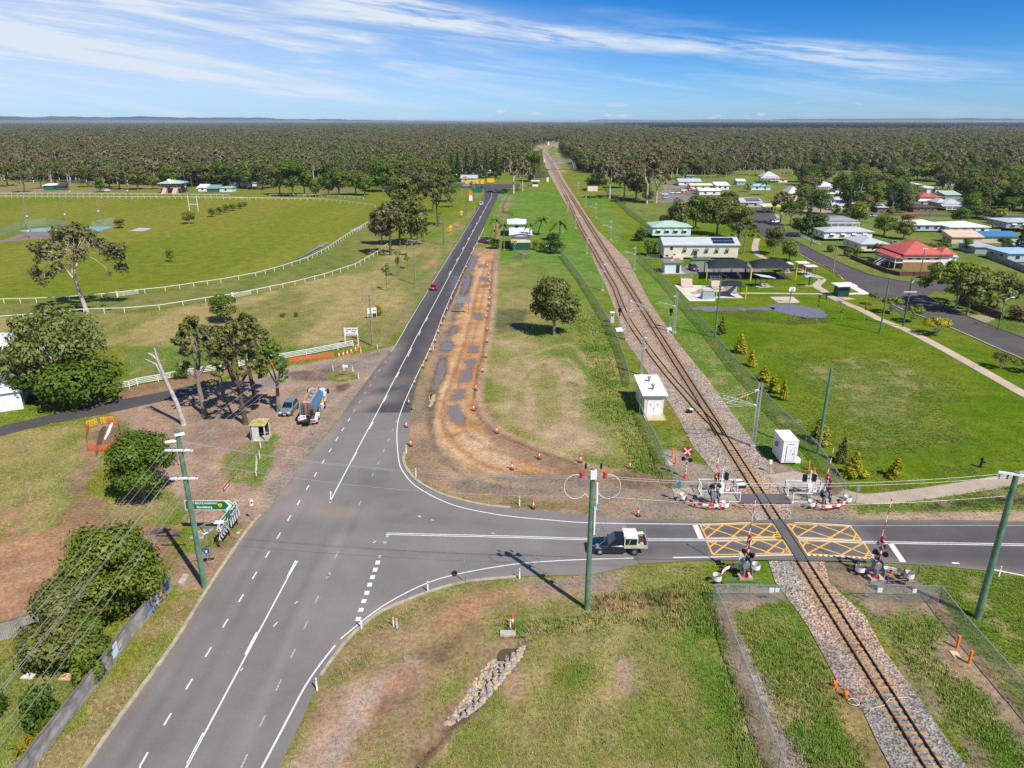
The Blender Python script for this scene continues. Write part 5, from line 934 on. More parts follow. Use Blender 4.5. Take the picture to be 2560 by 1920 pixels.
for x,y,tp,w,lf,lb in ((2041,802,733,14,'lime','bare white stemmed sapling beside the blue puddle'),(2103,800,767,16,'gold','yellow topped sapling beyond the puddle'),(2160,803,748,14,'gold','tall thin yellow sapling beside the path'),(1984,803,782,9,'gold','tiny staked sapling in front of the puddle')):
    plant('sapling',(x,y),tp,w,lb,lf,'pale',name='sapling',cat='sapling')
YP = 'young pines planted along the park fence'
for x,y,tp,w,lf,lb in ((1804,835,789,26,'olive','sparse young pine beside the green light pole'),(1850,882,833,36,'pine','golden young pine second along the park fence'),(1878,916,873,32,'pine','short golden young pine third along the park fence'),(1910,952,913,36,'pine','golden young pine fourth along the park fence'),(1932,980,933,44,'pine','spreading young pine with its pair'),(1957,999,946,32,'pine','slim young pine with its pair'),(2046,1106,1040,62,'pine','wide golden young pine behind the tall green pole'),(2104,1156,1086,40,'olive','sparse dark young pine near the crossing'),(2134,1192,1128,60,'pine','dense golden young pine at the crossing end of the fence'),(2236,1193,1143,50,'pine','small golden pine alone on the park lawn')):
    plant('column',(x,y),tp,w,lb,lf,'grey',group=YP,name='young_pine')
# palms
def palm(base,top,wpx,label,lean=0.0,leafm='green',nf=18):
    x,y = G(*base); h = HT(y,top); w = wid(wpx,base); rng = np.random.default_rng(int(x*10) % 9999)
    t = thing('palm_tree',label,'palm',(x,y,0)); mb = MB(); L = w*.55; zt = max(.4,h-L*.30); mb.tube([(0,0,-.1),(lean*.5,0,zt*.5),(lean,0,zt)],[.22,.16,.13],8); mb.build('trunk',BARK_GREY,t)
    V = []
    for i in range(nf):
        a = i*2.4+rng.random()*.5; e = .95-1.25*(i/nf)+rng.normal()*.08
        for j in range(7):
            s0 = j/7; s1 = (j+1)/7
            P = [np.array((lean+math.cos(a)*L*s*math.cos(e*(1-s*.4)),math.sin(a)*L*s*math.cos(e*(1-s*.4)),zt+L*s*math.sin(e)-L*.62*s*s)) for s in (s0,s1)]
            sd_ = np.array((-math.sin(a),math.cos(a),0)); wd = L*.17*(1-abs(2*(s0+s1)/2-1)**3*.8)
            for sg in (-1,1): V += [P[0],P[1],P[1]+sd_*sg*wd+np.array((math.cos(a)*wd*.4,math.sin(a)*wd*.4,-wd*.45)),P[0]+sd_*sg*wd+np.array((math.cos(a)*wd*.4,math.sin(a)*wd*.4,-wd*.45))]
    obj('crown',quads_mesh('crown',np.array(V),LEAF[leafm]),t); return t
for b,tp,w,lb,ln,lf in (((1240,600),543,34,'tall palm nearest the highway beside the purple car',0,'green'),((1260,626),556,30,'palm at the corner of the gabled cream house',0,'green'),((1236,612),572,24,'short golden palm beside the purple car',0,'lime'),((1324,622),556,32,'slender palm in front of the gabled cream house',0,'green'),((1343,588),538,40,'leaning coconut palm right of the gabled house',2.0,'lime'),((1399,602),546,52,'big shaggy palm with dead skirt right of the house',0,'green'),((1286,628),600,18,'small yellow palm under the gable wall',0,'gold'),
   ((1141,520),462,26,'tall palm beside the highway pole',0,'green'),((1125,520),470,24,'palm in the dark roadside thicket',0,'green'),((2482,778),735,60,'weeping palm against the brown paling fence',0,'olive'),((1912,488),448,30,'palm behind the shop roofs',0,'green'),((1870,480),455,26,'yellow green palm clump behind the shops',0,'lime'),((2440,530),490,34,'palm right of the verandah house',0,'green'),((2460,500),455,24,'tall palm in the far gardens',0,'green'),((2420,480),445,22,'palm above the far white roof',0,'green'),((2500,560),520,30,'palm among the back street hedges',0,'lime')):
    palm(b,tp,w,lb,ln,lf)
for b,tp,w,lf,lb in (((1238,622),596,34,'green','leafy bush between the purple car and the house'),((1388,634),592,50,'dark','big dark bush at the corner of the wire fence'),((1360,630),600,34,'green','bush beside the small blue car'),((1340,625),598,24,'lime','small bright tree beside the gable wall'),((1384,618),580,40,'dark','dark bush under the shaggy palm')):
    plant('round',b,tp,w,lb,lf)
# garden trees in the far part of town
TOWN = 'garden trees among the far houses'
_rg = np.random.default_rng(77); _k = 0
for _ in range(2600):
    px,py = 1990+_rg.random()*620,448+_rg.random()*88
    if px < 2300 and py > 536: continue
    g = G(px,py); clash = False
    HX = globals().get('HOUSE_ZONES')
    for z in ((1696,440,1760,466),(2029,458,2080,486),(2050,482,2090,500),(2020,498,2115,524),(2120,482,2186,512),(2186,452,2226,478),(2190,510,2225,534),(2252,456,2350,488),(2270,478,2360,512),(2278,505,2346,535),(2340,494,2422,530),(2360,446,2420,470),(1960,462,2010,505),(2084,450,2142,478),(2536,455,2570,480)):
        if z[0]-2 < px < z[2]+2 and z[1]-2 < py < z[3]+9: clash = True
    if clash or any((g[0]-a)**2+(g[1]-b)**2 < (4.8)**2 for a,b,c in TREES): continue
    lf = ['green','dark','olive','green','lime','gum'][int(_rg.integers(0,6))]; kd = ['dense','round','dense','gum','dense'][int(_rg.integers(0,5))]
    h = (6.0+8*_rg.random()) if kd != 'round' else 3+2*_rg.random()
    plant(kd,None,None,None,{'green': 'leafy green garden tree among the far houses','dark': 'dark garden tree among the far houses','olive': 'olive garden tree among the far houses','lime': 'yellow green garden tree among the far houses','gum': 'brownish gum among the far houses'}[lf],lf,'grey',group=TOWN,world=g,h=h,w=h*(.75+.4*_rg.random())); _k += 1
    if _k > 290: break
EDGE = 'trees along the edge of the forest'
for _ in range(600):
    px = _rg.random()*2560
    if 1250 < px < 1560 or _k > 380: continue
    e = np.interp(px,[0,200,640,700,900,950,1130,1290,1560,1700,2000,2560],[452,458,466,450,442,466,444,438,440,446,436,446]); g = G(px,e+_rg.random()*5-3)
    if any((g[0]-a)**2+(g[1]-b)**2 < 60 for a,b,c in TREES): continue
    lf = ['gum','olive','brown','olive','green'][int(_rg.integers(0,5))]; h = 9+7*_rg.random(); kd = ['gum','dense','gum'][int(_rg.integers(0,3))]
    plant(kd,None,None,None,{'gum': 'grey brown gum on the near edge of the forest','olive': 'olive tree on the near edge of the forest','brown': 'brown crowned gum on the near edge of the forest','green': 'green tree on the near edge of the forest'}[lf],lf,'pale',group=EDGE,world=g,h=h,w=h*.7); _k += 1
# ================================================================ THINGS NEAR THE CROSSING
WHITE = mat('paint_white',(.80,.80,.78),.45,var=.06,scale=1.5); OFFW = mat('paint_off_white',(.66,.62,.54),.55,var=.08,scale=1.2); STEEL = mat('galvanised_steel',(.42,.45,.47),.45,.6,var=.15,scale=4); GREY = mat('grey_metal',(.26,.28,.30),.5,.3,var=.15)
BLACK = mat('black_plastic',(.012,.012,.014),.45,var=.1); RED = mat('paint_red',(.62,.035,.035),.4,var=.1); ORANGE = mat('paint_orange',(.80,.19,.03),.5,var=.12); YELL = mat('paint_yellow',(.80,.50,.03),.5,var=.1); BLUE = mat('paint_blue',(.03,.16,.42),.5,var=.1)
GREENP = mat('copper_treated_pole',(.105,.195,.115),.8,var=.28,scale=1.4,bump=.3); GREYP = mat('weathered_pole',(.24,.225,.20),.85,var=.25,scale=1.4,bump=.3); DARKP = mat('old_dark_pole',(.10,.085,.075),.85,var=.3,scale=1.4,bump=.3)
WIRE = mat('conductor',(.55,.55,.54),.4,.5); RUBBER = mat('rubber',(.018,.018,.02),.8); GLASS = mat('car_glass',(.012,.018,.022),.06,var=.0,spec=.8); PANE = mat('window_glass',(.03,.035,.045),.12,var=.3,scale=.6,spec=.7); GRNS = mat('sign_green',(.005,.17,.06),.35,var=.06); BLKS = mat('sign_black',(.015,.015,.018),.45); REDS = mat('sign_red',(.50,.02,.045),.4,var=.08)
CONCR = mat('precast_concrete',(.42,.38,.32),.85,var=.2,scale=2.5,bump=.3,weather=.35); TIMB = mat('grey_paling',(.30,.275,.255),.9,var=.4,scale=1.3,bump=.3); TIMC = mat('fence_capping',(.17,.145,.12),.9,var=.3); BROWN = mat('brown_paling',(.13,.045,.03),.8,var=.3); WMESH = meshmat('woven_wire',(.30,.38,.37),.30); WMESH2 = meshmat('dark_woven_wire',(.20,.22,.22),.42); ORMESH = meshmat('barrier_mesh',(.85,.16,.05),.70)
# ---- poles and wires
def pole(base,top,label,kind='green',r=.19,arms=(),name='power_pole',cat='power pole',lamp=None,group=None,cap=True):
    x,y = G(*base); h = HT(y,top); m = {'green': GREENP,'grey': GREYP,'dark': DARKP,'steel': STEEL}[kind]; t = thing(name,label,cat,(x,y,0),0,group)
    mb = MB(); mb.tube([(0,0,-.3),(0,0,h*.5),(0,0,h)],[r*1.12,r*.98,r*.82],14); mb.build('shaft',m,t)
    for a in arms:
        z,L,yaw = a[:3]; mm = a[3] if len(a) > 3 else WHITE; mb = MB(); d = Vector((math.cos(yaw),math.sin(yaw),0)); o = Vector((-d.y,d.x,0))*(-r*.95-.05); mb.bar(-d*L/2+o+Vector((0,0,z)),d*L/2+o+Vector((0,0,z)),.12,.15); ar = mb.build('crossarm',mm,t)
        for k in (-.46,-.2,.2,.46): m2 = MB(); m2.lathe([(.03,0),(.07,.04),(.045,.09),(.075,.13),(.03,.2)],d*L*k+o+Vector((0,0,z+.075)),8); m2.build('insulator',GREY,ar)
        if len(a) <= 4: m2 = MB(); m2.bar(d*L*.3+o+Vector((0,0,z)),Vector((0,0,z-.7)),.04); m2.bar(-d*L*.3+o+Vector((0,0,z)),Vector((0,0,z-.7)),.04); m2.build('arm_brace',STEEL,ar)
    if lamp: 
        z,L,yaw = lamp; d = Vector((math.cos(yaw),math.sin(yaw),0)); mb = MB(); mb.tube([d*r+Vector((0,0,z-.5)),d*(r+.25)+Vector((0,0,z-.25)),d*L*.6+Vector((0,0,z)),d*L+Vector((0,0,z+.08))],.045,8); la = mb.build('lamp_arm',STEEL,t); mb = MB(); mb.box(d*(L+.4)+Vector((0,0,z+.1)),(.85,.36,.14),rz=yaw,top=.75); mb.build('lamp_head',WHITE,la)
    return t,(x,y,h)
P1,p1 = pole((512,1468),1074,'thick green power pole with two white crossarms beside the green direction signs','green',.23,((13.95,2.4,0),(11.3,2.4,0.02)),lamp=(6.6,1.75,.12))
_m = MB(); _m.box((.22,-.1,15.35),(.75,.30,.16),rz=.5); _m.box((-.55,-.2,14.75),(.95,.22,.16),rz=.45); _m.build('transformer_bracket',WHITE,P1)
_m = MB(); _m.tube([(.23,0,8.5),(.25,-.02,3.0),(.24,0,.2)],.05,6); _m.build('cable_riser',GREY,P1)
P2,p2 = pole((1467,1522),1172,'green termination pole with red insulators and looped cables in front of the ute','green',.22)
_h = p2[2]; _m = MB(); _m.box((.05,-.12,_h-.45),(.5,.4,.75)); _m.build('equipment_box',WHITE,P2)
for sx in (-1,1):
    _m = MB(); [_m.lathe([(.05,0),(.2,.03),(.05,.09)],(sx*.95+.05,-.1,_h-.75+k*.14),10) for k in range(4)]; _m.build('insulator',RED,P2)
    _m = MB(); [_m.lathe([(.04,0),(.09,.1),(.09,.25),(.04,.35)],(sx*.62+.05,.1,_h-.1+k*.2),8) for k in range(2)]; _m.build('surge_arrester',BLACK,P2)
    _m = MB(); _m.tube([(sx*1.0,-.1,_h-.4)]+[(sx*(1.35+.95*math.cos(a)),-.15,_h-1.55+1.1*math.sin(a)) for a in [2.0-sx*0-.35*i for i in range(14)]]+[(sx*.3,-.2,_h-2.5)],.022,6); _m.build('cable_loop',WHITE,P2)
_m = MB(); _m.bar((-1.15,-.1,_h-.72),(1.25,-.1,_h-.72),.12,.14); _m.build('crossarm',STEEL,P2)
_m = MB(); _m.tube([(.38,-.15,_h-1.2),(.42,-.2,_h-3.6)],.09,8); _m.tube([(.28,-.16,_h-3.4),(.30,-.2,_h-6.0)],.085,8); _m.build('conduit',WHITE,P2)
for z in (3.2,5.6,7.1): _m = MB(); _m.box((.6,-.25,_h-z),(.26,.2,.34),rz=.4); _m.bar((.2,-.1,_h-z),(.95,-.35,_h-z-.2),.06); _m.tube([(.6,-.25,_h-z),(1.25,-.3,_h-z+.6),(1.05,-.3,_h-z+1.8),(.7,-.2,_h-z+2.4)],.022,5); _m.build('fuse_switch',STEEL,P2)
P3,p3 = pole((2443,1545),1180,'thick green power pole right of the crossing, carrying a slanting white crossarm','green',.26)
_m = MB(); _m.bar((-1.35,.2,p3[2]-.1),(1.5,-.55,p3[2]-.25),.14,.17); _a = _m.build('crossarm',WHITE,P3)
for k in (-.9,-.45,.5,1.0): _m = MB(); _m.lathe([(.03,0),(.09,.05),(.05,.12),(.09,.2),(.05,.26),(.09,.34),(.03,.4)],(k*1.3,.0-k*.22,p3[2]-.68),8); _m.build('insulator',mat('insulator_teal',(.06,.2,.2),.3),_a)
pole((2044,1134),921,'tall plain green pole rising from the park fence near the white equipment cabin','green',.20,name='light_pole',cat='pole'); pole((1787,844),703,'green pole standing between the wire fence and the skate ramps','green',.17,name='light_pole',cat='pole')
pole((2199,833),694,'green pole beside the curved footpath','green',.17,name='light_pole',cat='pole'); pole((2257,817),697,'dark wooden pole with a white crossarm between the path and the street','dark',.17,((7.4,2.6,0),(9.4,2.0,.9)))
pole((2299,692),626,'dark pole with a small crossarm in front of the red roofed house','green',.13,((7.7,1.6,0),)); pole((2081,689),601,'grey pole on the verge by the white shelters','grey',.16); pole((2027,616),561,'thin dark pole on the white picket fence verge','dark',.13)
pole((932,865),737,'grey power pole with two crossarms beside the roadside pub sign','grey',.17,((11.2,2.9,.1,GREYP),(9.1,2.9,.1,GREYP))); pole((1039,711),616,'grey power pole with double crossarms beyond the red car','grey',.17,((11.4,3.0,.1,GREYP),(9.6,3.0,.1,GREYP)))
pole((1110,613),537,'green roadside pole beyond the dark gum clump','green',.17,((9.0,1.4,.1,GREYP),)); pole((1167,530),468,'green pole with white crossarm near the highway bend','green',.17,((12.2,3.4,.1),)); pole((1198,480),447,'green pole near the far junction','green',.17)
pole((2495,824),740,'thin pole with a lamp arm beside the brown paling fence','green',.10,name='light_pole',cat='pole',lamp=(6.5,1.5,.3)); pole((120,1010),895,'dark leaning pole hidden among the leaves by the white shed','dark',.17)
pole((1328,466),429,'green pole beside the small hut near the footbridge','green',.13,name='light_pole',cat='pole'); pole((1835,440),398,'tall thin pole behind the far shops','green',.14,name='light_pole',cat='pole'); pole((1732,569),533,'thin green pole behind the pale green house','green',.10,name='light_pole',cat='pole'); pole((2323,543),521,'dark pole on the back street','dark',.12)
for b,tp,lb,fl in (((181,506),420,'tall pole at the back of the oval without lights',0),((324,506),413,'tall pole with a white box at its foot behind the oval',0),((253,561),454,'white floodlight pole at the corner of the teal court',1),((77,580),453,'tallest floodlight pole at the near end of the teal court',1),((76,596),535,'short white floodlight pole in front of the teal court',1),((166,553),498,'dark floodlight pole behind the tall gum',1),((467,488),422,'dark pole by the racecourse rail behind the goal posts',0)):
    t,(x,y,h) = pole(b,tp,lb,'grey' if fl else 'green',.14,name='floodlight_pole' if fl else 'light_pole',cat='floodlight' if fl else 'pole')
    if fl: _m = MB(); _m.box((0,-.2,h),(2.0,.15,.12)); _m.box((-.6,-.3,h-.25),(.6,.4,.45)); _m.box((.6,-.3,h-.25),(.6,.4,.45)); _m.build('lamp_head',GREY,t)
    _m = MB(); _m.box((0,-.22,h*.32),(.5,.25,.6)); _m.build('switch_box',WHITE,t)
def wire(a,b,sag,label='thin pale power line strung overhead',r=.014,group='overhead power lines',m=None):
    a,b = Vector(a),Vector(b); n = 16; mb = MB(); pts = [a.lerp(b,i/n)-Vector((0,0,sag*4*(i/n)*(1-i/n)))-a for i in range(n+1)]; mb.tube(pts,r,5,caps=False); o = mb.build('power_line',m or WIRE); o.location = a; return tag(o,label,'power line',group)
for i,k in enumerate((-.46,-.2,.2,.46)): wire((p1[0]+2.4*k,p1[1]-.25,14.1),(-25.6+2.4*k,10,14.0),.6,'pale power line running from the upper arm of the green pole over the back yard')
for i,k in enumerate((-.46,.2,.46)): wire((p1[0]+2.4*k,p1[1]-.25,11.45),(-25.6+2.4*k,10,11.4),.6,'pale power line running from the lower arm of the green pole over the back yard')
for i,(dz,dy) in enumerate(((14.8,-.2),(14.5,.2),(13.1,-.4))):
    wire((p1[0]+.3,p1[1]+dy,dz),(p2[0]-1.0,p2[1]+dy*.6,p2[2]-(.6,.9,2.4)[i]),.9,'pale power line crossing the road to the termination pole'); wire((p2[0]+1.1,p2[1]+dy*.6,p2[2]-(.6,.9,2.4)[i]),(p3[0]-.9+.3*i,p3[1]+.1,p3[2]-(.2,.5,2.2)[i]),.8,'pale power line from the termination pole across the railway')
for k in (-.46,.46): wire((G(932,865)[0]+2.9*k,G(932,865)[1],11.3),(G(1039,711)[0]+3*k,G(1039,711)[1],11.5),1.2,'pale power line strung along the highway verge',.018); wire((G(1039,711)[0]+3*k,G(1039,711)[1],11.5),(G(1110,613)[0]+.7*k,G(1110,613)[1],9.2),1.2,'pale power line strung along the highway verge',.018)
for k in (-.46,.2,.46): wire((G(932,865)[0]+2.9*k,G(932,865)[1],11.3),(p1[0]+2.4*k,p1[1]+.1,14.0),1.2,'pale power line from the highway verge to the green pole',.016)
# ---- level crossing
def banded(mb,a,b,r,n,ms=(0,1),seg=10,r2=None):
    a,b = Vector(a),Vector(b)
    for i in range(n): mb.cur = ms[i % 2]; rr0 = r+((r2 or r)-r)*i/n; mb.tube([a.lerp(b,i/n),a.lerp(b,(i+1)/n)],rr0,seg,caps=(i in (0,n-1)),smooth=True)
    mb.cur = 0
def diamond(t,z,yaw,s=.55,x=0.0,y=0.0):
    d = Vector((math.cos(yaw),math.sin(yaw),0)); nrm = Vector((-d.y,d.x,0)); c = Vector((x,y,z))+nrm*-.12; mb = MB(); q = [d*s,Vector((0,0,s*1.05)),-d*s,Vector((0,0,-s*1.05))]
    for off in (0,): mb.add([c+p+nrm*o for o in (-.015,.015) for p in q],[(0,1,2,3),(7,6,5,4),(0,4,5,1),(1,5,6,2),(2,6,7,3),(3,7,4,0)])
    b = mb.build('sign_board',REDS,t); mb = MB()
    for a,e in ((d*s*.5+Vector((0,0,s*.5)),-d*s*.5-Vector((0,0,s*.5))),(d*s*.5-Vector((0,0,s*.5)),-d*s*.5+Vector((0,0,s*.5)))): mb.bar(c+a-nrm*.025,c+e-nrm*.025,.012,.17)
    mb.build('crossbuck',WHITE,b)
def lamps(t,z,yaw,n=2,r=.26,x=0.0,y=0.0):
    d = Vector((math.cos(yaw),math.sin(yaw),0)); nrm = Vector((d.y,-d.x,0)); mb = MB(); mb.bar(Vector((x,y,z))-d*.42,Vector((x,y,z))+d*.42,.06); 
    ba = mb.build('lamp_bracket',BLACK,t)
    for s in (-1,1):
        c = Vector((x,y,z))+d*.42*s; mb = MB(); mb.tube([c-nrm*.05,c+nrm*.04],r,16); mb.tube([c+nrm*.04,c+nrm*.36],[.13,.15],12); o = mb.build('signal_lamp',BLACK,t); mb = MB(); mb.tube([c+nrm*.045,c+nrm*.075],.105,12); mb.build('lens',mat('red_lens',(.25,.01,.01),.2),o)
def crossing_signal(base,top,armtop,label,yaw,lamp_yaws,drums=True):
    x,y = G(*base); h = HT(y,top); ah = HT(y,armtop); t = thing('crossing_signal',label,'crossing signal',(x,y,0)); mb = MB(); banded(mb,(0,0,.55),(0,0,h-.25),.085,12); mb.build('mast',[RED,WHITE],t)
    mb = MB(); mb.lathe([(.13,h-.28),(.14,h-.02),(.06,h+.06)],n=12); mb.build('mast_cap',RED,t); mb = MB(); mb.lathe([(.42,.12),(.34,.2),(.16,.55),(.12,.75)],n=12); mb.build('base_casting',RED,t); mb = MB(); mb.box((0,0,.04),(1.25,1.0,.2)); mb.build('footing',CONCR,t)
    diamond(t,h-.85,yaw); [lamps(t,h*f,a) for f,a in lamp_yaws]
    dx = .42 if yaw > 0 else -.42; mb = MB(); mb.box((0,.0,1.35),(.62,.5,.62)); mb.box((.36,0,1.45),(.08,.7,.95)); mb.box((-.36,0,1.45),(.08,.7,.95)); me_ = mb.build('barrier_mechanism',GREY,t)
    mb = MB(); mb.box((.36,-.55,1.0),(.1,.5,.75)); mb.box((-.36,-.55,1.0),(.1,.5,.75)); mb.build('counterweight',GREY,me_)
    mb = MB(); banded(mb,(-.25,.15,1.4),(.16,.25,ah),.062,9,(1,0),8,.035); g = mb.build('barrier_arm',[RED,WHITE],t); mb = MB(); mb.sphere((.16,.25,ah+.03),.09); mb.build('arm_tip_lamp',RED,g)
    mb = MB(); mb.bar((-.3,.1,h-.9),(-1.0,.35,h-.45),.035); mb.bar((-.3,.1,h-1.3),(-.75,.2,h-1.05),.03); mb.build('conduit',GREY,t); mb = MB(); mb.box((-.62,.1,2.05),(.30,.08,.85),rz=.3); mb.build('notice_plate',mat('plate_pale',(.5,.58,.6),.5),t); return t
crossing_signal((1783,1264),1183,1121,'crossing signal with raised barrier behind the left curved guard rail',1.2,((.62,.2),(.36,2.6))); crossing_signal((2059,1264),1184,1122,'crossing signal with raised barrier behind the right curved guard rail on the park side',1.9,((.60,1.3),(.36,.3)))
crossing_signal((1862,1442),1337,1251,'crossing signal with raised barrier on the near side, left of the line',1.05,((.56,2.2),(.50,1.0))); crossing_signal((2188,1445),1341,1254,'crossing signal with raised barrier on the near side, right of the line',-1.0,((.60,2.6),(.52,4.2)))
x,y = G(1713,1194); _t = thing('crossing_signal','pole with red crossed sign and two lamps but no barrier, among orange posts','crossing signal',(x,y,0)); h = HT(y,1115); _m = MB(); banded(_m,(0,0,.3),(0,0,2.2),.075,8); _m.build('mast',[RED,WHITE],_t); _m = MB(); _m.tube([(0,0,2.2),(0,0,h)],.05,8); _m.build('upper_mast',STEEL,_t); _m = MB(); _m.lathe([(.28,0),(.1,.35)],n=10); _m.build('base_casting',RED,_t); diamond(_t,h-.65,-.35,.75); lamps(_t,h-1.75,-.5)
def guard_rail(pts,label,front):
    P = smooth_line(GP(pts),5); o = P[0]; t = thing('guard_rail',label,'guard rail',o); L = [(a-o[0],b-o[1]) for a,b in P]; D = resample(L,.22); mb = MB(); n = len(D)
    for i in range(n-1):
        a,b = D[i],D[i+1]; d = Vector((b[0]-a[0],b[1]-a[1])).normalized(); nn = Vector((-d.y,d.x))*.03; nn *= 1
        mb.cur = (i//2) % 2; sh = .0
        prof = [(-.03,.50),(.03,.55),(-.03,.62),(-.03,.70),(.03,.77),(-.03,.84)]
        for (u0,z0),(u1,z1) in zip(prof[:-1],prof[1:]):
            u0,u1 = u0*1.2,u1*1.2; e0 = Vector((-d.y,d.x)); k = (z0-.5)*.6
            mb.add([(a[0]+e0.x*u0,a[1]+e0.y*u0,z0),(b[0]+e0.x*u0,b[1]+e0.y*u0,z0),(b[0]+e0.x*u1,b[1]+e0.y*u1,z1),(a[0]+e0.x*u1,a[1]+e0.y*u1,z1)],[(0,1,2,3)])
            mb.add([(a[0]+e0.x*(u0+.012),a[1]+e0.y*(u0+.012),z0),(b[0]+e0.x*(u0+.012),b[1]+e0.y*(u0+.012),z0),(b[0]+e0.x*(u1+.012),b[1]+e0.y*(u1+.012),z1),(a[0]+e0.x*(u1+.012),a[1]+e0.y*(u1+.012),z1)],[(3,2,1,0)])
    mb.build('rail',[RED,WHITE] if front else [WHITE,mat('rail_back_grey',(.55,.55,.55),.5)],t); f0 = None
    for k in (.08,.36,.64,.92):
        p = D[int(k*(n-1))]; 
        if f0 is None: mb = MB(); mb.box((0,0,.40),(.16,.16,.95)); f0 = mb.build('post',RED,t); f0.location = (p[0],p[1]+.14,0)
        else: inst(f0,'post',t,(p[0],p[1]+.14,0))
    for p,k in ((D[0],0),(D[-1],1)):
        mb = MB(); r = .42; pr = [(r*math.cos(a),r*math.sin(a)) for a in [2*PI*i/18 for i in range(19)]]; mb.add([(a,b,z) for z in (.45,.92) for a,b in pr],[(i,i+1,19+i+1,19+i) for i in range(18)]); mb.add([(a*.96,b*.96,z) for z in (.45,.92) for a,b in pr],[(19+i,19+i+1,i+1,i) for i in range(18)]); e = mb.build('end_drum',WHITE,t); e.location = (p[0]+(-.2 if k == 0 else .2),p[1]+.25,0)
    return t
guard_rail([(1712,1256),(1727,1266),(1755,1274),(1790,1277),(1808,1276)],'curved red and white guard rail at the left far corner of the crossing',True); guard_rail([(2034,1274),(2056,1279),(2090,1277),(2108,1270),(2115,1262)],'curved red and white guard rail at the park corner of the crossing',True)
guard_rail([(1798,1462),(1806,1442),(1822,1432),(1850,1430),(1884,1434)],'curved guard rail seen from behind at the near left corner of the crossing',False); guard_rail([(2156,1440),(2180,1433),(2215,1433),(2245,1440),(2268,1456)],'curved guard rail seen from behind at the near right corner of the crossing',False)
def panel(t,a,b,h,rail=.07,bars=True,name='fence_panel',m=None):
    mb = MB(); a = Vector((*a,0)); b = Vector((*b,0)); U = Vector((0,0,1)); mb.bar(a+U*h,b+U*h,rail); mb.bar(a+U*.12,b+U*.12,rail*.8); k = max(1,int((b-a).length/2.2))
    for i in range(k+1): p = a.lerp(b,i/k); mb.bar(p,p+U*h,rail)
    if bars:
        n = int((b-a).length/.16)
        for i in range(1,n): p = a.lerp(b,i/n); mb.bar(p+U*.12,p+U*h,.016)
    for q in (a,b): mb.box(q+Vector((0,0,.03)),(.2,.2,.06))
    return mb.build(name,m or WHITE,t)
def enclosure(fr,bk,lf,rt,mast,label):
    o = G(*bk[0]); t = thing('pedestrian_maze',label,'pedestrian gate',o); L = lambda p: (G(*p)[0]-o[0],G(*p)[1]-o[1]); panel(t,L(fr[0]),L(fr[1]),1.25); panel(t,L(bk[0]),L(bk[1]),1.25); panel(t,L(bk[0]),L(lf),1.25); panel(t,L(bk[1]),L(rt),1.25)
    a,b = Vector(L(lf)),Vector(L(rt)); panel(t,tuple(a.lerp(b,.42)),tuple(a.lerp(b,.98)),1.1,.05,m=STEEL,name='swing_gate')
    c = a.lerp(b,.72); mb = MB(); mb.box((c.x,c.y-.08,.85),(.42,.03,.62)); n = mb.build('notice',WHITE,t); mb = MB(); mb.tube([(c.x,c.y-.10,1.0),(c.x,c.y-.115,1.0)],.13,14); mb.build('no_entry_disc',RED,n); mb = MB(); mb.box((c.x,c.y-.125,1.0),(.17,.012,.045)); mb.build('no_entry_bar',WHITE,n)
    mx = L(mast[0]); h = HT(G(*mast[0])[1],mast[1]); mb = MB(); mb.tube([(*mx,0),(*mx,h)],.075,10); mb.sphere((*mx,h),.1); ms = mb.build('signal_mast',WHITE,t); mb = MB(); mb.box((mx[0]+.55,mx[1]+.2,h-.95),(.42,.34,.8)); mb.box((mx[0]-.5,mx[1]+.2,h-.95),(.42,.34,.8)); mb.bar((mx[0]-.5,mx[1],h-.9),(mx[0]+.5,mx[1],h-.9),.05); mb.build('signal_lamp',BLACK,ms); mb = MB(); mb.box((mx[0],mx[1]-.2,1.0),(.5,.4,1.2)); mb.build('control_box',WHITE,t); return t
enclosure(((1760,1255),(1849,1257)),((1744,1222),(1832,1223)),(1752,1238),(1842,1238),((1800,1238),1174),'white pedestrian maze on the left side of the line'); enclosure(((1981,1257),(2072,1259)),((1961,1225),(2048,1227)),(1969,1239),(2059,1241),((2018,1240),1178),'white pedestrian maze on the park side of the line')
# ---- fences
def fence(poly,h,label,name='wire_fence',cat='fence',step=3.0,kind='wire',mesh=None,rail=True,postr=.035,pm=None,closed_top=.035):
    W = resample(GP(poly),step); o = W[0]; t = thing(name,label,cat,o); L = [(a-o[0],b-o[1]) for a,b in W]; first = None; rest = MB(); pm = pm or STEEL; n = 0
    order = sorted(range(len(L)),key=lambda i: W[i][1])
    for i in order:
        p = L[i]
        if n >= 95: rest.tube([(p[0],p[1],-.1),(p[0],p[1],h+.05)],postr,6) if kind != 'race' else rest.box((p[0],p[1],h/2),(.10,.10,h))
        elif first is None:
            mb = MB(); mb.tube([(0,0,-.1),(0,0,h+.05)],postr,8) if kind != 'race' else mb.box((0,0,h/2-.05),(.11,.11,h)); first = mb.build('post',pm,t); first.location = (*p,0)
        else: inst(first,'post',t,(*p,0))
        n += 1
    if rest.v: stuff(rest.build('posts',pm,t))
    if rail: mb = MB(); [mb.bar((*a,h),(*b,h),closed_top*2) for a,b in zip(L[:-1],L[1:])]; mb.build('top_rail',pm,t)
    if kind == 'wire':
        mb = MB(); [mb.add([(*a,.03),(*b,.03),(*b,h-.01),(*a,h-.01)],[(0,1,2,3)]) for a,b in zip(L[:-1],L[1:])]; mb.build('wire_mesh',mesh or WMESH,t)
    if kind == 'rails':
        for z in (h*.28,h*.52,h*.76): mb = MB(); [mb.bar((*a,z),(*b,z),.045,.09) for a,b in zip(L[:-1],L[1:])]; mb.build('lower_rail',pm,t)
    return t
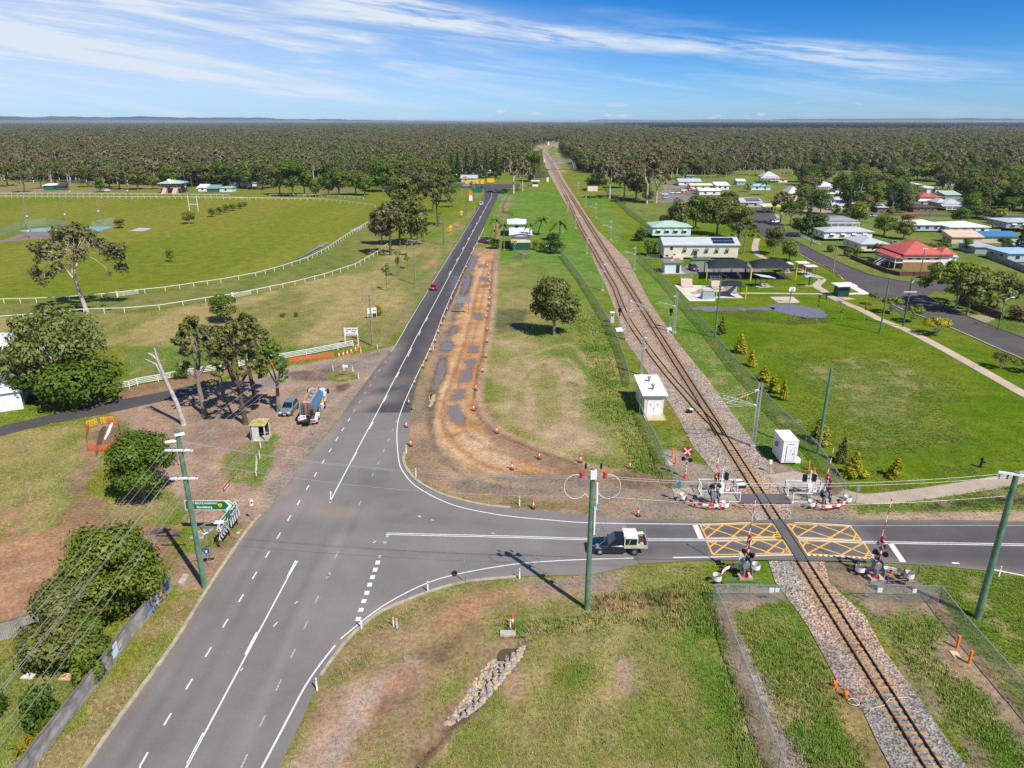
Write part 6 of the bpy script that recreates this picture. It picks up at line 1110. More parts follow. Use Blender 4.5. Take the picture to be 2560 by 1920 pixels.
fence([(1402,641),(1450,703),(1488,763),(1520,818),(1549,882),(1569,946),(1573,972)],1.9,'wire mesh fence left of the railway, between the house bushes and the hut',mesh=WMESH2); fence([(1598,1040),(1613,1075),(1642,1131),(1665,1189),(1680,1222)],1.9,'wire mesh fence from the white roofed hut to the footpath',mesh=WMESH)
fence([(1596,650),(1656,708),(1728,792),(1772,841),(1830,917),(1888,980),(1920,1024),(2012,1116),(2044,1151),(2108,1248)],2.0,'long green tinged wire mesh fence between the railway and the park',mesh=WMESH); fence([(1500,450),(1529,494),(1580,540),(1627,574)],1.9,'dark wire mesh fence beyond the pale green house',mesh=WMESH2,step=5)
fence([(1284,540),(1262,535),(1258,520),(1274,483),(1290,474),(1320,470)],1.5,'grey wire fence along the green paddock beside the highway bend',mesh=WMESH2,step=5)
fence([(2160,1502),(2210,1503),(2253,1505),(2344,1507),(2405,1585),(2483,1677),(2560,1767),(2700,1930)],1.75,'wire mesh fence around the near right corner of the crossing',mesh=WMESH,step=4.2); fence([(1960,1504),(1870,1503),(1782,1502),(1809,1567),(1850,1680),(1895,1800),(1944,1930),(1985,2050)],1.7,'wire mesh fence around the near left corner of the crossing',mesh=WMESH,step=3.8)
for b,lb,px in (((2193,1504),'grey notice plate wired to the fence right of the line',13),((2279,1506),'white notice plate wired to the fence right of the line',10),((1924,1504),'white notice plate wired to the fence left of the line',12),((1938,1504),'grey notice plate wired to the fence left of the line',12)):
    x,y = G(*b); t = thing('notice_plate',lb,'notice',(x,y-.05,0)); w = wid(px,b); _m = MB(); _m.box((0,0,1.25),(w,.02,w*1.15)); _m.build('plate',WHITE if 'white' in lb else mat('plate_grey',(.45,.5,.5),.5),t); _m = MB(); _m.box((0,-.014,1.25),(w*.8,.008,w*.92)); _m.build('print',mat('print_pale',(.68,.70,.70),.5,var=.3,scale=9),t)
_t = thing('handrail','low grey pipe handrail behind the near left barrier','handrail',G(1812,1462)); a = G(1812,1462); b = G(1895,1463); panel(_t,(0,0),(b[0]-a[0],b[1]-a[1]),.75,.05,False,'rail',STEEL); _t = thing('handrail','low grey pipe handrail behind the near right barrier','handrail',G(2182,1470)); a = G(2182,1470); b = G(2262,1466); panel(_t,(0,0),(b[0]-a[0],b[1]-a[1]),.75,.05,False,'rail',STEEL)
def paling(poly,h,label,m=TIMB,step=2.4):
    W = GP(poly); o = W[0]; t = thing('paling_fence',label,'fence',o); mb = MB(); cap = MB()
    rng = random.Random(5)
    for a,b in zip(W[:-1],W[1:]):
        a = Vector((a[0]-o[0],a[1]-o[1])); b = Vector((b[0]-o[0],b[1]-o[1])); n = max(1,int((b-a).length/.15)); ang = math.atan2((b-a).y,(b-a).x)
        for i in range(n): p = a.lerp(b,(i+.5)/n); hh = h+rng.uniform(-.03,.03); mb.box((p.x,p.y,hh/2),((b-a).length/n*.9,.022+rng.uniform(0,.02),hh),rz=ang)
        cap.bar((*a,h+.02),(*b,h+.02),.16,.05)
    mb.build('palings',m,t); cap.build('capping',TIMC,t); mb = MB(); f0 = None
    for p in resample(W,step):
        p = (p[0]-o[0]-.08,p[1]-o[1]+.04,0)
        if f0 is None: mb.box((0,0,h/2),(.11,.11,h)); f0 = mb.build('post',TIMC,t); f0.location = p
        else: inst(f0,'post',t,p)
    return t
paling([(431,1472),(376,1541),(329,1595),(253,1703),(157,1827),(96,1906),(0,2040)],1.65,'weathered grey paling fence along the grass verge in the corner'); paling([(-80,1618),(0,1603),(75,1580),(116,1564)],1.7,'grey side fence between the dirt yard and the lawn')
for k,(u,z,w,h,mm,lb,pr) in enumerate(((.045,.95,.5,.8,'d','dark blue poster with a white figure pinned to the paling fence',0),(.115,.95,.45,.55,'y','yellow poster pinned to the paling fence',0),(.135,.85,.35,.9,'w','narrow white poster pinned to the paling fence',0),(.205,.9,.5,.5,'b','round blue sign on the paling fence half hidden by leaves',0),(.445,.85,.38,.6,'p','small pale panel pinned to the paling fence',0),(.485,.95,.62,1.1,'s','white sheet pinned to the paling fence',0))):
    W = resample(GP([(431,1472),(376,1541),(329,1595),(253,1703),(157,1827),(96,1906)]),.05); i = int(u*len(W)); a,b = W[i],W[i+4]; ang = math.atan2(b[1]-a[1],b[0]-a[0])
    t = thing('poster',lb,'poster',(a[0]+.07,a[1]-.05,z),ang+PI); _m = MB(); _m.box((0,0,0),(w*1.3,.02,h)); _m.build('panel',{'d': mat('poster_navy',(.02,.06,.11),.5),'y': YELL,'w': WHITE,'b': mat('poster_blue',(.05,.25,.45),.5),'p': mat('poster_pink',(.62,.47,.38),.6),'s': mat('poster_sheet',(.66,.74,.82),.6)}[mm],t)
    if mm == 'd': _m = MB(); _m.tube([(0,.012,.2),(0,.022,.2)],.13,12); _m.box((0,.017,-.15),(.25,.012,.22)); _m.build('print',WHITE,t)
for pts,lb in (([(-60,990),(40,985),(120,994),(200,985),(324,970),(344,963),(396,954),(473,939),(553,927),(599,918),(680,904),(766,889),(845,874),(883,866)],'white four rail fence along the lawn behind the gravel forecourt'),):
    fence(pts,1.15,lb,name='rail_fence',step=4.2,kind='rails',pm=WHITE,postr=.07,closed_top=.05)
_t = fence([(724,907),(760,902),(800,897),(834,893)],.95,'sagging orange mesh barrier in front of the white rail fence',name='mesh_barrier',cat='barrier',kind='wire',mesh=ORMESH,rail=False,pm=STEEL,postr=.02,step=2.5); fence([(655,918),(690,914)],.9,'short orange mesh barrier behind the forecourt gums',name='mesh_barrier',cat='barrier',kind='wire',mesh=ORMESH,rail=False,pm=STEEL,postr=.02,step=2.5)
_t = fence([(225,1066),(217,1095),(222,1127),(250,1130),(278,1127),(303,1100),(304,1085),(296,1062),(270,1060)],1.0,'orange mesh barrier around the open trench with white pipes',name='mesh_barrier',cat='barrier',kind='wire',mesh=ORMESH,rail=False,pm=STEEL,postr=.02,step=2.5)
for a,b,lb in (((219,1070),(246,1062),'yellow plastic barricade at the near lane end of the trench'),((254,1060),(288,1058),'yellow plastic barricade across the trench end'),((256,990),(283,989),'yellow plastic barricade by the rail fence hedge')):
    g0,g1 = G(*a),G(*b); t = thing('barricade',lb,'barricade',g0); L = (g1[0]-g0[0],g1[1]-g0[1]); n = Vector(L).length; k = max(1,int(n/1.9)); 
    for i in range(k): a_ = Vector(L)*i/k; b_ = Vector(L)*(i+.93)/k; _m = MB(); U = lambda v,z: (v.x,v.y,z); [_m.bar(U(a_,z),U(b_,z),.05,.07) for z in (.15,.38,.6,.82,1.0)]; [_m.bar(U(a_.lerp(b_,s),.05),U(a_.lerp(b_,s),1.0),.06) for s in (0,.25,.5,.75,1)]; _m.build('barrier_section',YELL,t)
for i in range(4):
    a = Vector((*G(263+i*3.2,1099-i*5),.12)); b = Vector((*G(276+i*1.8,1068-i*3),.12)); _m = MB(); _m.tube([(0,0,0),tuple(b-a)],.13,12); o = _m.build('pipe',WHITE); o.location = a; tag(o,'long white pipe lying in the stack beside the open trench','pipe','white pipes beside the trench')
fence([(-20,762),(11,759),(92,757),(174,753),(256,746),(414,728.5),(553,708),(640,692),(709,673),(770,652),(815,629),(869,592),(909,568),(932,553)],1.15,'white running rail on the near side of the racecourse, inner line',name='running_rail',cat='running rail',step=3.5,kind='race',pm=WHITE,closed_top=.055)
fence([(938,519),(924,516),(883,510),(831,504),(785,501),(640,500),(560,498.5)],1.15,'curved white running rail on the far side of the racecourse',name='running_rail',cat='running rail',step=3.2,kind='race',pm=WHITE,closed_top=.08); fence([(618,499),(470,497.5),(300,496.5),(150,495.5),(-120,495)],1.15,'straight white running rail in front of the grandstand, inner line',name='running_rail',cat='running rail',step=3.2,kind='race',pm=WHITE,closed_top=.08)
fence([(-30,806),(60,799),(211,785),(312,782),(399,775),(515,756),(584,746),(644,734),(738,714),(811,695),(889,669),(944,637),(970,617)],1.15,'white running rail on the near side of the racecourse, outer line',name='running_rail',cat='running rail',step=3.6,kind='race',pm=WHITE,closed_top=.055)
fence([(573,491.5),(450,490),(300,488.5),(150,488),(-120,487.5)],1.15,'straight white running rail in front of the grandstand, outer line',name='running_rail',cat='running rail',step=3.4,kind='race',pm=WHITE,closed_top=.08); fence([(675,491),(760,491.5),(850,494),(909,499)],1.15,'white rail in front of the tree belt',name='running_rail',cat='running rail',step=3.4,kind='race',pm=WHITE,closed_top=.07)
for a,b,lb in (((296,743),(346,736),'white metal farm gate in the inner running rail'),((584,746),(628,738),'white metal farm gate in the outer running rail')):
    g0,g1 = G(*a),G(*b); t = thing('farm_gate',lb,'gate',g0); L = Vector((g1[0]-g0[0],g1[1]-g0[1])); _m = MB(); [_m.bar((0,0,z),(L.x,L.y,z),.05) for z in (.25,.5,.75,1.0,1.25)]; _m.bar((0,0,.2),(0,0,1.3),.06); _m.bar((L.x,L.y,.2),(L.x,L.y,1.3),.06); _m.build('gate_frame',WHITE,t); _m = MB(); _m.box((-.2,0,.75),(.25,.25,1.5)); _m.build('gate_post',WHITE,t)
for x,y,lb in ((90,569,0),(240,561,0)): pass
fence([(-40,600),(0,595),(60,571),(118,562),(170,571)],3.0,'tall court netting at the near end of the tennis courts',name='court_netting',kind='wire',mesh=meshmat('court_net',(.45,.62,.60),.22),pm=STEEL,step=5); fence([(232,572),(262,566),(288,562)],3.0,'tall court netting at the far end of the tennis courts',name='court_netting',kind='wire',mesh=meshmat('court_net',(.45,.62,.60),.22),pm=STEEL,step=5)
# ---- huts
def hut(name,label,cat,fl,fr,depth,h,wallm,roofm,over=.2,slope=0.0,base=0.0,roof_th=.15):
    ym_ = (fl[1]+fr[1])/2; a,b = G(fl[0],ym_),G(fr[0],ym_); w = math.hypot(b[0]-a[0],b[1]-a[1]); t = thing(name,label,cat,a,.0); mb = MB(); mb.box((w/2,depth/2,base+(h-base)/2),(w,depth,h-base)); mb.build('walls',wallm,t)
    mb = MB(); z0,z1 = h,h+slope; o = over; mb.add([(-o,-o,z0),(w+o,-o,z0),(w+o,depth+o,z1),(-o,depth+o,z1),(-o,-o,z0+roof_th),(w+o,-o,z0+roof_th),(w+o,depth+o,z1+roof_th),(-o,depth+o,z1+roof_th)],[(3,2,1,0),(4,5,6,7),(0,1,5,4),(1,2,6,5),(2,3,7,6),(3,0,4,7)]); rf = mb.build('roof',roofm,t); return t,w,rf
CREAM = mat('cream_wall',(.72,.63,.50),.7,var=.06,scale=1.0); WROOF = mat('white_sheet_roof',(.78,.79,.80),.4,var=.05,scale=.8)
_yw = .02; t,w,rf = hut('signal_hut','cream equipment hut with white skillion roof beside the railway points','hut',(1609,1040),(1657,1038),7.0,3.2,CREAM,WROOF,.45,.3)
for i in range(9): _m = MB(); _m.bar((-.4,.3+i*.85,3.38+i*.032),(w+.4,.3+i*.85,3.38+i*.032),.05,.03); _m.build('roof_seam',mat('seam_grey',(.58,.59,.6),.5),rf)
for yy in (1.6,4.7): _m = MB(); _m.lathe([(.16,0),(.16,.55),(.27,.56),(.27,.75),(.1,.9)],(w*.5,yy,3.4+yy*.03),12); _m.build('roof_vent',GREY,rf)
for k in (0,1): _m = MB(); _m.box((w*.5-.5+k*1.0,-.04,1.25),(.96,.06,2.3)); d = _m.build('door',WHITE,t); _m = MB(); _m.box((w*.5-.12+k*.24,-.09,1.2),(.04,.05,.2)); _m.build('handle',STEEL,d); _m = MB(); _m.box((w*.5-.5+k*1.0,-.08,1.75),(.2,.015,.22)); _m.build('door_plate',GREY,d)
_m = MB(); _m.box((w*.5,-.02,2.5),(2.2,.05,.14)); _m.build('door_head',GREY,t); _m = MB(); _m.box((w*.5,-1.0,.06),(w*1.05,1.7,.14)); st = _m.build('landing',mat('landing_grey',(.45,.42,.39),.8),t); _m = MB(); _m.box((w*.5,-1.87,.10),(w*1.08,.08,.20)); _m.box((w*1.02,-1.0,.10),(.08,1.8,.20)); _m.build('landing_edge',YELL,st)
_m = MB(); _m.box((w+.22,.6,1.9),(.4,.5,.7)); _m.build('meter_box',STEEL,t); _m = MB(); _m.box((-.02,2.2,1.4),(.05,.5,.9)); _m.build('louvre',GREY,t)
t,w,rf = hut('equipment_cabin','plain white equipment cabin with one door on the concrete pad by the park fence','cabin',(1952,1161),(1989,1160),3.3,3.1,WHITE,WHITE,.04,.0,.15,.08); _m = MB(); _m.box((w*.52,-.03,1.45),(.95,.05,2.1)); d = _m.build('door',mat('door_white',(.74,.76,.80),.4),t); _m = MB(); _m.box((w*.52+.33,-.08,1.4),(.05,.06,.22)); _m.build('handle',BLACK,d); _m = MB(); _m.box((w*.52,-.065,1.9),(.2,.01,.26)); _m.build('door_plate',YELL,d); _m = MB(); _m.box((w*.52,-.03,2.7),(.8,.03,.05)); _m.build('vent',GREY,t); _m = MB(); [_m.box((w*.52+s*.52,-.015,1.45),(.04,.03,2.2)) for s in (-1,1)]; _m.build('door_frame',GREY,t); _m = MB(); _m.box((w/2,1.6,.1),(w*.95,3.2,.2)); _m.build('skid',BLACK,t); _m = MB(); _m.box((w+.35,.6,.3),(.6,.9,.5)); _m.build('side_box',WHITE,t); _m = MB(); _m.box((-.12,1.9,1.9),(.25,.6,.5)); _m.build('air_unit',GREY,t)
t,w,rf = hut('relay_cabinet','small pale cabinet with a flat lid beside the left railway signal','cabinet',(1526,807),(1535,807),.7,2.1,mat('cabinet_grey',(.55,.57,.58),.5),WHITE,.12); _m = MB(); _m.box((w/2,-.02,1.65),(w*.6,.04,.4)); _m.build('window',PANE,t)
t,w,rf = hut('bus_shelter','open concrete shelter with a mossy yellow flat roof beside the forecourt grass','shelter',(629,1108),(665,1098),2.1,2.2,CONCR,mat('mossy_roof',(.42,.36,.12),.9,var=.35,scale=1.2,bump=.3),.12,.05,0,.12); bpy.data.objects.remove([c for c in bpy.data.objects if c.parent == t and c.name.startswith('walls')][0]); WT = mat('whitewash',(.62,.6,.55),.8,var=.15,weather=.3)
_m = MB(); _m.box((w*.28,.06,1.1),(w*.56,.12,2.2)); _m.box((w*.06,1.0,1.1),(.12,2.0,2.2)); _m.box((w*.5,2.04,1.1),(w,.12,2.2)); _m.build('walls',WT,t); _m = MB(); _m.box((w-.06,.08,1.1),(.12,.16,2.2)); _m.box((w-.06,1.95,1.1),(.12,.12,2.2)); _m.build('post',WT,t); _m = MB(); _m.box((w*.5,1.75,.45),(w*.8,.4,.08)); _m.build('bench',TIMB,t); _m = MB(); _m.box((w*.55,1.0,.04),(w*1.15,2.3,.1)); _m.build('floor_slab',CONCR,t); _m = MB(); _m.box((w*.6,1.96,1.1),(w*.7,.05,2.0)); _m.build('back_sheet',mat('back_sheet_dark',(.03,.03,.03),.9),t)  # near-black sheet over most of the back wall's inner face
# ---- signs
def sign_posts(t,xs_,h,m=STEEL,r=.05):
    for x in xs_: _m = MB(); _m.tube([(x,.05,0),(x,.05,h)],r,8); _m.build('post',m,t)
def arrow_board(t,x0,x1,z0,z1,tip,m,edge):
    """flat board with a pointed end; tip: +1 right, -1 left, 2 both"""
    hh = (z1-z0)/2; zc = (z0+z1)/2; out = [(x0,z0),(x1,z0)]
    pts = []
    if tip in (-1,2): pts += [(x0,zc)]; out[0] = (x0+hh,z0)
    pr = ([(x0+hh,z0)] if tip in (-1,2) else [(x0,z0)])+([(x1-hh,z0),(x1,zc),(x1-hh,z1)] if tip in (1,2) else [(x1,z0),(x1,z1)])+([(x0+hh,z1),(x0,zc)] if tip in (-1,2) else [(x0,z1)])
    _m = MB(); _m.prism(pr,'y',-.03,0.0); e = _m.build('border',edge,t); k = .07; c = ((x0+x1)/2,zc); s = lambda p: (c[0]+(p[0]-c[0])*(1-2*k/(x1-x0)*1.0),c[1]+(p[1]-c[1])*(1-2*k/(z1-z0))); _m = MB(); _m.prism([s(p) for p in pr],'y',-.036,-.03); return _m.build('sign_board',m,t)
def chevron(t,x,zc,hh,d,w,m):
    _m = MB(); a,b,c_ = (x,zc-hh),(x+d*hh,zc),(x,zc+hh); pr = [a,(x+d*0+w*1.0,zc-hh),(b[0]+w,zc),(x+w,zc+hh),c_,b]; pr = pr if d > 0 or True else pr; _m.prism(pr,'y',-.046,-.038); return _m.build('chevron',m,t)
x,y = G(497,1340); x = G(516,1336)[0]-.9; t = thing('direction_sign','green direction sign reading To Bruce Highway Bundaberg with a white arrow','road sign',(x,G(515,1340)[1],0)); W_ = 5.0; zt,zb = 4.15,3.05
sign_posts(t,(1.0,3.6),4.0); arrow_board(t,-.6,4.45,zb,zt,1,GRNS,WHITE); lettering('TO BRUCE HIGHWAY',.30,WHITE,t,(1.35,-.045,3.83),(PI/2,0,0),bold=.008,sx=.92); lettering('Bundaberg',.36,WHITE,t,(1.35,-.045,3.40),(PI/2,0,0),bold=.010); chevron(t,3.45,3.6,.46,.85,.34,WHITE)
_m = MB(); _m.prism([(-.2,-.05),(0,-.24),(.2,-.05),(.22,.22),(-.22,.22)],'y',-.05,-.04,(2.95,0,3.6)); sh = _m.build('route_shield',YELL,t); lettering('1',.26,BLKS,sh,(2.95,-.056,3.62),(PI/2,0,0))
a = G(545,1337,1.9); a = (a[0]+.3,a[1]+.3); ang = PI/2-.03; Lb = 5.2; t = thing('direction_sign','long green sign with arrows at both ends above black and white chevrons','road sign',(a[0]-.3,a[1]-.3,0),ang); L_ = Lb
for xx in (.5,L_*.52,L_-.4): _m = MB(); _m.bar((xx,.06,0),(xx,.06,3.0),.11); _m.build('post',mat('rust_post',(.42,.17,.07),.7),t)
arrow_board(t,-.1,L_+.15,1.9,3.05,2,GRNS,WHITE); lettering('Hervey Bay',.34,WHITE,t,(L_*.70,-.045,2.70),(PI/2,0,0),bold=.01,sx=.9); lettering('Toogoom',.34,WHITE,t,(L_*.70,-.045,2.24),(PI/2,0,0),bold=.01,sx=.9); lettering('Howard',.34,WHITE,t,(L_*.28,-.045,2.70),(PI/2,0,0),bold=.01,sx=.9); lettering('Burrum Heads',.34,WHITE,t,(L_*.30,-.045,2.24),(PI/2,0,0),bold=.01,sx=.85); chevron(t,L_-.85,2.47,.48,.75,.3,WHITE); chevron(t,.85-.3,2.47,.48,-.75,.3,WHITE)
_m = MB(); _m.box((L_*.5,-.02,1.42),(L_-.2,.04,.82)); cb = _m.build('chevron_board',BLKS,t)
for i in range(10): xx = .25+i*(L_-.6)/9; d = -1 if i < 5 else 1; _m = MB(); _m.prism([(xx,1.04),(xx+.2,1.04),(xx+.2+d*.28,1.42),(xx+.2,1.8),(xx,1.8),(xx+d*.28,1.42)] if i < 5 else [(xx,1.04),(xx+.26,1.04),(xx+.26,1.8),(xx,1.8)],'y',-.05,-.042); _m.build('chevron',WHITE,cb)
x,y = G(590,1306); t = thing('street_sign','narrow maroon sign tilted behind the green arrow boards','road sign',(x-1.0,y+.5,0),ang); sign_posts(t,(.4,),3.6); _m = MB(); _m.box((.7,0,3.65),(1.7,.03,.42)); s_ = _m.build('sign_board',REDS,t); _m = MB(); _m.box((.7,-.02,3.65),(1.2,.01,.12)); _m.build('print',WHITE,s_)
for b,h,lb,w,hh,m_,yaw,z in (((526,1402),3.3,'pair of small white and blue street name blades on one grey post',.5,.16,mat('blade_grey',(.6,.64,.66),.5),.9,3.1),((523,1416),1.9,'small blue sign on a thin post at the kerb',.45,.7,BLUE,.95,1.7),((552,1370),1.1,'small yellow sign below the long green sign',.3,.85,YELL,.6,.85),((636,1306),2.6,'slim white sign on a grey post at the end of the kerb',.28,.75,WHITE,.2,2.4)):
    x,y = G(*b); t = thing('small_sign',lb,'road sign',(x,y,0),yaw); sign_posts(t,(0,),h,r=.035); _m = MB(); _m.box((.0,-.02,z),(w,.025,hh)); s_ = _m.build('sign_board',m_,t); _m = MB(); _m.box((0,-.036,z),(w*.6,.006,hh*.3)); _m.build('print',WHITE if m_ != WHITE else BLKS,s_)
    if w == .5: _m = MB(); _m.box((.55,-.02,z+.1),(.45,.025,.22)); _m.build('second_blade',mat('blade_blue',(.22,.36,.62),.5),t)
x,y = G(871,860); t = thing('billboard','white roadside pub sign with red lettering on two white posts','sign',(G(863,861)[0],y,0),.03); w = wid(32,(871,860)); 
for xx in (0,w): _m = MB(); _m.box((xx,.05,1.6),(.16,.16,3.3)); _m.build('post',WHITE,t)
_m = MB(); _m.box((w/2,0,2.45),(w-.15,.05,1.5)); s_ = _m.build('sign_board',WHITE,t); lettering('Torbanlea HOTEL',.34,RED,t,(w/2,-.05,2.86),(PI/2,0,0),bold=.012,sx=.85); _m = MB(); [_m.box((w*k,-.03,2.42),(ww,.012,.16)) for k,ww in ((.2,.5),(.72,.75))]; _m.build('blue_print',BLUE,s_); _m = MB(); [_m.box((w*k,-.03,1.95),(ww,.012,.14)) for k,ww in ((.2,.5),(.4,.3),(.58,.4),(.74,.25),(.88,.2))]; _m.build('black_print',BLKS,s_)
x,y = G(920,797); t = thing('billboard','small white sign with yellow and purple pictures behind the grey pole','sign',(x,y,0),.35); w = 1.9
for xx in (0,.95,1.9): _m = MB(); _m.box((xx,.04,1.1),(.09,.09,2.2)); _m.build('post',OFFW,t)
_m = MB(); _m.box((w/2,0,1.75),(w,.05,1.2)); s_ = _m.build('sign_board',WHITE,t); _m = MB(); _m.box((.6,-.03,1.75),(.5,.012,.5)); _m.build('yellow_print',YELL,s_); _m = MB(); [_m.tube([(1.3+k*.35,-.028,1.75),(1.3+k*.35,-.042,1.75)],.16,10) for k in (0,1)]; _m.build('purple_print',mat('purple',(.13,.03,.16),.5),s_)
x,y = G(1145,784); t = thing('turned_road_sign','grey slatted back of a large road sign on two posts beside the trench','road sign',(x,y,0),.0); w = wid(34,(1155,784)); sign_posts(t,(w*.2,w*.8),3.8,r=.08); _m = MB(); [_m.box((w/2,0,2.6+i*.36),(w,.05,.31)) for i in range(4)]; _m.build('sign_board',STEEL,t); _m = MB(); [_m.box((w*k,.06,3.1),(.09,.1,1.6)) for k in (.2,.8)]; _m.build('backing_rail',GREY,t)
for b,tp,lb in (((1105,877),834,'grey street name blades on a post nearest the puddle'),((1050,1034),985,'grey street name blades on a post beside the orange bollards')):
    x,y = G(*b); h = HT(y,tp); t = thing('street_name_post',lb,'road sign',(x,y,0)); sign_posts(t,(0,),h,r=.04); _m = MB(); _m.box((0,0,h-.55),(1.25,.03,.2)); _m.build('sign_blade',STEEL,t); _m = MB(); _m.box((0,0,h-.3),(.03,1.1,.2)); _m.build('sign_blade',STEEL,t)
x,y = G(865,941); t = thing('small_sign','white sign on a thin post on the little grass island','road sign',(x,y,0)); sign_posts(t,(.35,),1.9,r=.03); _m = MB(); _m.box((0,0,1.8),(.9,.03,.45)); s_ = _m.build('sign_board',WHITE,t); _m = MB(); _m.box((0,-.02,1.82),(.6,.008,.1)); _m.build('print',mat('faint_print',(.5,.5,.5),.5),s_)
x,y = G(1166,1458); t = thing('turned_road_sign','small dark sign seen edge on at the kerb of the turning lane','road sign',(x,y,0),1.2); sign_posts(t,(0,),2.6,r=.035); _m = MB(); _m.prism([(.42*math.cos(a),.42*math.sin(a)) for a in [2*PI*i/16 for i in range(16)]],'y',-.02,.02,(0,0,2.35)); _m.build('sign_board',GREY,t)
for b,tp,lb in (((2291,1451),1413,'grey back of a sign at the near right verge'),((2254,1462),1421,'grey back of a sign beside the right guard rail'),((2213,1480),1437,'grey back of a sign behind the right guard rail')):
    x,y = G(*b); h = HT(y,tp); t = thing('turned_road_sign',lb,'road sign',(x,y,0),1.1); sign_posts(t,(0,),h,r=.04); _m = MB(); _m.box((0,0,h-.45),(.75,.03,.9)); _m.build('sign_board',GREY,t)
for b,tp,lb,m_ in (((1693,1254),1219,'blue and white path sign with a yellow arrow near the left guard rail',BLUE),((2139,1258),1211,'dark back of a path sign at the park path',GREY)):
    x,y = G(*b); h = HT(y,tp-18 if m_ == BLUE else tp); t = thing('path_sign',lb,'sign',(x,y,0)); sign_posts(t,(0,),h,r=.035); _m = MB(); _m.box((0,-.05,h-.5),(.4,.03,.8)); _m.build('sign_board',m_,t)
    if m_ == BLUE: _m = MB(); _m.box((0,-.05,h-1.45),(.42,.03,.3),top=.4); _m.build('arrow_plate',YELL,t)
for b,lb,m_,w,h in (((1154,544),'yellow diamond warning sign nearest the highway bend',YELL,1.2,2.6),((1127,582),'yellow diamond warning sign beyond the dark gum clump',YELL,1.2,2.4)):
    x,y = G(*b); t = thing('warning_sign',lb,'road sign',(x,y,0)); sign_posts(t,(0,),h,r=.05); _m = MB(); _m.box((0,0,h-.2),(w,.04,w),M=Matrix.Rotation(PI/4,3,'Y')); _m.build('sign_board',m_,t); _m = MB(); _m.box((0,0,h-1.3),(.8,.04,.6)); _m.build('speed_plate',m_,t)
for b,lb,m_,w,h,z in (((1192,491),'green direction board at the highway bend',GRNS,6.0,2.2,3.2),((1177,506),'tall red and white roadside marker board',ORANGE,1.8,5.0,3.2),((1194,500),'grey back of a sign at the highway bend',GREY,2.8,2.2,2.4),((1250,500),'grey back of a sign right of the highway bend',GREY,2.2,2.0,2.2)):
    x,y = G(*b); t = thing('road_sign',lb,'road sign',(x,y,0)); sign_posts(t,(-w*.3,w*.3),z,r=.07); _m = MB(); _m.box((0,-.05,z),(w,.06,h)); _m.build('sign_board',m_,t)
    if m_ == ORANGE: _m = MB(); _m.box((0,-.09,z-1.0),(w*.96,.02,2.6)); _m.build('lower_board',WHITE,t)
for px,s in ((1168,1),(1182,1.1),(1195,1.3),(1205,1.2),(1227,1.1)):
    x,y = G(px,462 if px < 1220 else 458); t = thing('chevron_sign','yellow curve board facing the highway at the far junction','road sign',(x,y,0),0,'yellow curve boards'); sign_posts(t,(0,),1.0,r=.06); _m = MB(); _m.box((0,0,1.7*s),(2.4*s if px != 1227 else 5,.06,2.4*s)); _m.build('sign_board',YELL,t)
# ---- bollards, guide posts, cones
def proto_bollard():
    t = thing('lane_bollard','orange bollard with one white band','bollard',(0,0,0),0,'orange bollards'); mb = MB(); mb.lathe([(.27,0),(.28,.05),(.2,.08),(.12,.12)],n=14); mb.build('base',RUBBER,t); mb = MB(); mb.cur = 0; mb.lathe([(.11,.1),(.10,.42)],n=12); mb.cur = 1; mb.lathe([(.103,.42),(.10,.72)],n=12); mb.cur = 0; mb.lathe([(.10,.72),(.10,1.05),(.07,1.1)],n=12); mb.build('tube',[mat('bollard_orange',(.78,.075,.03),.45,var=.1),WHITE],t); return t
B0 = proto_bollard(); _bl = []
ROW1 = [(1653,195),(1625,265),(1602,325),(1577,390),(1552,470),(1510,550),(1470,625),(1443,690),(1372,830),(1320,1005),(1298,1205),(1337,1365)]; ROW2 = [(2018,100),(2013,150),(2003,200),(1992,260),(1995,370),(1996,470),(1983,600),(1957,727),(1899,880),(1880,1060),(2080,1255)]
FAR = [(1857,1240),(1815,1350),(1787,1400),(1755,1470),(1722,1535),(1690,1630)]; FAR2 = [(1975,1220),(1997,1335),(2007,1410),(2018,1465),(2018,1540),(2016,1620)]
for pts,oy,lb,gp in ((ROW1,720,'orange bollard with a white band on the highway side of the dug trench','orange bollards on the highway side of the trench'),(ROW2,720,'orange bollard with a white band on the paddock side of the dug trench','orange bollards on the paddock side of the trench'),(FAR,280,'orange bollard with a white band on the highway side of the dug trench','orange bollards on the highway side of the trench'),(FAR2,280,'orange bollard with a white band on the paddock side of the dug trench','orange bollards on the paddock side of the trench')):
    for a,b in pts: _bl.append((640+a/3.456,oy+b/3.456,lb,gp))
_bl += [(1280,1174,'orange bollard beside the dirt heap in line with the green termination pole',None),(1348,1147,'orange bollard at the grassy bend of the dug trench',None),(1451,1156,'orange bollard above the red insulators of the termination pole',None),(1574,1171,'orange bollard with a yellow band at the end of the tall grass',None),(1333,1271,'orange bollard with a yellow band in the low grass by the turning lane',None),(1595,1290,'orange bollard on the edge of the crossing road',None),(1281,1564,'orange bollard standing above the concrete culvert mouth',None)]
for i,(a,b,lb,gp) in enumerate(_bl):
    x,y = G(a,b)
    if i == 0: o = B0; o.location = (x,y,0); o['label'] = lb; o['group'] = gp
    else: o = copy_tree(B0,(x,y),random.uniform(0,6),lb,(1,1,1.05),gp)
    if gp is None and 'group' in o.keys(): del o['group']
_t = thing('guide_post','white guide post','guide post',(0,0,0)); _m = MB(); _m.box((0,0,.48),(.10,.03,1.0),top=.9); _m.build('blade',WHITE,_t); _m = MB(); _m.box((0,-.018,.82),(.06,.012,.1)); _m.build('reflector',RED,_t); GPO = _t; gl = []
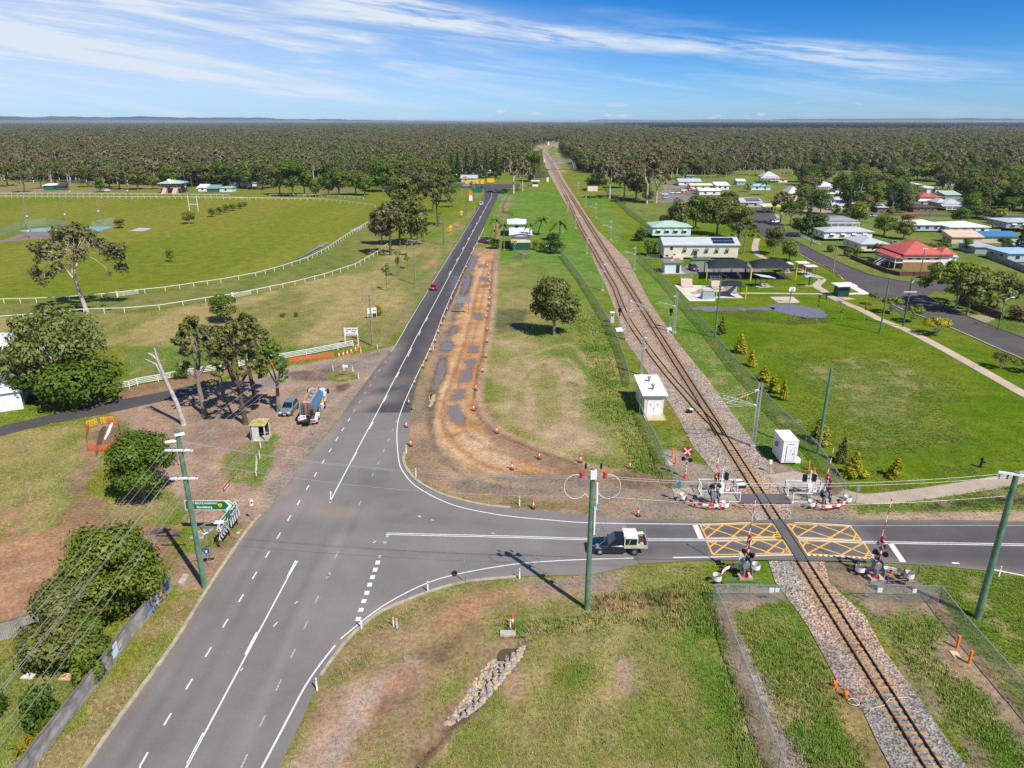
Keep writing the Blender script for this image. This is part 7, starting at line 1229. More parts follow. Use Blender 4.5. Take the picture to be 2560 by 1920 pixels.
for a,b,lb in ((1050,525,'white guide post at the end of the forecourt entrance'),(908,562,'white guide post behind the traffic cones'),(1532,530,'white guide post beside the oblong puddle'),(1300,1428,'white guide post at the start of the turning kerb')): gl.append((640+a/3.456,720+b/3.456,lb,None))
for a,b,lb in ((1383,145,'white guide post on the dirt behind the turning kerb'),(1487,1138,'white guide post on the near kerb left of the dark sign'),(912,1455,'white guide post at the end of the give way dashes'),(1190,1440,'thin white stake on the brown nature strip'),(1219,1450,'second thinner white stake on the brown nature strip')): gl.append((640+a/3.456,1150+b/3.456,lb,None))
gl += [(793,1725,'white guide post on the near kerb beside the wide lane',None),(1299,1264,'white guide post in the low grass beside the turning lane',None),(1299,1447,'white guide post under the shadow of the termination pole',None),(1276,1572,'thin white stake at the culvert mouth',None),(2497,1441,'white guide post at the right verge',None)]
for a,b in ((650,1146),(643,1160),(642,1175),(652,1120),(641,1190)): gl.append((a,b,'white guide post along the shelter grass island','white posts on the shelter grass island'))
for a,b in ((833,927),(860,926),(882,929)): gl.append((a,b,'white post on the far edge of the little grass island','white posts round the little grass island'))
gl.append((897,947,'broken white post with a cross piece on the little grass island',None))
for a,b in ((1187,523),(1205,486),(1208,476),(1246,492),(1197,600),(1193,612),(1183,627),(1186,470),(1210,480)): gl.append((a,b,'distant white guide post along the highway','distant guide posts'))
for i,(a,b,lb,gp) in enumerate(gl):
    x,y = G(a,b); s = 1.0 if 'stake' not in lb else .85
    if i == 0: o = GPO; o.location = (x,y,0); o['label'] = lb
    else: o = copy_tree(GPO,(x,y),random.uniform(-.3,.3),lb,(s*1.25,s*1.6,s*(1.5 if 'distant' in lb else 1.15)),gp)
_t = thing('traffic_cone','orange traffic cone with a white band in the row by the rail fence','traffic cone',(0,0,0),0,'traffic cones by the rail fence'); _m = MB(); _m.box((0,0,.03),(.45,.45,.06)); _m.build('base',ORANGE,_t); _m = MB(); _m.cur = 0; _m.lathe([(.19,.06),(.13,.35)],n=12); _m.cur = 1; _m.lathe([(.13,.35),(.085,.6)],n=12); _m.cur = 0; _m.lathe([(.085,.6),(.045,.82)],n=12); _m.build('cone',[ORANGE,WHITE],_t)
for i,(a,b) in enumerate(((718,597),(755,588),(790,577),(825,562),(861,540),(883,515))):
    x,y = G(640+a/3.456,720+b/3.456)
    if i == 0: _t.location = (x,y,0); _t.scale = (1.15,)*3
    else: copy_tree(_t,(x,y),random.uniform(0,1),None,1.15)
# orange marker posts, slabs, small railway things
_t = thing('marker_post','orange post','marker post',(0,0,0)); _m = MB(); _m.box((0,0,.6),(.13,.13,1.3)); _m.build('shaft',ORANGE,_t); _m = MB(); _m.box((0,0,1.27),(.15,.15,.05)); _m.build('cap',ORANGE,_t)
for i,(a,b,tp,lb) in enumerate(((1681,1143,1121,'orange marker post nearer the wire fence by the old crossing pole'),(1689,1160,1139,'orange marker post beside the old crossing pole'),(2021,1175,1154,'orange marker post behind the park side maze'),(2034,1190,1170,'orange marker post beside the white slab on the park side'),(2392,1619,1590,'orange marker post beside the slab in the near right corner'),(2422,1658,1627,'second orange marker post nearer the right fence'),(1854,994,976,'orange marker post below the railway mast arms'),(1866,1000,985,'orange marker post right of the mast arms'),(1689,782,768,'orange marker post on the mast by the right signal'))):
    x,y = G(a,b); h = max(.9,HT(y,tp)); o = _t if i == 0 else copy_tree(_t,(x,y),.2,lb); o.location = (x,y,0); o['label'] = lb; o.scale = (1.2,1.2,h/1.3)
for q,h,m_,nm,lb,cat in (([(1663,1154),(1680,1152),(1682,1163),(1664,1164)],.10,CONCR,'concrete_slab','pale concrete slab beside the orange posts','slab'),([(2027,1180),(2040,1180),(2047,1189),(2036,1190)],.08,CONCR,'concrete_slab','white concrete slab at the park side crossing','slab'),([(2372,1627),(2393,1630),(2403,1646),(2385,1644)],.06,mat('slab_tan',(.60,.42,.24),.8),'concrete_slab','tan slab on the bare ground in the right corner','slab'),([(446,1464),(460,1440),(474,1442),(459,1466)],.28,CONCR,'concrete_bench','long grey concrete bench slab under the green pole','bench'),([(590,1335),(595,1330),(602,1331),(598,1338)],.1,CONCR,'drain_pit','small concrete drain pit at the kerb','drain'),([(1538,823),(1553,821),(1558,829),(1541,830)],.25,WHITE,'concrete_block','white block at the foot of the left railway signal','block'),([(1666,822),(1678,821),(1680,829),(1668,830)],.25,WHITE,'concrete_block','white block at the foot of the right railway signal','block')):
    W = GP(q); o = W[0]; _m = MB(); _m.prism([(a-o[0],b-o[1]) for a,b in W],'z',0,h); s_ = _m.build(nm,m_); s_.location = (*o,0.0); tag(s_,lb,cat)
x,y = G(1723,1032); t = thing('point_machine','small white and black points motor beside the turnout','points machine',(x,y,.05),.2); _m = MB(); _m.box((0,0,.2),(.75,.55,.4)); _m.build('motor',BLACK,t); _m = MB(); _m.box((.3,.1,.45),(.5,.5,.14)); _m.build('lid',WHITE,t); _m = MB(); _m.bar((.4,0,.1),(2.4,-.1,.1),.08); _m.build('throw_bar',GREY,t)
x,y = G(1852,1219); t = thing('point_machine','pair of white lidded boxes beside the rails at the footpath','points machine',(x,y,.05),.1); _m = MB(); _m.box((0,0,.2),(1.0,.6,.4)); _m.box((.1,.9,.2),(.9,.5,.4)); _m.build('motor',BLACK,t); _m = MB(); _m.box((0,0,.44),(.9,.5,.08)); _m.box((.1,.9,.44),(.8,.4,.08)); _m.build('lid',WHITE,t)
x,y = G(1923,1181); t = thing('phone_post','grey phone box on a short post beside the line','phone post',(x,y,0)); _m = MB(); _m.tube([(0,0,0),(0,0,1.2)],.05,8); _m.build('post',STEEL,t); _m = MB(); _m.box((0,0,1.4),(.32,.25,.5)); _m.build('box',WHITE,t)
x,y = G(2451,1168); t = thing('water_bubbler','dark green tap post standing alone on the park lawn','tap',(x,y,0)); _m = MB(); _m.lathe([(.16,0),(.14,.5),(.16,1.0),(.22,1.1),(.1,1.3)],n=12); _m.box((.1,-.15,.75),(.5,.2,.15)); _m.build('body',mat('dark_green',(.012,.03,.025),.4),t)
for c,m_,lb in (((2102,1730),ORANGE,'orange capped conduit end with a coiled loop beside the rails'),((2130,1757),mat('loop_pink',(.72,.5,.42),.5),'orange capped conduit end with a pale trailing cable')):
    x,y = G(*c); t = thing('track_cable',lb,'cable',(x,y,.05)); _m = MB(); _m.tube([(-.25,.5,0),(-.25,.5,.35)],.12,10); _m.box((-.25,.5,.4),(.3,.2,.2)); _m.build('riser',ORANGE,t); _m = MB(); _m.tube([(.4*math.cos(i*.55)+.1,.33*math.sin(i*.55),.03+.01*(i % 3)) for i in range(13)]+[(1.2,-.6,.03),(2.2,-.3,.03),(2.9,.35,.03),(4.4,.45,.06)],.03,6); _m.build('cable',m_,t)
x,y = G(1838,1265); t = thing('track_cable','orange cable riser beside the footpath crossing','cable',(x,y,.02)); _m = MB(); _m.tube([(0,0,0),(0,0,.35)],.12,8); _m.tube([(0,0,.3),(.5,-.3,.05),(1.6,-.4,.05)],.035,6); _m.build('riser',ORANGE,t)
# culvert mouth
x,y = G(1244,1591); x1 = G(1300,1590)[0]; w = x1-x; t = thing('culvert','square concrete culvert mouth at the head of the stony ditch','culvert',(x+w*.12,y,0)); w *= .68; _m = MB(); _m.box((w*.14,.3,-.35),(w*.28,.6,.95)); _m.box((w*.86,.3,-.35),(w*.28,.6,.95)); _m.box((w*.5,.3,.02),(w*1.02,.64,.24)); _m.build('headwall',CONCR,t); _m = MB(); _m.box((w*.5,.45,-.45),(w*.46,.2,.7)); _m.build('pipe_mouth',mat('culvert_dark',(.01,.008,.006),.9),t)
# railway masts with cantilevers
def mast(base,top,label,side=-1,nr=.16,arms=2,L=3.2):
    x,y = G(*base); h = HT(y,top); t = thing('catenary_mast',label,'railway mast',(x,y,0),.02); mb = MB()
    for sx in (-1,1): mb.bar((sx*nr,0,0),(sx*nr,0,h),.09,.16)
    k = int(h/.8)
    for i in range(k): mb.bar((-nr,0,i*h/k),(nr,0,(i+1)*h/k),.035); mb.bar((nr,0,i*h/k),(-nr,0,(i+1)*h/k),.035)
    mb.build('lattice',STEEL,t); mb = MB(); mb.box((0,0,.1),(.8,.8,.3)); mb.build('footing',CONCR,t); mb = MB()
    z = h*.72
    for a in range(arms): yy = (a-.5*(arms-1))*1.4; mb.tube([(side*nr,yy*.2,h*.9),(side*L,yy,z+.35)],.028,6); mb.tube([(side*nr,yy*.2,z-.6),(side*L*.75,yy,z+.1),(side*L,yy,z+.35)],.035,6); mb.tube([(side*L*.55,yy,z-.15),(side*(L+.6),yy,z-.05)],.022,6)
    c = mb.build('cantilever',STEEL,t); mb = MB(); mb.tube([(side*nr,0,h*.9),(side*(nr+.45),0,h*.885)],.07,8); mb.tube([(side*nr,0,z-.6),(side*(nr+.4),0,z-.45)],.07,8); mb.build('insulator',WHITE,c); return t
mast((1882,1116),957,'big railway mast with twin arms in front of the park fence',-1,.2,3,4.6); mast((1685,832),729,'railway mast beside the right hand signal',-1,.16,1,3.6); mast((1567,850),740,'railway mast beside the left hand signal',1,.16,2,3.4); mast((1603,938),833,'railway mast behind the white roofed hut',1,.12,1,1.2)
for b,tp,s in (((1506,726),653,1),((1467,634),591,1),((1439,571),535,1),((1419,527),503,1)): mast(b,tp,'railway mast in the row on the left of the line',s,.14,1,2.6)['group'] = 'masts left of the line'
for b,tp,s in (((1586,674),614,-1),((1527,601),549,-1),((1490,545),506,-1),((1465,517),480,-1),((1446,486),454,-1)): mast(b,tp,'railway mast in the row on the right of the line',s,.14,1,3.0)['group'] = 'masts right of the line'
for b,tp,lb in (((1547,822),771,'left hand black headed railway signal with a ladder'),((1674,821),772,'right hand black headed railway signal with a ladder')):
    x,y = G(*b); h = HT(y,tp); t = thing('railway_signal',lb,'railway signal',(x,y,0)); _m = MB(); _m.tube([(0,0,.2),(0,0,h-.5)],.06,8); [_m.bar((-.18,-.1,z*.35+.4),(.18,-.1,z*.35+.4),.03) for z in range(int((h-1.4)/.35))]; _m.bar((-.18,-.1,.3),(-.18,-.1,h-1),.03); _m.bar((.18,-.1,.3),(.18,-.1,h-1),.03); _m.build('post',STEEL,t); _m = MB(); _m.box((0,-.15,h-.35),(.62,.4,.85)); _m.box((0,-.4,h-.2),(.5,.15,.08)); _m.box((0,-.2,h-1.15),(.3,.3,.35)); _m.build('signal_head',BLACK,t)
# footbridge
a,b = G(1377,424),G(1430,424); t = thing('footbridge','grey steel footbridge crossing the railway with stairs at each end','footbridge',(a[0],a[1],0)); w = b[0]-a[0]; _m = MB(); _m.box((w/2,0,6.4),(w,2.2,.35)); _m.build('deck',STEEL,t); _m = MB(); [_m.bar((0,s*1.05,z),(w,s*1.05,z),.15) for s in (-1,1) for z in (7.0,7.9,8.6)]; n = 16; [_m.bar((w*i/n,s*1.05,6.4),(w*i/n,s*1.05,8.6),.15) for i in range(n+1) for s in (-1,1)]; _m.build('parapet',GREY,t)
for xx in (1,w-1): _m = MB(); [_m.bar((xx,s*.8,0),(xx,s*.8,6.3),.3) for s in (-1,1)]; _m.build('pier',GREY,t)
for s,xx in ((-1,-.5),(1,w+.5)): _m = MB(); [_m.bar((xx+k,-1,6.4),(xx+s*1.5+k,-13,.1),.2,.4) for k in (-.9,.9)]; [_m.box((xx+s*1.5*i/16,-1-12*i/16,6.4-6.3*i/16),(1.8,.5,.1)) for i in range(17)]; [_m.bar((xx+k,-1,7.5),(xx+s*1.5+k,-13,1.2),.12) for k in (-.9,.9)]; _m.build('stair',GREY,t)
t,w,rf = hut('railway_hut','little white hut with an overhanging flat roof near the footbridge','hut',(1331,466),(1345,466),5,3.2,WHITE,WHITE,1.0,.0,0,.3); _m = MB(); _m.box((w/2,-.05,1.9),(w*.9,.08,1.0)); _m.build('window',PANE,t)
for b,lb in (((1369,455),'white relay box beside the line near the footbridge'),((1361,405),'white cabinet beside the line before the bend'),((1371,363),'tiny white post at the far bend of the line')):
    x,y = G(*b); t = thing('relay_cabinet',lb,'cabinet',(x,y,0)); s = 1.6 if b[1] > 380 else 3; _m = MB(); _m.box((0,0,.9*s),(.9*s,.8*s,1.8*s)); _m.build('body',WHITE,t); _m = MB(); _m.box((0,0,1.85*s),(1.05*s,.95*s,.1*s)); _m.build('lid',WHITE,t)
t,w,rf = hut('bin_shed','low shed with a dark solar roof beside the railway grove','shed',(1469,478),(1494,478),6,3.4,CREAM,BLKS,.3,.8); _m = MB(); _m.box((w*.7,-.04,1.2),(1.6,.06,2.3)); _m.build('door',OFFW,t)
# ================================================================ VEHICLES
CHROME = mat('bright_alloy',(.55,.56,.58),.25,.9,var=.05); HEADL = mat('headlamp',(.75,.78,.8),.1,var=.02); TAILL = mat('tail_lamp',(.45,.01,.015),.25,var=.05); DKTRIM = mat('dark_trim',(.02,.02,.022),.6)
def wheel(t,x,y,r=.33,w=.22,name='wheel'):
    mb = MB(); mb.tube([(x,y-w/2,r),(x,y-w*.38,r),(x,y+w*.38,r),(x,y+w/2,r)],[r*.9,r,r,r*.9],18); ty = mb.build('tyre',RUBBER)
    ty.name = name; ty.parent = t; s = 1 if y > 0 else -1; mb = MB(); mb.tube([(x,y+s*w*.40,r),(x,y+s*w*.53,r)],[r*.62,r*.5],14); mb.build('rim',CHROME,ty)
def loft(mb,secs,close=True,smooth=True):
    """secs: list of (x, half-width, z0, z1, top half-width): rounded-box cross sections"""
    vs = []; k = 10
    for x,w,z0,z1,wt in secs:
        zm = z0+(z1-z0)*.55; pr = [(-w*.92,z0),(-w,z0+(zm-z0)*.4),(-w,zm),(-wt,z1-.03),(-wt*.85,z1),(wt*.85,z1),(wt,z1-.03),(w,zm),(w,z0+(zm-z0)*.4),(w*.92,z0)]; vs += [(x,a,b) for a,b in pr]
    n = len(secs); mb.add(vs,[(i*k+j,i*k+(j+1) % k,i*k+k+(j+1) % k,i*k+k+j) for i in range(n-1) for j in range(k)],smooth); mb.add(vs[:k],[tuple(range(k))]); mb.add(vs[-k:],[tuple(range(k-1,-1,-1))]); return mb
def car(label,g,yaw,paint,kind='hatch',L=4.3,W=1.78,Hh=1.5,name='car',cat='car',group=None,detail=True):
    t = thing(name,label,cat,(g[0],g[1],.03),yaw,group); w = W/2; c0,c1,c2,c3 = {'hatch': (.22,.02,-.40,-.49),'suv': (.20,.04,-.42,-.50),'sedan': (.20,.04,-.26,-.42),'ute': (.17,.04,-.12,-.15)}[kind]
    bh = Hh*.60; mb = MB(); nose = .50*L
    secs = [(nose,w*.80,.32,bh*.74,w*.74),(nose*.95,w*.95,.24,bh*.86,w*.84),(L*.33,w,.20,bh*.95,w*.90),(c0*L,w,.20,bh,w*.93),(-.30*L,w,.20,bh*(1.03 if kind != 'ute' else .95),w*.93),(-.47*L,w*.97,.26,bh*(1.02 if kind in ('hatch','suv') else .96),w*.90),(-.5*L,w*.88,.34,bh*.92,w*.82)]
    if kind == 'ute': secs = secs[:4]+[(-.13*L,w,.20,bh,w*.93),(-.15*L,w*.98,.3,bh*.95,w*.9)]
    loft(mb,secs); mb.build('body',paint,t)
    x0,x1,x2,x3 = c0*L,c1*L,c2*L,c3*L; wb,wt = w*.90,w*.74; z0,z1 = bh-.02,Hh-.03
    A = [Vector(p) for p in ((x0,wb,z0),(x0,-wb,z0),(x1,wt,z1),(x1,-wt,z1),(x2,wt,z1),(x2,-wt,z1),(x3,wb,z0),(x3,-wb,z0))]
    mb = MB(); mb.add(A,[(0,2,4,6),(1,7,5,3),(0,1,3,2),(4,5,7,6),(2,3,5,4),(0,6,7,1)]); cab = mb.build('cabin',paint,t)
    def glass(nm,a,b,c,d,par,ins=.07,out=.012):
        P = [A[i] for i in (a,b,c,d)]; cc = sum(P,Vector())/4; n = (P[1]-P[0]).cross(P[2]-P[0]).normalized(); n = n if n.dot(cc-Vector((cc.x*.5,0,(z0+z1)/2-.2))) > 0 else -n; Q = [p+(cc-p)*ins*1.6+n*out for p in P]; m_ = MB(); m_.add(Q+[q-n*.02 for q in Q],[(0,1,2,3),(7,6,5,4),(0,4,5,1),(1,5,6,2),(2,6,7,3),(3,7,4,0)]); return m_.build(nm,GLASS,par)
    glass('windscreen',0,1,3,2,cab); glass('rear_window',6,7,5,4,cab); glass('side_window',0,2,4,6,cab,.09); glass('side_window',1,3,5,7,cab,.09)
    r = .33*(Hh/1.5)**.8
    for xx in (.32*L,-.31*L):
        for yy in (-w+.09,w-.09): wheel(t,xx,yy,r)
    if detail:
        for s in (-1,1):
            mb = MB(); mb.box((nose*.965,s*w*.66,bh*.70),(.16,.38,.16)); mb.build('headlight',HEADL,t)
            if kind != 'ute': mb = MB(); mb.box((-.495*L,s*w*.72,bh*.80),(.10,.30,.22)); mb.build('tail_light',TAILL,t)
            mb = MB(); mb.box((x0-.15,s*(w+.08),bh+.03),(.16,.2,.13)); mb.build('mirror',paint,t)
        mb = MB(); mb.box((nose*.985,0,.45),(.1,W*.6,.2)); mb.build('grille',DKTRIM,t); mb = MB(); mb.box((nose+.005,0,.38),(.03,.38,.12)) ; mb.build('number_plate',WHITE,t)
        if kind != 'ute': mb = MB(); mb.box((-.5*L-.005,0,bh*.68),(.03,.38,.12)); mb.build('number_plate',WHITE,t); mb = MB(); mb.box((-.497*L,0,.36),(.08,W*.7,.2)); mb.build('bumper',DKTRIM,t)
    return t
def P_(nm,c,rough=.3): return mat(nm,c,rough,.0,var=.03,coat=.6)
PRED = P_('car_red',(.50,.012,.025)); PGRY = P_('car_blue_grey',(.16,.21,.25)); PBLK = P_('car_blue_black',(.008,.014,.022)); PWHT = P_('car_white',(.75,.75,.74)); PBLU = P_('car_blue',(.05,.14,.28)); PNVY = P_('car_navy',(.02,.035,.12)); PPUR = P_('car_purple',(.10,.012,.07)); PSIL = P_('car_silver',(.38,.40,.42)); PLBL = P_('car_light_blue',(.32,.46,.60)); PGRN = P_('car_khaki',(.06,.065,.035),.7)
_ry = math.atan2(_td.y,_td.x); RD = math.atan2(G(1222,505)[1]-G(947,1024)[1],G(1222,505)[0]-G(947,1024)[0])
a = G(715,1043); car('blue grey hatchback parked on the gravel beside the tanker',(a[0]-.1,a[1]+2.05),-PI/2-.03,PGRY,'hatch',4.2,1.82,1.58)
car('red hatchback driving away along the highway',(G(1084,727)[0],G(1084,727)[1]+1.9),RD,PRED,'hatch',4.1,1.76,1.55); car('silver hatchback driving away near the highway bend',(G(1203,514)[0],G(1203,514)[1]+2),RD,PWHT,'suv',4.6,1.9,1.75); car('dark blue car side on at the far junction',G(1203,471),PI*.98,PNVY,'sedan',4.7,1.85,1.5); car('blue grey wagon coming round the highway bend',G(1239,481),RD+PI-.1,PBLU,'suv',4.7,1.95,1.8); car('purple coupe parked side on under the palms',G(1206,606),PI+.05,PPUR,'sedan',4.6,1.85,1.35); car('light blue car half hidden under the shaggy palm',G(1360,618),-1.2,PLBL,'hatch')
U = car('black ute with a pale canopy tray driving toward the intersection',(G(1541,1379)[0],G(1541,1379)[1]+.2),PI-.01,PBLK,'ute',5.35,1.88,1.75,name='ute',cat='ute'); U.location.z = .05
TRAY = mat('tray_tan',(.50,.45,.37),.6,var=.15); _m = MB(); _m.box((-1.75,0,.86),(2.3,1.92,.10)); _m.build('tray_floor',TRAY,U)
for s in (-1,1): _m = MB(); _m.box((-1.75,s*.93,1.02),(2.3,.05,.26)); _m.build('tray_side',TRAY,U)
_m = MB(); _m.box((-2.88,0,1.12),(.05,1.9,.5)); _m.build('tailgate',mat('tray_grey',(.40,.43,.44),.5),U); _m = MB(); _m.box((-1.28,0,1.90),(1.35,1.85,.10)); [_m.box((-1.28+sx*.62,sy*.88,1.4),(.08,.08,1.0)) for sx in (-1,1) for sy in (-1,1)]; _m.box((-.64,0,1.4),(.06,1.8,.95)); cn = _m.build('canopy',mat('canopy_cream',(.66,.64,.58),.5),U); _m = MB(); _m.box((-1.28,.84,1.42),(1.05,.04,.66)); _m.box((-1.28,-.84,1.42),(1.05,.04,.66)); _m.build('canopy_window',GLASS,cn); _m = MB(); _m.bar((-1.0,.88,1.15),(-1.2,.88,1.7),.08); _m.build('green_strap',mat('strap_green',(.06,.5,.08),.6),cn); _m = MB(); [_m.box((-2.3+.35*i,-.3+.3*i,1.08),(.5,.6,.4),rz=.3*i) for i in range(3)]; _m.build('tool_load',BROWN,U); _m = MB(); [_m.bar((-.7,s*.9,1.7),(-.7,s*.9,2.15),.05) for s in (-1,1)]; [_m.bar((-2.8,s*.9,1.1),(-2.8,s*.9,2.0),.05) for s in (-1,1)]; _m.bar((-2.8,-.9,2.0),(-2.8,.9,2.0),.05); _m.build('ladder_rack',STEEL,U); _m = MB(); _m.box((-1.6,.1,2.0),(1.9,.32,.08),rz=.1); _m.build('roof_load',WHITE,U); _m = MB(); _m.box((-1.9,0,.55),(1.5,.9,.2)); _m.build('chassis',DKTRIM,U)
# tanker
x,y = G(768,1066); T = thing('tanker_truck','tanker truck with a blue striped tank and rusty catwalk parked on the gravel','tanker truck',(x+.05,y-.1,.02),PI/2+.05); GALV = mat('tank_steel',(.30,.31,.32),.35,.7,var=.12,scale=1.5,weather=.3)
TK = mat('tank_blue_stripe',(.035,.18,.38),.35,var=.12,coat=.3); RUST = mat('rusty_tray',(.30,.155,.065),.9,var=.4,scale=2)
_m = MB(); n = 28; el = lambda k,x_: (x_,1.22*math.cos(2*PI*k/n),2.12+.98*math.sin(2*PI*k/n)); vs = [el(k,x_) for x_ in (1.15,6.75) for k in range(n)]
for k in range(n):
    a = 360*(k+.5)/n; _m.cur = 1 if (300 < a or a < 55) and False else (1 if a > 318 or a < 38 else 0); _m.add([vs[k],vs[(k+1) % n],vs[n+(k+1) % n],vs[n+k]],[(0,1,2,3)],True)
_m.cur = 0; _m.add([(1.15-.16,0,2.12)]+vs[:n],[(0,1+(k+1) % n,1+k) for k in range(n)],True); _m.add([(6.75+.16,0,2.12)]+vs[n:],[(0,1+k,1+(k+1) % n) for k in range(n)],True); tank = _m.build('tank',[GALV,TK],T)
_m = MB(); _m.cur = 0; vs2 = [(x_,.0+1.235*math.cos(a),2.12+.995*math.sin(a)) for x_ in (1.3,6.6) for a in [R(d) for d in (-150,-140)]]
_m = MB(); _m.prism([(1.235*math.cos(R(-d)),2.12+.995*math.sin(R(d))) for d in range(20,52,4)]+[(1.21*math.cos(R(-d)),2.12+.97*math.sin(R(d))) for d in range(48,16,-4)],'x',1.25,6.7); 
bpy.data.meshes; _o = _m.build('side_stripe',TK,tank); _o.scale = (1,-1,1)
_m = MB(); _m.box((3.9,.05,3.02),(5.2,.95,.10)); tr = _m.build('catwalk',RUST,T); _m = MB(); [_m.box((3.9,.05+s*.5,3.18),(5.3,.05,.34)) for s in (-1,1)]; [_m.box((3.9+s*2.62,.05,3.18),(.05,1.0,.34)) for s in (-1,1)]; _m.build('coaming',mat('coaming_pink',(.62,.42,.32),.6),T)
for i in range(3): _m = MB(); _m.lathe([(.34,3.05),(.34,3.2),(.28,3.24),(.1,3.3)],(2.4+i*1.5,.05,0),14); _m.build('hatch',GREY,tr)
_m = MB(); _m.box((4.1,0,.85),(9.0,.9,.28)); _m.build('chassis',DKTRIM,T)
for xx in (1.15,2.45,6.9):
    for s in (-1,1): wheel(T,xx,s*1.05,.50,.42 if xx < 6 else .3)
for xx in (1.15,2.45):
    for s in (-1,1): _m = MB(); pr = [(.62*math.cos(a),.62*math.sin(a)) for a in [PI*i/10 for i in range(11)]]; _m.prism(pr+[(p[0]*.93,p[1]*.93) for p in reversed(pr)],'y',s*1.05-.3,s*1.05+.3,(xx,0,.5)); _m.build('mudguard',mat('mudguard_white',(.62,.63,.63),.35),T)
loft(_m := MB(),[(8.6,1.15,.55,2.2,1.05),(8.4,1.2,.5,2.7,1.1),(7.2,1.22,.5,2.85,1.15),(7.0,1.2,.55,2.8,1.1)]); cab = _m.build('cab',mat('cab_white',(.70,.71,.72),.3,coat=.5),T); _m = MB(); _m.box((8.52,0,2.15),(.12,2.0,.75)); _m.build('windscreen',GLASS,cab); [(_m := MB(),_m.box((7.8,s*1.2,2.15),(.8,.06,.6)),_m.build('side_window',GLASS,cab)) for s in (-1,1)]; _m = MB(); _m.box((7.6,0,2.88),(.6,.8,.1)); _m.build('roof_vent',PNVY,cab); [(_m := MB(),_m.box((8.3,s*1.45,2.1),(.15,.3,.7)),_m.build('mirror',DKTRIM,T)) for s in (-1,1)]
for yy,nm,mm,zz,ww in ((.65,'ladder_frame',GALV,2.0,.12),(.15,'hose_reel',RUST,2.2,.32),(-.25,'ladder_frame',GALV,2.0,.12),(-.62,'valve_stack',DKTRIM,1.7,.3),(.95,'hose_rack',GREY,1.8,.22)): _m = MB(); _m.box((.86,yy,zz),(.26,ww,1.7 if nm != 'valve_stack' else .9)); _m.build(nm,mm,T)
for z in (1.4,1.8,2.2,2.6): _m = MB(); _m.bar((.72,-.28,z),(.72,.66,z),.05); _m.build('rung',GALV,T)
_m = MB(); _m.box((.35,.55,1.25),(.08,.85,.62)); s_ = _m.build('rear_board',WHITE,T); _m = MB(); _m.box((.30,.38,1.38),(.02,.22,.2)); _m.build('red_emblem',RED,s_); _m = MB(); _m.box((.30,.72,1.25),(.02,.3,.38)); _m.build('faded_print',OFFW,s_)
_m = MB(); _m.box((.30,0,.92),(.14,2.35,.10)); [_m.bar((.3,s*1.15,.92),(.3,s*1.15,1.35),.07) for s in (-1,1)]; _m.build('rear_rail',mat('rail_pale',(.62,.58,.56),.5),T); _m = MB(); _m.box((.22,-.45,.62),(.10,1.5,.22)); b_ = _m.build('bumper',WHITE,T); _m = MB(); _m.box((.15,-.35,.66),(.04,.7,.14)); _m.build('bumper_print',BLKS,b_); _m = MB(); _m.box((.15,-.98,.74),(.06,.5,.16)); _m.build('tail_light',TAILL,T); _m = MB(); _m.box((.2,.95,.74),(.06,.4,.14)); _m.build('tail_light',TAILL,T); _m = MB(); _m.box((.75,-.75,1.15),(.4,.4,.3)); _m.build('hose_box',mat('hose_purple',(.16,.07,.22),.6),T)
_m = MB(); _m.box((4.6,-1.12,1.15),(1.7,.45,.65)); _m.build('side_locker',WHITE,T); _m = MB(); _m.box((5.3,-1.2,1.85),(.5,.2,.6)); _m.build('yellow_bin',YELL,T); _m = MB(); [_m.lathe([(.3,0),(.3,.9)],(3.4+i*.7,-1.1,.6),12) for i in range(2)]; _m.build('air_tank',CHROME,T); _m = MB(); _m.bar((6.4,-1.15,2.0),(7.2,-1.25,2.35),.35,.3); _m.build('exhaust',WHITE,T)
# far and town vehicles
for i,(p,yw,pt,kd,lb) in enumerate((((1661,488),.4,PWHT,'ute','white four wheel drive at the end of the far car row'),((1664,496),.4,PLBL,'sedan','light blue car at the end of the far car row'),((1683,484),0,PWHT,'suv','white wagon in the far car row'),((1693,484),.1,PSIL,'suv','silver wagon in the far car row'),((1703,483),0,PRED,'hatch','red car in the far car row'),((1709,478),.2,PWHT,'suv','white van like wagon behind the far car row'),((1728,477),.2,PRED,'sedan','red car alone by the far shops'),((1745,480),-.4,PBLU,'sedan','dark blue car by the far white roofs'),
   ((1972,590),2.6,PNVY,'suv','dark blue wagon parked at the end of the picket fence'),((1985,592),2.6,PBLK,'sedan','black car behind the dark blue wagon'),((2176,543),PI,PBLU,'ute','blue ute parked side on along the back street'),((2484,646),1.2,PWHT,'ute','white ute parked in front of the open garage'),((1936,557),.3,PWHT,'suv','white wagon at the fuel station'),((500,474),.2,PWHT,'suv','white horse float parked beside the grandstand'),((267,478),.3,PWHT,'hatch','small white car under the trees behind the rail'),((2232,612),1.4,PSIL,'sedan','silver car between the two grey roofs'))):
    c = car(lb,G(*p),yw,pt,kd,detail=False)
    if kd == 'ute': _m = MB(); _m.box((-1.5,0,.8),(2.0,1.7,.5)); _m.build('tray',PSIL if pt != PWHT else OFFW,c)
x,y = G(1733,676); c = car('muddy khaki four wheel drive with a spare wheel parked by the toilet block',(x,y),-1.4,PGRN,'suv',4.0,1.75,1.8)
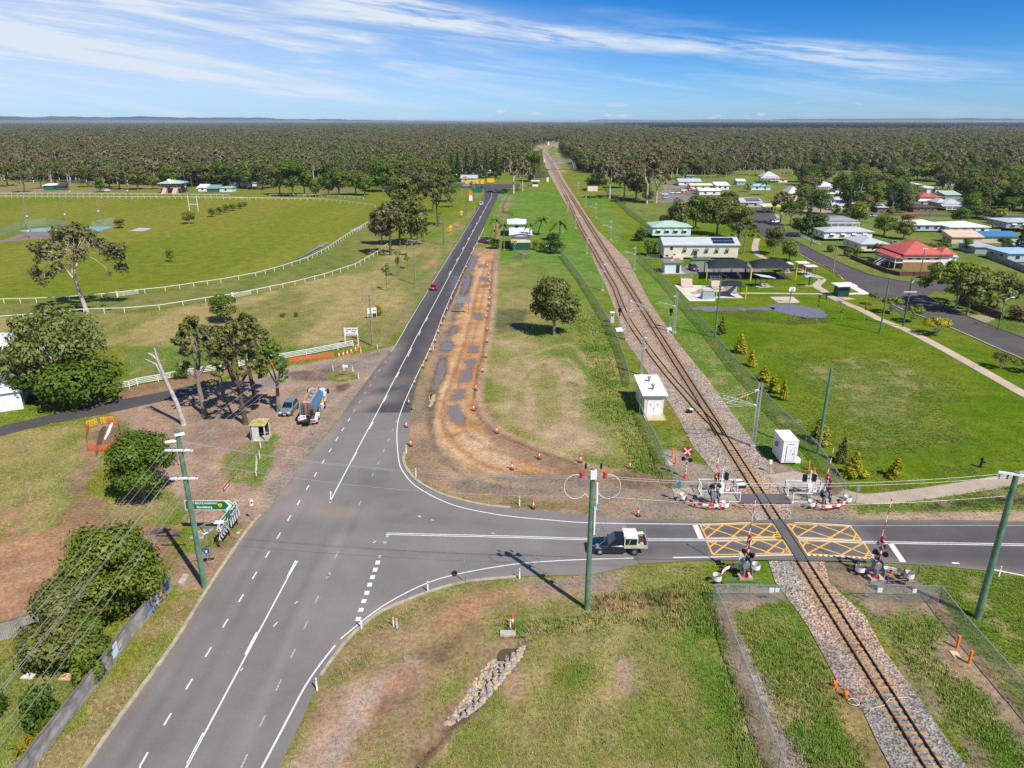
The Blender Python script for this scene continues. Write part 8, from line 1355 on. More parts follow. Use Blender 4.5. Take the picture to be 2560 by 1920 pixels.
# ================================================================ BUILDINGS
RC = {'white': WROOF,'grey': mat('roof_grey',(.38,.40,.42),.45,.2,var=.08,scale=.5,weather=.12),'lgrey': mat('roof_light_grey',(.52,.54,.57),.45,.1,var=.07,scale=.5,weather=.1),'red': mat('roof_red',(.50,.105,.075),.5,var=.08,scale=.5),'green': mat('roof_green',(.40,.52,.44),.5,var=.08,scale=.5,weather=.1),'dgreen': mat('roof_sage',(.20,.34,.27),.5,var=.1,scale=.5),'blue': mat('roof_blue',(.055,.19,.33),.45,var=.06,scale=.5),'brown': mat('roof_brown',(.085,.055,.048),.7,var=.15,scale=.5),'peach': mat('roof_peach',(.66,.45,.32),.6,var=.1,scale=.6,weather=.2),'cream': mat('roof_cream',(.72,.62,.45),.5,var=.06),'lblue': mat('roof_pale_blue',(.36,.52,.64),.45,var=.06),'burg': mat('trim_burgundy',(.21,.035,.035),.5)}
WC = {'white': mat('wall_white',(.74,.74,.72),.7,var=.05,scale=.8),'cream': CREAM,'blue': mat('wall_pale_blue',(.36,.47,.55),.7,var=.06),'grey': mat('wall_grey',(.30,.32,.34),.7,var=.08),'tan': mat('wall_tan',(.55,.45,.33),.75,var=.08),'mint': mat('wall_mint',(.58,.70,.70),.7,var=.05),'brick': mat('wall_brick',(.22,.10,.07),.85,var=.25,scale=4),'yellow': mat('wall_yellow',(.72,.58,.26),.7,var=.06),'green': mat('wall_green',(.03,.13,.08),.6,var=.1)}
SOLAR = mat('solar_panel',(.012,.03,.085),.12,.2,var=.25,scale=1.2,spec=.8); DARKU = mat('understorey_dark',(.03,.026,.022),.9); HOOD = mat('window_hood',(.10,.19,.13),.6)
def roof_mesh(w,d,z0,rise,kind,ov,th=.18):
    mb = MB(); x0,x1,y0,y1 = -ov,w+ov,-ov,d+ov; zt = z0+rise
    E = [(x0,y0,z0),(x1,y0,z0),(x1,y1,z0),(x0,y1,z0)]; E2 = [(p[0],p[1],z0+th) for p in E]
    if kind == 'hip':
        k = min(w,d)/2+ov
        Rg = [((x0+k,(y0+y1)/2,zt),(x1-k,(y0+y1)/2,zt)) if w >= d else (((x0+x1)/2,y0+k,zt),((x0+x1)/2,y1-k,zt))][0]
        if abs(w-d) < .2: Rg = ((Rg[0][0]-.05,Rg[0][1],zt),(Rg[1][0]+.05,Rg[1][1],zt)) if w >= d else Rg
        f = [(0,1,5,4),(2,3,4,5),(3,0,4),(1,2,5)] if w >= d else [(0,1,4),(1,2,5,4),(2,3,5),(3,0,4,5)]
        mb.add(E2+list(Rg),f)
    elif kind == 'gablex': mb.add(E2+[(x0,(y0+y1)/2,zt),(x1,(y0+y1)/2,zt)],[(0,1,5,4),(2,3,4,5),(3,0,4),(1,2,5)])
    elif kind == 'gabley': mb.add(E2+[((x0+x1)/2,y0,zt),((x0+x1)/2,y1,zt)],[(0,1,4),(1,2,5,4),(2,3,5),(3,0,4,5)])
    elif kind == 'flat': mb.add([(x0,y0,z0+th),(x1,y0,z0+th),(x1,y1,z0+th+rise),(x0,y1,z0+th+rise)],[(0,1,2,3)]); E2 = mb.v[-4:]
    mb.add(E+list(E2),[(3,2,1,0),(0,1,5,4),(1,2,6,5),(2,3,7,6),(3,0,4,7)]); return mb
def window(t,x,z,w,h,y=0.0,side=None,hood=False,d=None):
    mb = MB(); hd = lambda nm,m,o,ww,hh: (lambda b: (b.box((x,y-o,z),(ww,.05,hh)) if side is None else b.box(((-o if side == 'L' else d+o),x,z),(.05,ww,hh)),b.build(nm,m,f if nm == 'pane' else t))[1])(MB())
    f = None; f = hd('window',WHITE,.02,w+.16,h+.16); f = f; hd('pane',PANE,.05,w,h)
    if hood and side is None: m_ = MB(); m_.add([(x-w*.65,y-.04,z+h*.62),(x+w*.65,y-.04,z+h*.62),(x+w*.65,y-.75,z+h*.18),(x-w*.65,y-.75,z+h*.18),(x-w*.65,y-.04,z+h*.58),(x+w*.65,y-.04,z+h*.58),(x+w*.65,y-.75,z+h*.14),(x-w*.65,y-.75,z+h*.14)],[(0,1,2,3),(7,6,5,4),(0,4,5,1),(2,3,7,6),(1,5,6,2),(0,3,7,4)]); m_.build('window_hood',HOOD if hood is True else hood,t)
def house(label,fl,fr,depth,eave,ridge,roof='hip',rc='grey',wc='white',lift=0.0,ov=.5,wins=3,hood=False,name='house',cat='house',group=None,verandah=False,solar=None,sidewins=True,garage=False,yaw=None,skirt=None):
    ym_ = (fl[1]+fr[1])/2; k_ = 1 if fr[0]-fl[0] > 120 and fl[0] < 0 else 0; a,b = (G(*fl),G(*fr)) if k_ else (G(fl[0],ym_),G(fr[0],ym_)); w = math.hypot(b[0]-a[0],b[1]-a[1]); t = thing(name,label,cat,a,math.atan2(b[1]-a[1],b[0]-a[0]) if yaw is None else yaw,group)
    ym = (a[1]+b[1])/2; he = max(2.2+lift,HT(ym,eave)); hr = max(he+.5,HT(ym+depth/2,ridge)) if ridge else he+1.5; rise = min(max(.5,hr-he),depth*.45)
    mb = MB(); mb.box((w/2,depth/2,(lift+he)/2),(w,depth,he-lift))
    if roof == 'gabley': mb.add([(0,.0,he),(w,.0,he),(w/2,.0,he+rise*.9),(0,depth,he),(w,depth,he),(w/2,depth,he+rise*.9)],[(0,1,2),(5,4,3),(0,3,4,1),(1,4,5,2),(2,5,3,0)])
    if roof == 'gablex': mb.add([(0,0,he),(0,depth,he),(0,depth/2,he+rise*.9),(w,0,he),(w,depth,he),(w,depth/2,he+rise*.9)],[(0,1,2),(5,4,3),(0,3,4,1),(1,4,5,2),(2,5,3,0)])
    wl = mb.build('walls',WC[wc],t); rf = roof_mesh(w,depth,he-.02,rise,roof,ov).build('roof',RC[rc],t)
    if lift > .3:
        mb = MB(); [mb.box((w*(i+.15)/4,depth*(j+.15)/3,lift/2),(.22,.22,lift)) for i in range(4) for j in range(3)]; mb.build('stumps',DKTRIM,t)
        if skirt: mb = MB(); mb.box((w/2,.1,lift/2),(w*.98,.06,lift)); mb.box((.1,depth/2,lift/2),(.06,depth*.98,lift)); mb.build('skirt',skirt,t)
    zc = lift+(he-lift)*.55; wh = min(1.3,(he-lift)*.42)
    for i in range(wins): window(t,w*(i+.7)/(wins+.4),zc,min(1.3,w/(wins+1)*.5),wh,hood=hood)
    if sidewins and a[0] > 0:
        for i in range(2): window(t,depth*(i+.6)/2.2,zc,1.0,wh,side='L',d=w)
    if garage: mb = MB(); mb.box((w*.55,-.04,lift+1.25),(min(2.8,w*.6),.06,2.4)); mb.build('garage_door',GREY,t)
    if verandah:
        mb = MB(); o = 2.4; mb.add([(-ov-o*.6,-o,he-.75),(w+ov,-o,he-.75),(w+ov,0,he-.12),(-ov-o*.6,0,he-.12),(-ov-o*.6,-o,he-.87),(w+ov,-o,he-.87),(w+ov,0,he-.24),(-ov-o*.6,0,he-.24)],[(0,1,2,3),(7,6,5,4),(0,4,5,1),(1,5,6,2),(2,6,7,3),(3,7,4,0)]); mb.build('verandah_roof',RC[rc],t); mb = MB(); mb.box((w/2,-o/2,lift-.08),(w,o,.16)); mb.build('verandah_floor',WHITE,t)
        for i in range(5): mb = MB(); mb.box((w*i/4+(-.0),-o+.1,(lift+he-.8)/2),(.14,.14,he-.8-0)); mb.build('verandah_post',WHITE,t)
        mb = MB(); mb.bar((0,-o+.1,lift+.95),(w,-o+.1,lift+.95),.07); [mb.bar((w*i/30,-o+.1,lift),(w*i/30,-o+.1,lift+.95),.03) for i in range(31)]; mb.build('balustrade',WHITE,t)
    if solar:
        u0,u1,n,rows = solar; sl = math.atan2(rise,depth/2+ov)
        for r_ in range(rows): mb = MB(); [mb.box((w*(u0+(u1-u0)*(i+.5)/n),-ov+(depth/2+ov)*(.30+.36*r_),he+.16+.08+rise*(.30+.36*r_)),(w*(u1-u0)/n*.93,1.55,.05),M=Matrix.Rotation(sl,3,'X')) for i in range(n)]; mb.build('solar_array',SOLAR,rf)
    return t
# cream hall
HL = house('long cream weatherboard hall with a grey roof and solar panels',(1658.6,647),(1843,649),9.0,613,592,'gablex','lgrey','cream',.55,.5,0,solar=(.66,.95,8,2),name='hall',cat='hall',sidewins=False); w = math.hypot(G(1843,649)[0]-G(1658.6,647)[0],G(1843,649)[1]-G(1658.6,647)[1])
for u,z,ww,hh,hd in ((.10,3.35,.9,1.0,False),(.285,2.75,.75,1.25,True),(.585,2.6,.75,1.35,True),(.725,2.6,.75,1.35,True),(.865,2.6,.75,1.35,True),(.045,1.15,.9,.5,False),(.225,.85,1.1,.6,False)): window(HL,w*u,z,ww,hh,hood=hd)
for u,z,ww,hh in ((.435,1.75,1.0,2.1),(.145,1.1,.65,1.1)): _m = MB(); _m.box((w*u,-.05,z),(ww,.08,hh)); d = _m.build('door',mat('door_slate',(.10,.14,.19),.5),HL); _m = MB(); _m.box((w*u+ww*.35,-.12,z),(.06,.05,.12)); _m.build('handle',CHROME,d)
_m = MB(); _m.add([(w*.435-.8,-.05,3.15),(w*.435+.8,-.05,3.15),(w*.435+.8,-1.0,2.75),(w*.435-.8,-1.0,2.75),(w*.435-.8,-.05,3.08),(w*.435+.8,-.05,3.08),(w*.435+.8,-1.0,2.68),(w*.435-.8,-1.0,2.68)],[(0,1,2,3),(7,6,5,4),(2,3,7,6),(0,3,7,4),(1,5,6,2)]); _m.build('door_hood',HOOD,HL); _m = MB(); _m.box((w*.5,-1.6,.35),(w*.28,2.0,.12)); [_m.bar((w*.37+i*.8,-2.55,0),(w*.37+i*.8,-2.55,1.2),.06) for i in range(9)]; _m.bar((w*.37,-2.55,1.2),(w*.37+6.4,-2.55,1.2),.07); _m.build('ramp',mat('ramp_green',(.08,.20,.16),.6),HL); _m = MB(); _m.box((w*.19,-.5,.55),(w*.14,1.0,1.1)); _m.build('store_box',CREAM,HL)
for i in range(8): _m = MB(); _m.box((w/2,-.012,1.0+i*.38),(w,.02,.05)); _m.build('weatherboard_line',mat('board_shadow_line',(.55,.48,.38),.8),HL)
GH = house('pale blue green house with a mint hip roof behind the cream hall',(1630.5,596),(1725.5,596),11,568,551,'hip','green','mint',1.0,.5,4,hood=RC['green'])
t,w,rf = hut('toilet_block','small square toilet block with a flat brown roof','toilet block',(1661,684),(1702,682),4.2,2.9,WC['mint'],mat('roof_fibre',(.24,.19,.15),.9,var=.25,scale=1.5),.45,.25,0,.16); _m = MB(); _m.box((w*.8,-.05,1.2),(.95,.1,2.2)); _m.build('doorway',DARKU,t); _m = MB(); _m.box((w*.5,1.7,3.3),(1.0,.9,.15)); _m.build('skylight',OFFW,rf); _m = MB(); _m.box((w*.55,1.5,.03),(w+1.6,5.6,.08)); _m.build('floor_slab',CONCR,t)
# gabled house by the highway
CH = house('cream gabled house with burgundy trim raised over green netting',(1277.7,625),(1326,625),15,590,577,'gabley','white','cream',2.4,.7,0,skirt=mat('shade_netting',(.02,.075,.06),.8)); CH2 = house('rear gabled wing of the cream house with a white roof',(1272,592),(1312,592),12,566,552,'gabley','white','cream',2.4,.7,1)
for o_,pl,pr in ((CH,(1277.7,625),(1326,625)),):
    w = G(*pr)[0]-G(*pl)[0]; he = max(4.6,HT(G(*pl)[1],590)); rise = 2.0; hr = HT(G(*pl)[1]+7.5,577); rise = min(max(.5,hr-he),15*.45); _m = MB(); _m.bar((-.7,-.75,he+.08),(w/2,-.75,he+rise+.08),.12,.35); _m.bar((w+.7,-.75,he+.08),(w/2,-.75,he+rise+.08),.12,.35); _m.build('barge_board',RC['burg'],o_)
# red roofed queenslander
QH = house('white verandah house with a bright red double roof on the street corner',(2254,675),(2352,671),12.5,637,600,'hip','red','white',2.0,.6,4,hood=False,skirt=mat('batten_screen',(.33,.17,.07),.8,var=.3,scale=5)); _w = math.hypot(G(2352,671)[0]-G(2254,675)[0],G(2352,671)[1]-G(2254,675)[1])
_m = MB(); _z = HT(G(2254,675)[1],637); o = 2.3; _m.add([(-o-.5,-.4,_z-.95),(_w+.3,-.4,_z-.95),(_w+.3,.8,_z-.05),(.6,.8,_z-.05),(.6,12.0,_z-.05),(-o-.5,12.0,_z-.95)],[(0,1,2,3),(0,3,4,5)]); _m.add([(-o-.5,-.4,_z-1.05),(_w+.3,-.4,_z-1.05),(_w+.3,.8,_z-.15),(.6,.8,_z-.15),(.6,12.0,_z-.15),(-o-.5,12.0,_z-1.05)],[(3,2,1,0),(5,4,3,0)]); _m.build('verandah_roof',RC['red'],QH); _m = MB(); _m.box((-o/2,5.8,1.92),(o,12.0,.16)); _m.build('verandah_floor',WHITE,QH)
for yy in (0,3,6,9,11.7): _m = MB(); _m.box((-o+.1,yy,(_z-.9)/2),(.13,.13,_z-.9)); _m.build('verandah_post',WHITE,QH)
_m = MB(); _m.bar((-o+.1,0,2.95),(-o+.1,11.7,2.95),.07); [_m.bar((-o+.1,i*.4,2.0),(-o+.1,i*.4,2.95),.03) for i in range(30)]; _m.bar((-o,0,2.95),(0,0,2.95),.07); _m.build('balustrade',WHITE,QH); _m = MB(); [_m.box((-o-.3-i*.3,5.0,1.85-i*.2),(.32,1.6,.08)) for i in range(10)]; [_m.bar((-o-.1,s,2.8),(-o-3.1,s,.9),.08) for s in (4.2,5.8)]; _m.build('stair',WHITE,QH)
_m = MB(); _z2 = _z-.1; _m.box((_w*.96,2.2,2.0+(_z2-2.0)/2),(_w*.26,4.6,_z2-2.0)); _m.build('bay_walls',WC['white'],QH); _r = roof_mesh(_w*.30,5.2,_z2,1.7,'hip',.5).build('bay_roof',RC['red'],QH); _r.location = (_w*.81,-.3,0)
house('low skillion garage joined to the red roofed house',(2354,664),(2389,660),6,643,None,'flat','lgrey','white',0,.3,0,name='garage',cat='garage',garage=True)
HS = [
 ('long white house with a grey hip roof on the street opposite the park',(2059,604),(2178,602),9,580,566,'hip','lgrey','white',.9,dict(wins=4,hood=WROOF)),('big grey roofed house behind the dark bushy trees',(2070,572),(2140,571),12,561,541,'hip','grey','cream',.8,dict(wins=3,verandah=True)),
 ('cream house with a large pale grey hip roof left of the red roof',(2150,634),(2216,634),13,613,590,'hip','lgrey','cream',.8,dict(wins=2)),('pale blue house with a broad white hip roof',(2280,581),(2352,580),11,565,548,'hip','white','blue',.5,dict(wins=3)),
 ('wide white house with a white and beige hip roof',(2371,584),(2470,586),13,571,552,'hip','white','white',.3,dict(wins=4)),('tan shed with a bright blue roof',(2440,610),(2542,605),9,592,577,'gablex','blue','tan',0,dict(wins=0,name='shed',cat='shed')),('peach coloured iron carport roof among the bananas',(2378,606),(2452,612),6,596,None,'flat','peach','tan',0,dict(wins=0,name='carport',cat='carport')),
 ('grey iron garage with an open door',(2436,634),(2481,636),9,621,613,'gabley','lgrey','grey',0,dict(wins=0,name='garage',cat='garage')),('grey raised house at the edge behind the blue roofed shed',(2512,582),(2600,580),12,560,544,'hip','lgrey','grey',1.6,dict(wins=3,hood=WROOF)),('blue grey low house at the edge by the grey paling fence',(2516,655),(2600,660),10,634,621,'hip','lblue','blue',.3,dict(wins=2)),
 ('small blue grey building above the low edge house',(2530,628),(2580,628),6,617,609,'gablex','lblue','blue',0,dict(wins=1,name='shed',cat='shed')),('dark brown tiled brick house with white garage doors',(2283,533),(2342,529),11,521,508,'hip','brown','brick',0,dict(wins=3)),('white verandah house with two white hip roofs',(2358,526),(2418,526),11,510,497,'hip','lgrey','white',.8,dict(wins=3,verandah=True)),
 ('white pyramid roofed wing left of the verandah house',(2340,523),(2366,523),8,507,495,'hip','lgrey','tan',.5,dict(wins=1)),('wide low house with a vivid red roof in the far town',(2279,505),(2356,503),14,494,481,'hip','red','cream',0,dict(wins=3)),('white roofed shed in front of the far red roof',(2278,514),(2330,514),8,504,497,'gablex','white','blue',0,dict(wins=1,name='shed',cat='shed')),
 ('white shed with a grey roller door in the far town',(2316,484),(2344,484),9,471,465,'gabley','white','mint',0,dict(wins=0,garage=True,name='shed',cat='shed')),('pale house with a bluish white roof left of the roller door shed',(2254,481),(2310,481),11,471,461,'hip','lblue','mint',.3,dict(wins=3)),('low white roof behind the bluish white house',(2262,471),(2302,470),8,463,456,'hip','white','white',0,dict(wins=2)),
 ('grey pyramid roofed cottage in the far town',(2189,474),(2222,474),10,465,455,'hip','lgrey','white',.5,dict(wins=2)),('tan roofed house behind the grey pyramid cottage',(2218,470),(2250,470),9,463,458,'gablex','cream','cream',0,dict(wins=2)),('white two storey house with a white pyramid roof',(2036,481),(2075,481),10,463,450,'hip','white','white',2.2,dict(wins=3,verandah=True)),
 ('small grey shed with a white roof below the two storey house',(2053,495),(2085,495),6,485,480,'gablex','white','grey',0,dict(wins=1,name='shed',cat='shed')),('sage green hip roof among the far trees',(2086,466),(2140,466),11,459,452,'hip','dgreen','white',.3,dict(wins=2)),('white roofed house below the sage green roof',(2088,484),(2142,484),10,477,470,'hip','white','white',.3,dict(wins=2)),
 ('cream house with solar panels and a white roof',(2122,505),(2184,505),10,494,487,'gablex','white','cream',0,dict(wins=3,solar=(.1,.6,6,1))),('little brick cottage with a pale blue roof',(2193,531),(2222,531),7,519,509,'hip','lblue','brick',0,dict(wins=1)),('yellow walled house with a grey hip roof',(1968,505),(2000,505),11,484,465,'hip','lgrey','yellow',.4,dict(wins=1)),
 ('white raised house with a grey hip roof at the forest edge',(1906,457),(1944,457),10,442,428,'hip','lgrey','white',1.8,dict(wins=2,verandah=True)),('tiny red roofed cottage among the trees',(1946,456),(1968,456),7,449,443,'hip','red','white',0,dict(wins=1)),('long white hip roofed house at the far right forest edge',(2362,467),(2420,465),11,459,450,'hip','white','blue',.3,dict(wins=3)),
 ('small white roof right of the long hip roofed house',(2416,470),(2436,470),7,464,458,'hip','white','white',0,dict(wins=1)),('sage and cream roofed carport behind the far red roof',(2362,498),(2400,498),8,491,None,'flat','green','grey',0,dict(wins=0,name='carport',cat='carport')),('white house at the edge among dark trees',(2538,472),(2580,472),10,464,456,'hip','white','white',.6,dict(wins=2)),('low white roof at the edge below the white house',(2510,492),(2545,492),9,486,None,'flat','white','white',0,dict(wins=1)),
 ('grey gabled house behind the far shops',(1697,465),(1752,464),11,456,446,'gablex','lgrey','white',.3,dict(wins=2)),('long cream shop with a cream awning roof',(1726,474),(1790,472),9,465,458,'gablex','cream','cream',0,dict(wins=3,name='shop',cat='shop')),('white boxy shop front with two windows',(1790,475),(1822,474),8,464,None,'flat','white','white',0,dict(wins=2,name='shop',cat='shop')),('white iron roofed shop below the cream one',(1748,488),(1800,486),9,477,470,'gablex','white','white',0,dict(wins=2,name='shop',cat='shop')),
 ('grey shop with solar panels on its roof beside the fuel station',(1850,518),(1904,518),14,508,494,'gablex','lgrey','tan',0,dict(wins=2,solar=(.3,.98,7,2),name='shop',cat='shop')),('pale blue roofed shop among the palms',(1878,476),(1926,474),9,466,459,'hip','lblue','mint',0,dict(wins=2)),('white shop with blue windows at the forest edge',(1842,462),(1862,462),7,453,447,'gablex','white','blue',0,dict(wins=2,name='shop',cat='shop')),('green roofed cottage behind the far shops',(1716,448),(1738,448),7,443,438,'hip','dgreen','grey',0,dict(wins=1)),
 ('large white shed with a cream wall at the far junction',(1174,436),(1226,434),26,427,415,'gabley','white','cream',0,dict(wins=2,name='shed',cat='shed')),('grey roofed building with solar panels facing the far junction',(1153,456),(1192,455),14,446,437,'gablex','lgrey','tan',0,dict(wins=2,solar=(.1,.35,2,1),name='shop',cat='shop')),('small red roofed building left of the large white shed',(1146,440),(1164,440),9,433,427,'gablex','red','brick',0,dict(wins=1)),('white roofed building with a red base in the roadside trees',(1133,446),(1152,446),9,439,435,'gablex','white','brick',0,dict(wins=1)),
 ('dark green shed with a white roof behind the running rail',(110,476),(136,476),6,464,460,'flat','white','green',0,dict(wins=0,name='shed',cat='shed')),('open green lean to beside the dark green shed',(137,476),(160,475),5,466,None,'flat','brown','green',0,dict(wins=0,name='shed',cat='shed')),('long white stable roof among the tree trunks',(574,466),(640,465),8,458,None,'flat','white','white',0,dict(wins=0,name='stables',cat='stables')),('teal awning tent beside the grandstand',(518,481),(544,481),7,473,None,'flat','dgreen','green',0,dict(wins=0,name='tent',cat='tent')),
 ('pale green roofed kiosk beside the teal awning',(549,480),(580,480),7,470,465,'hip','green','mint',0,dict(wins=1,name='kiosk',cat='kiosk')),('white caravan annexe beside the grandstand',(496,479),(517,478),5,471,None,'flat','white','white',0,dict(wins=1,name='caravan',cat='caravan')),('fishpond blue kiosk roof beside the tanbark',(0,0),(0,0),0,0,None,'','','',0,None)]
for lb,fl,fr,dp,ev,rg_,rk,rc,wc,lf,kw in HS:
    if kw is None: continue
    house(lb,fl,fr,dp,ev,rg_,rk,rc,wc,lf,.5,**kw)
for i,(x_,y_) in enumerate(((2028,514),(2045,518),(2066,523),(2080,527))):
    house('long storage unit with a grey roof and cream end wall, in the row of four',(x_,y_),(x_+74,y_-1),3.6,y_-11,None,'flat','lgrey','cream',0,.25,0,name='storage_unit',cat='storage unit',group='row of four storage units',sidewins=False)
# grandstand
x,y = G(402,483); w = wid(50,(402,483)); t = thing('grandstand','raised grandstand with a pale green roof and open front steps','grandstand',(x,y,0)); h = HT(y,459); _m = MB(); _m.box((w/2,5,h*.30),(w,9,h*.6)); _m.build('base',DARKU,t); _m = MB(); _m.box((w/2,2.4,h*.56),(w*1.0,4,.4)); _m.build('terrace',CONCR,t); _m = MB(); _m.box((w/2,7.5,h*.8),(w,4,h*.42)); _m.build('back_wall',GREY,t); _m = MB(); [_m.box((w*i/5,.8,h*.5),(.25,.25,h)) for i in range(6)]; _m.build('columns',STEEL,t); _m = MB(); [_m.bar((0,.6,h*.6+z),(w,.6,h*.6+z),.09) for z in (.5,1.0)]; _m.build('balustrade',WHITE,t); roof_mesh(w,10,h,HT(y+5,449)-h,'hip',1.0).build('roof',RC['green'],t); _m = MB(); _m.add([(w*.34,-1.3,h),(w*.62,-1.3,h),(w*.48,-1.3,h+2.6),(w*.48,3,h+2.6),(w*.34,1,h),(w*.62,1,h)],[(0,1,2),(0,2,3,4),(1,5,3,2)]); _m.build('gable',OFFW,t); _m = MB(); _m.prism([(0,0),(-4,0),(0,h*.55)],'x',w*.16,w*.36,(0,0,0)); _m.prism([(0,0),(-4,0),(0,h*.55)],'x',w*.68,w*.9,(0,0,0)); _m.build('steps',mat('steps_pink',(.5,.32,.24),.8),t)
x,y = G(474.5,528); x2 = G(489,530)[0]; t = thing('goal_posts','white goal posts with a crossbar on the oval','goal posts',(x,y,0)); _m = MB(); d = x2-x; h = HT(y,488); _m.tube([(0,0,0),(0,0,h)],.14,8); _m.tube([(d,0,0),(d,0,h)],.14,8); _m.build('uprights',WHITE,t); _m = MB(); _m.tube([(0,0,3.2),(d,0,3.2)],.12,8); _m.build('crossbar',WHITE,t)
# white sheds at the left edge
house('long white shed with a white roof at the edge beside the lane',(-130,1050),(60,1022),10,990,955,'gablex','white','white',0,.35,0,name='shed',cat='shed',sidewins=False); house('grey clad house with white trim at the edge behind the shed',(-80,912),(38,905),9,872,845,'gablex','white','grey',0,.5,1,sidewins=False); house('small white roofed outbuilding behind the pale green tree',(64,905),(112,902),6,880,866,'gablex','white','white',0,.4,1,name='shed',cat='shed',sidewins=False)
# fuel station canopy
x,y = G(1905,533); w = wid(44,(1905,533)); t = thing('fuel_canopy','fuel station canopy with a bright yellow fascia','canopy',(x,y,0)); h = HT(y,517); _m = MB(); _m.box((w/2,4,h+.3),(w*1.05,9,.55)); _m.build('roof',WROOF,t); _m = MB(); _m.box((w*.62,-.6,h+.25),(w*.8,.12,.75)); _m.build('fascia',mat('fascia_yellow',(.82,.58,.03),.4),t); _m = MB(); [_m.box((w*k,3,h/2),(.4,.4,h)) for k in (.15,.5,.85)]; _m.build('columns',GREY,t); _m = MB(); [_m.box((w*k,3.6,.9),(.9,.6,1.8)) for k in (.3,.7)]; _m.build('fuel_pump',YELL,t)
# ---- fences in town
paling([(2127,646),(2218,683),(2250,690),(2330,689)],1.1,'low brown paling fence around the red roofed house',BROWN,3.0); paling([(2398,752),(2450,778),(2506,800)],1.5,'brown paling fence beside the big street gum',BROWN,3.0); paling([(2466,644),(2520,664),(2580,688)],1.7,'grey paling fence behind the white ute',TIMB,3.0)
fence([(1990,587),(2010,596),(2050,614)],1.1,'white picket fence opposite the hall',name='picket_fence',kind='rails',pm=WHITE,step=2.2,postr=.05); fence([(2378,583),(2420,578),(2500,580)],1.0,'white rail fence behind the pale blue house',name='rail_fence',kind='rails',pm=WHITE,step=4,postr=.06)
fence([(2012,645),(2042,660),(2076,676),(2100,694)],.55,'low log barrier along the street kerb beside the shelters',name='log_barrier',cat='barrier',kind='x',pm=TIMC,step=2.6,postr=.09,closed_top=.08); fence([(1768,683),(1830,682),(1905,681)],.7,'low timber bollard fence behind the playground',name='log_barrier',cat='barrier',kind='x',pm=TIMC,step=3,postr=.09,rail=False); fence([(1616,650),(1632,650),(1648,650)],1.6,'grey pipe gate frame beside the cream hall',name='pipe_gate',cat='gate',kind='rails',pm=STEEL,step=3.4)
# ---- the park
SAIL = mat('shade_cloth',(.016,.020,.024),.8,var=.15,scale=.6)
def sail(label,c4,hc,hr,sag=.45,rid=.45):
    W = [Vector((*G(*p),0)) for p in c4]; o = W[0]; t = thing('shade_sail',label,'shade sail',tuple(o)); n = 14; vs = []; Wl = [p-o for p in W]
    for j in range(n+1):
        for i in range(n+1):
            u,v = i/n,j/n; p = (Wl[0].lerp(Wl[1],u)).lerp(Wl[3].lerp(Wl[2],u),v); c = (Wl[0]+Wl[1]+Wl[2]+Wl[3])/4; e = max(abs(u-.5),abs(v-.5))*2; pull = sag*((1-(2*u-1)**2)*(abs(2*v-1)**6)+(1-(2*v-1)**2)*(abs(2*u-1)**6)); d = (c-p); d.z = 0
            if d.length > 1e-6: p = p+d.normalized()*pull
            hx = max(0,1-max(abs(2*v-1),(abs(2*u-1)-rid)/(1-rid))); p.z = hc+(hr-hc)*hx**.85; vs.append(p)
    mb = MB(); mb.add(vs,[(j*(n+1)+i,j*(n+1)+i+1,(j+1)*(n+1)+i+1,(j+1)*(n+1)+i) for j in range(n) for i in range(n)],True); mb.build('canopy',SAIL,t)
    for k,p in enumerate(Wl): m_ = MB(); m_.tube([(p.x,p.y,0),(p.x,p.y,hc+.1)],.13,10); m_.build('post',YELL if k in (0,1) else DKTRIM,t)
    return t
sail('left peaked dark shade sail over the playground',((1765.5,701.6),(1875,701.6),(1862,683),(1760,683)),3.2,5.0); sail('right peaked dark shade sail over the playground',((1876.5,701.6),(1988,701.6),(1960,683),(1864,683)),3.2,5.0); sail('small dark shade sail over the skate ramps',((1790,747),(1863,748),(1850,733),(1800,733)),2.9,3.9,.8,.1)
x,y = G(1790,693); t = thing('play_tower','small play tower with a blue and a yellow slide','playground',(x,y,0)); _m = MB(); [_m.box((a,b,1.4),(.1,.1,2.8)) for a in (-.7,.7) for b in (-.7,.7)]; _m.box((0,0,1.2),(1.4,1.4,.1)); _m.build('frame',GREY,t); _m = MB(); _m.bar((.7,-.2,1.25),(3.2,-1.2,.2),.55,.12); _m.build('yellow_slide',YELL,t); _m = MB(); _m.bar((-.6,-.2,1.25),(-3.0,-1.2,.2),.6,.15); _m.build('blue_slide',BLUE,t); _m = MB(); _m.box((0,0,3.0),(1.6,1.6,.25),top=.3); _m.build('tower_roof',BLUE,t)
x,y = G(1850,693); t = thing('swing_set','blue frame swing set under the shade sails','swing',(x,y,0)); _m = MB(); [_m.bar((s*2.4,0,2.5),(s*2.9,k,0),.09) for s in (-1,1) for k in (-1.1,1.1)]; _m.bar((-2.5,0,2.5),(2.5,0,2.5),.09); _m.build('frame',mat('swing_blue',(.04,.08,.14),.5),t)
for s in (-1.2,1.0): _m = MB(); _m.box((s,0,.55),(.5,.2,.05)); [_m.bar((s+k,0,.55),(s+k,0,2.45),.025) for k in (-.22,.22)]; _m.build('swing_seat',BLACK,t)
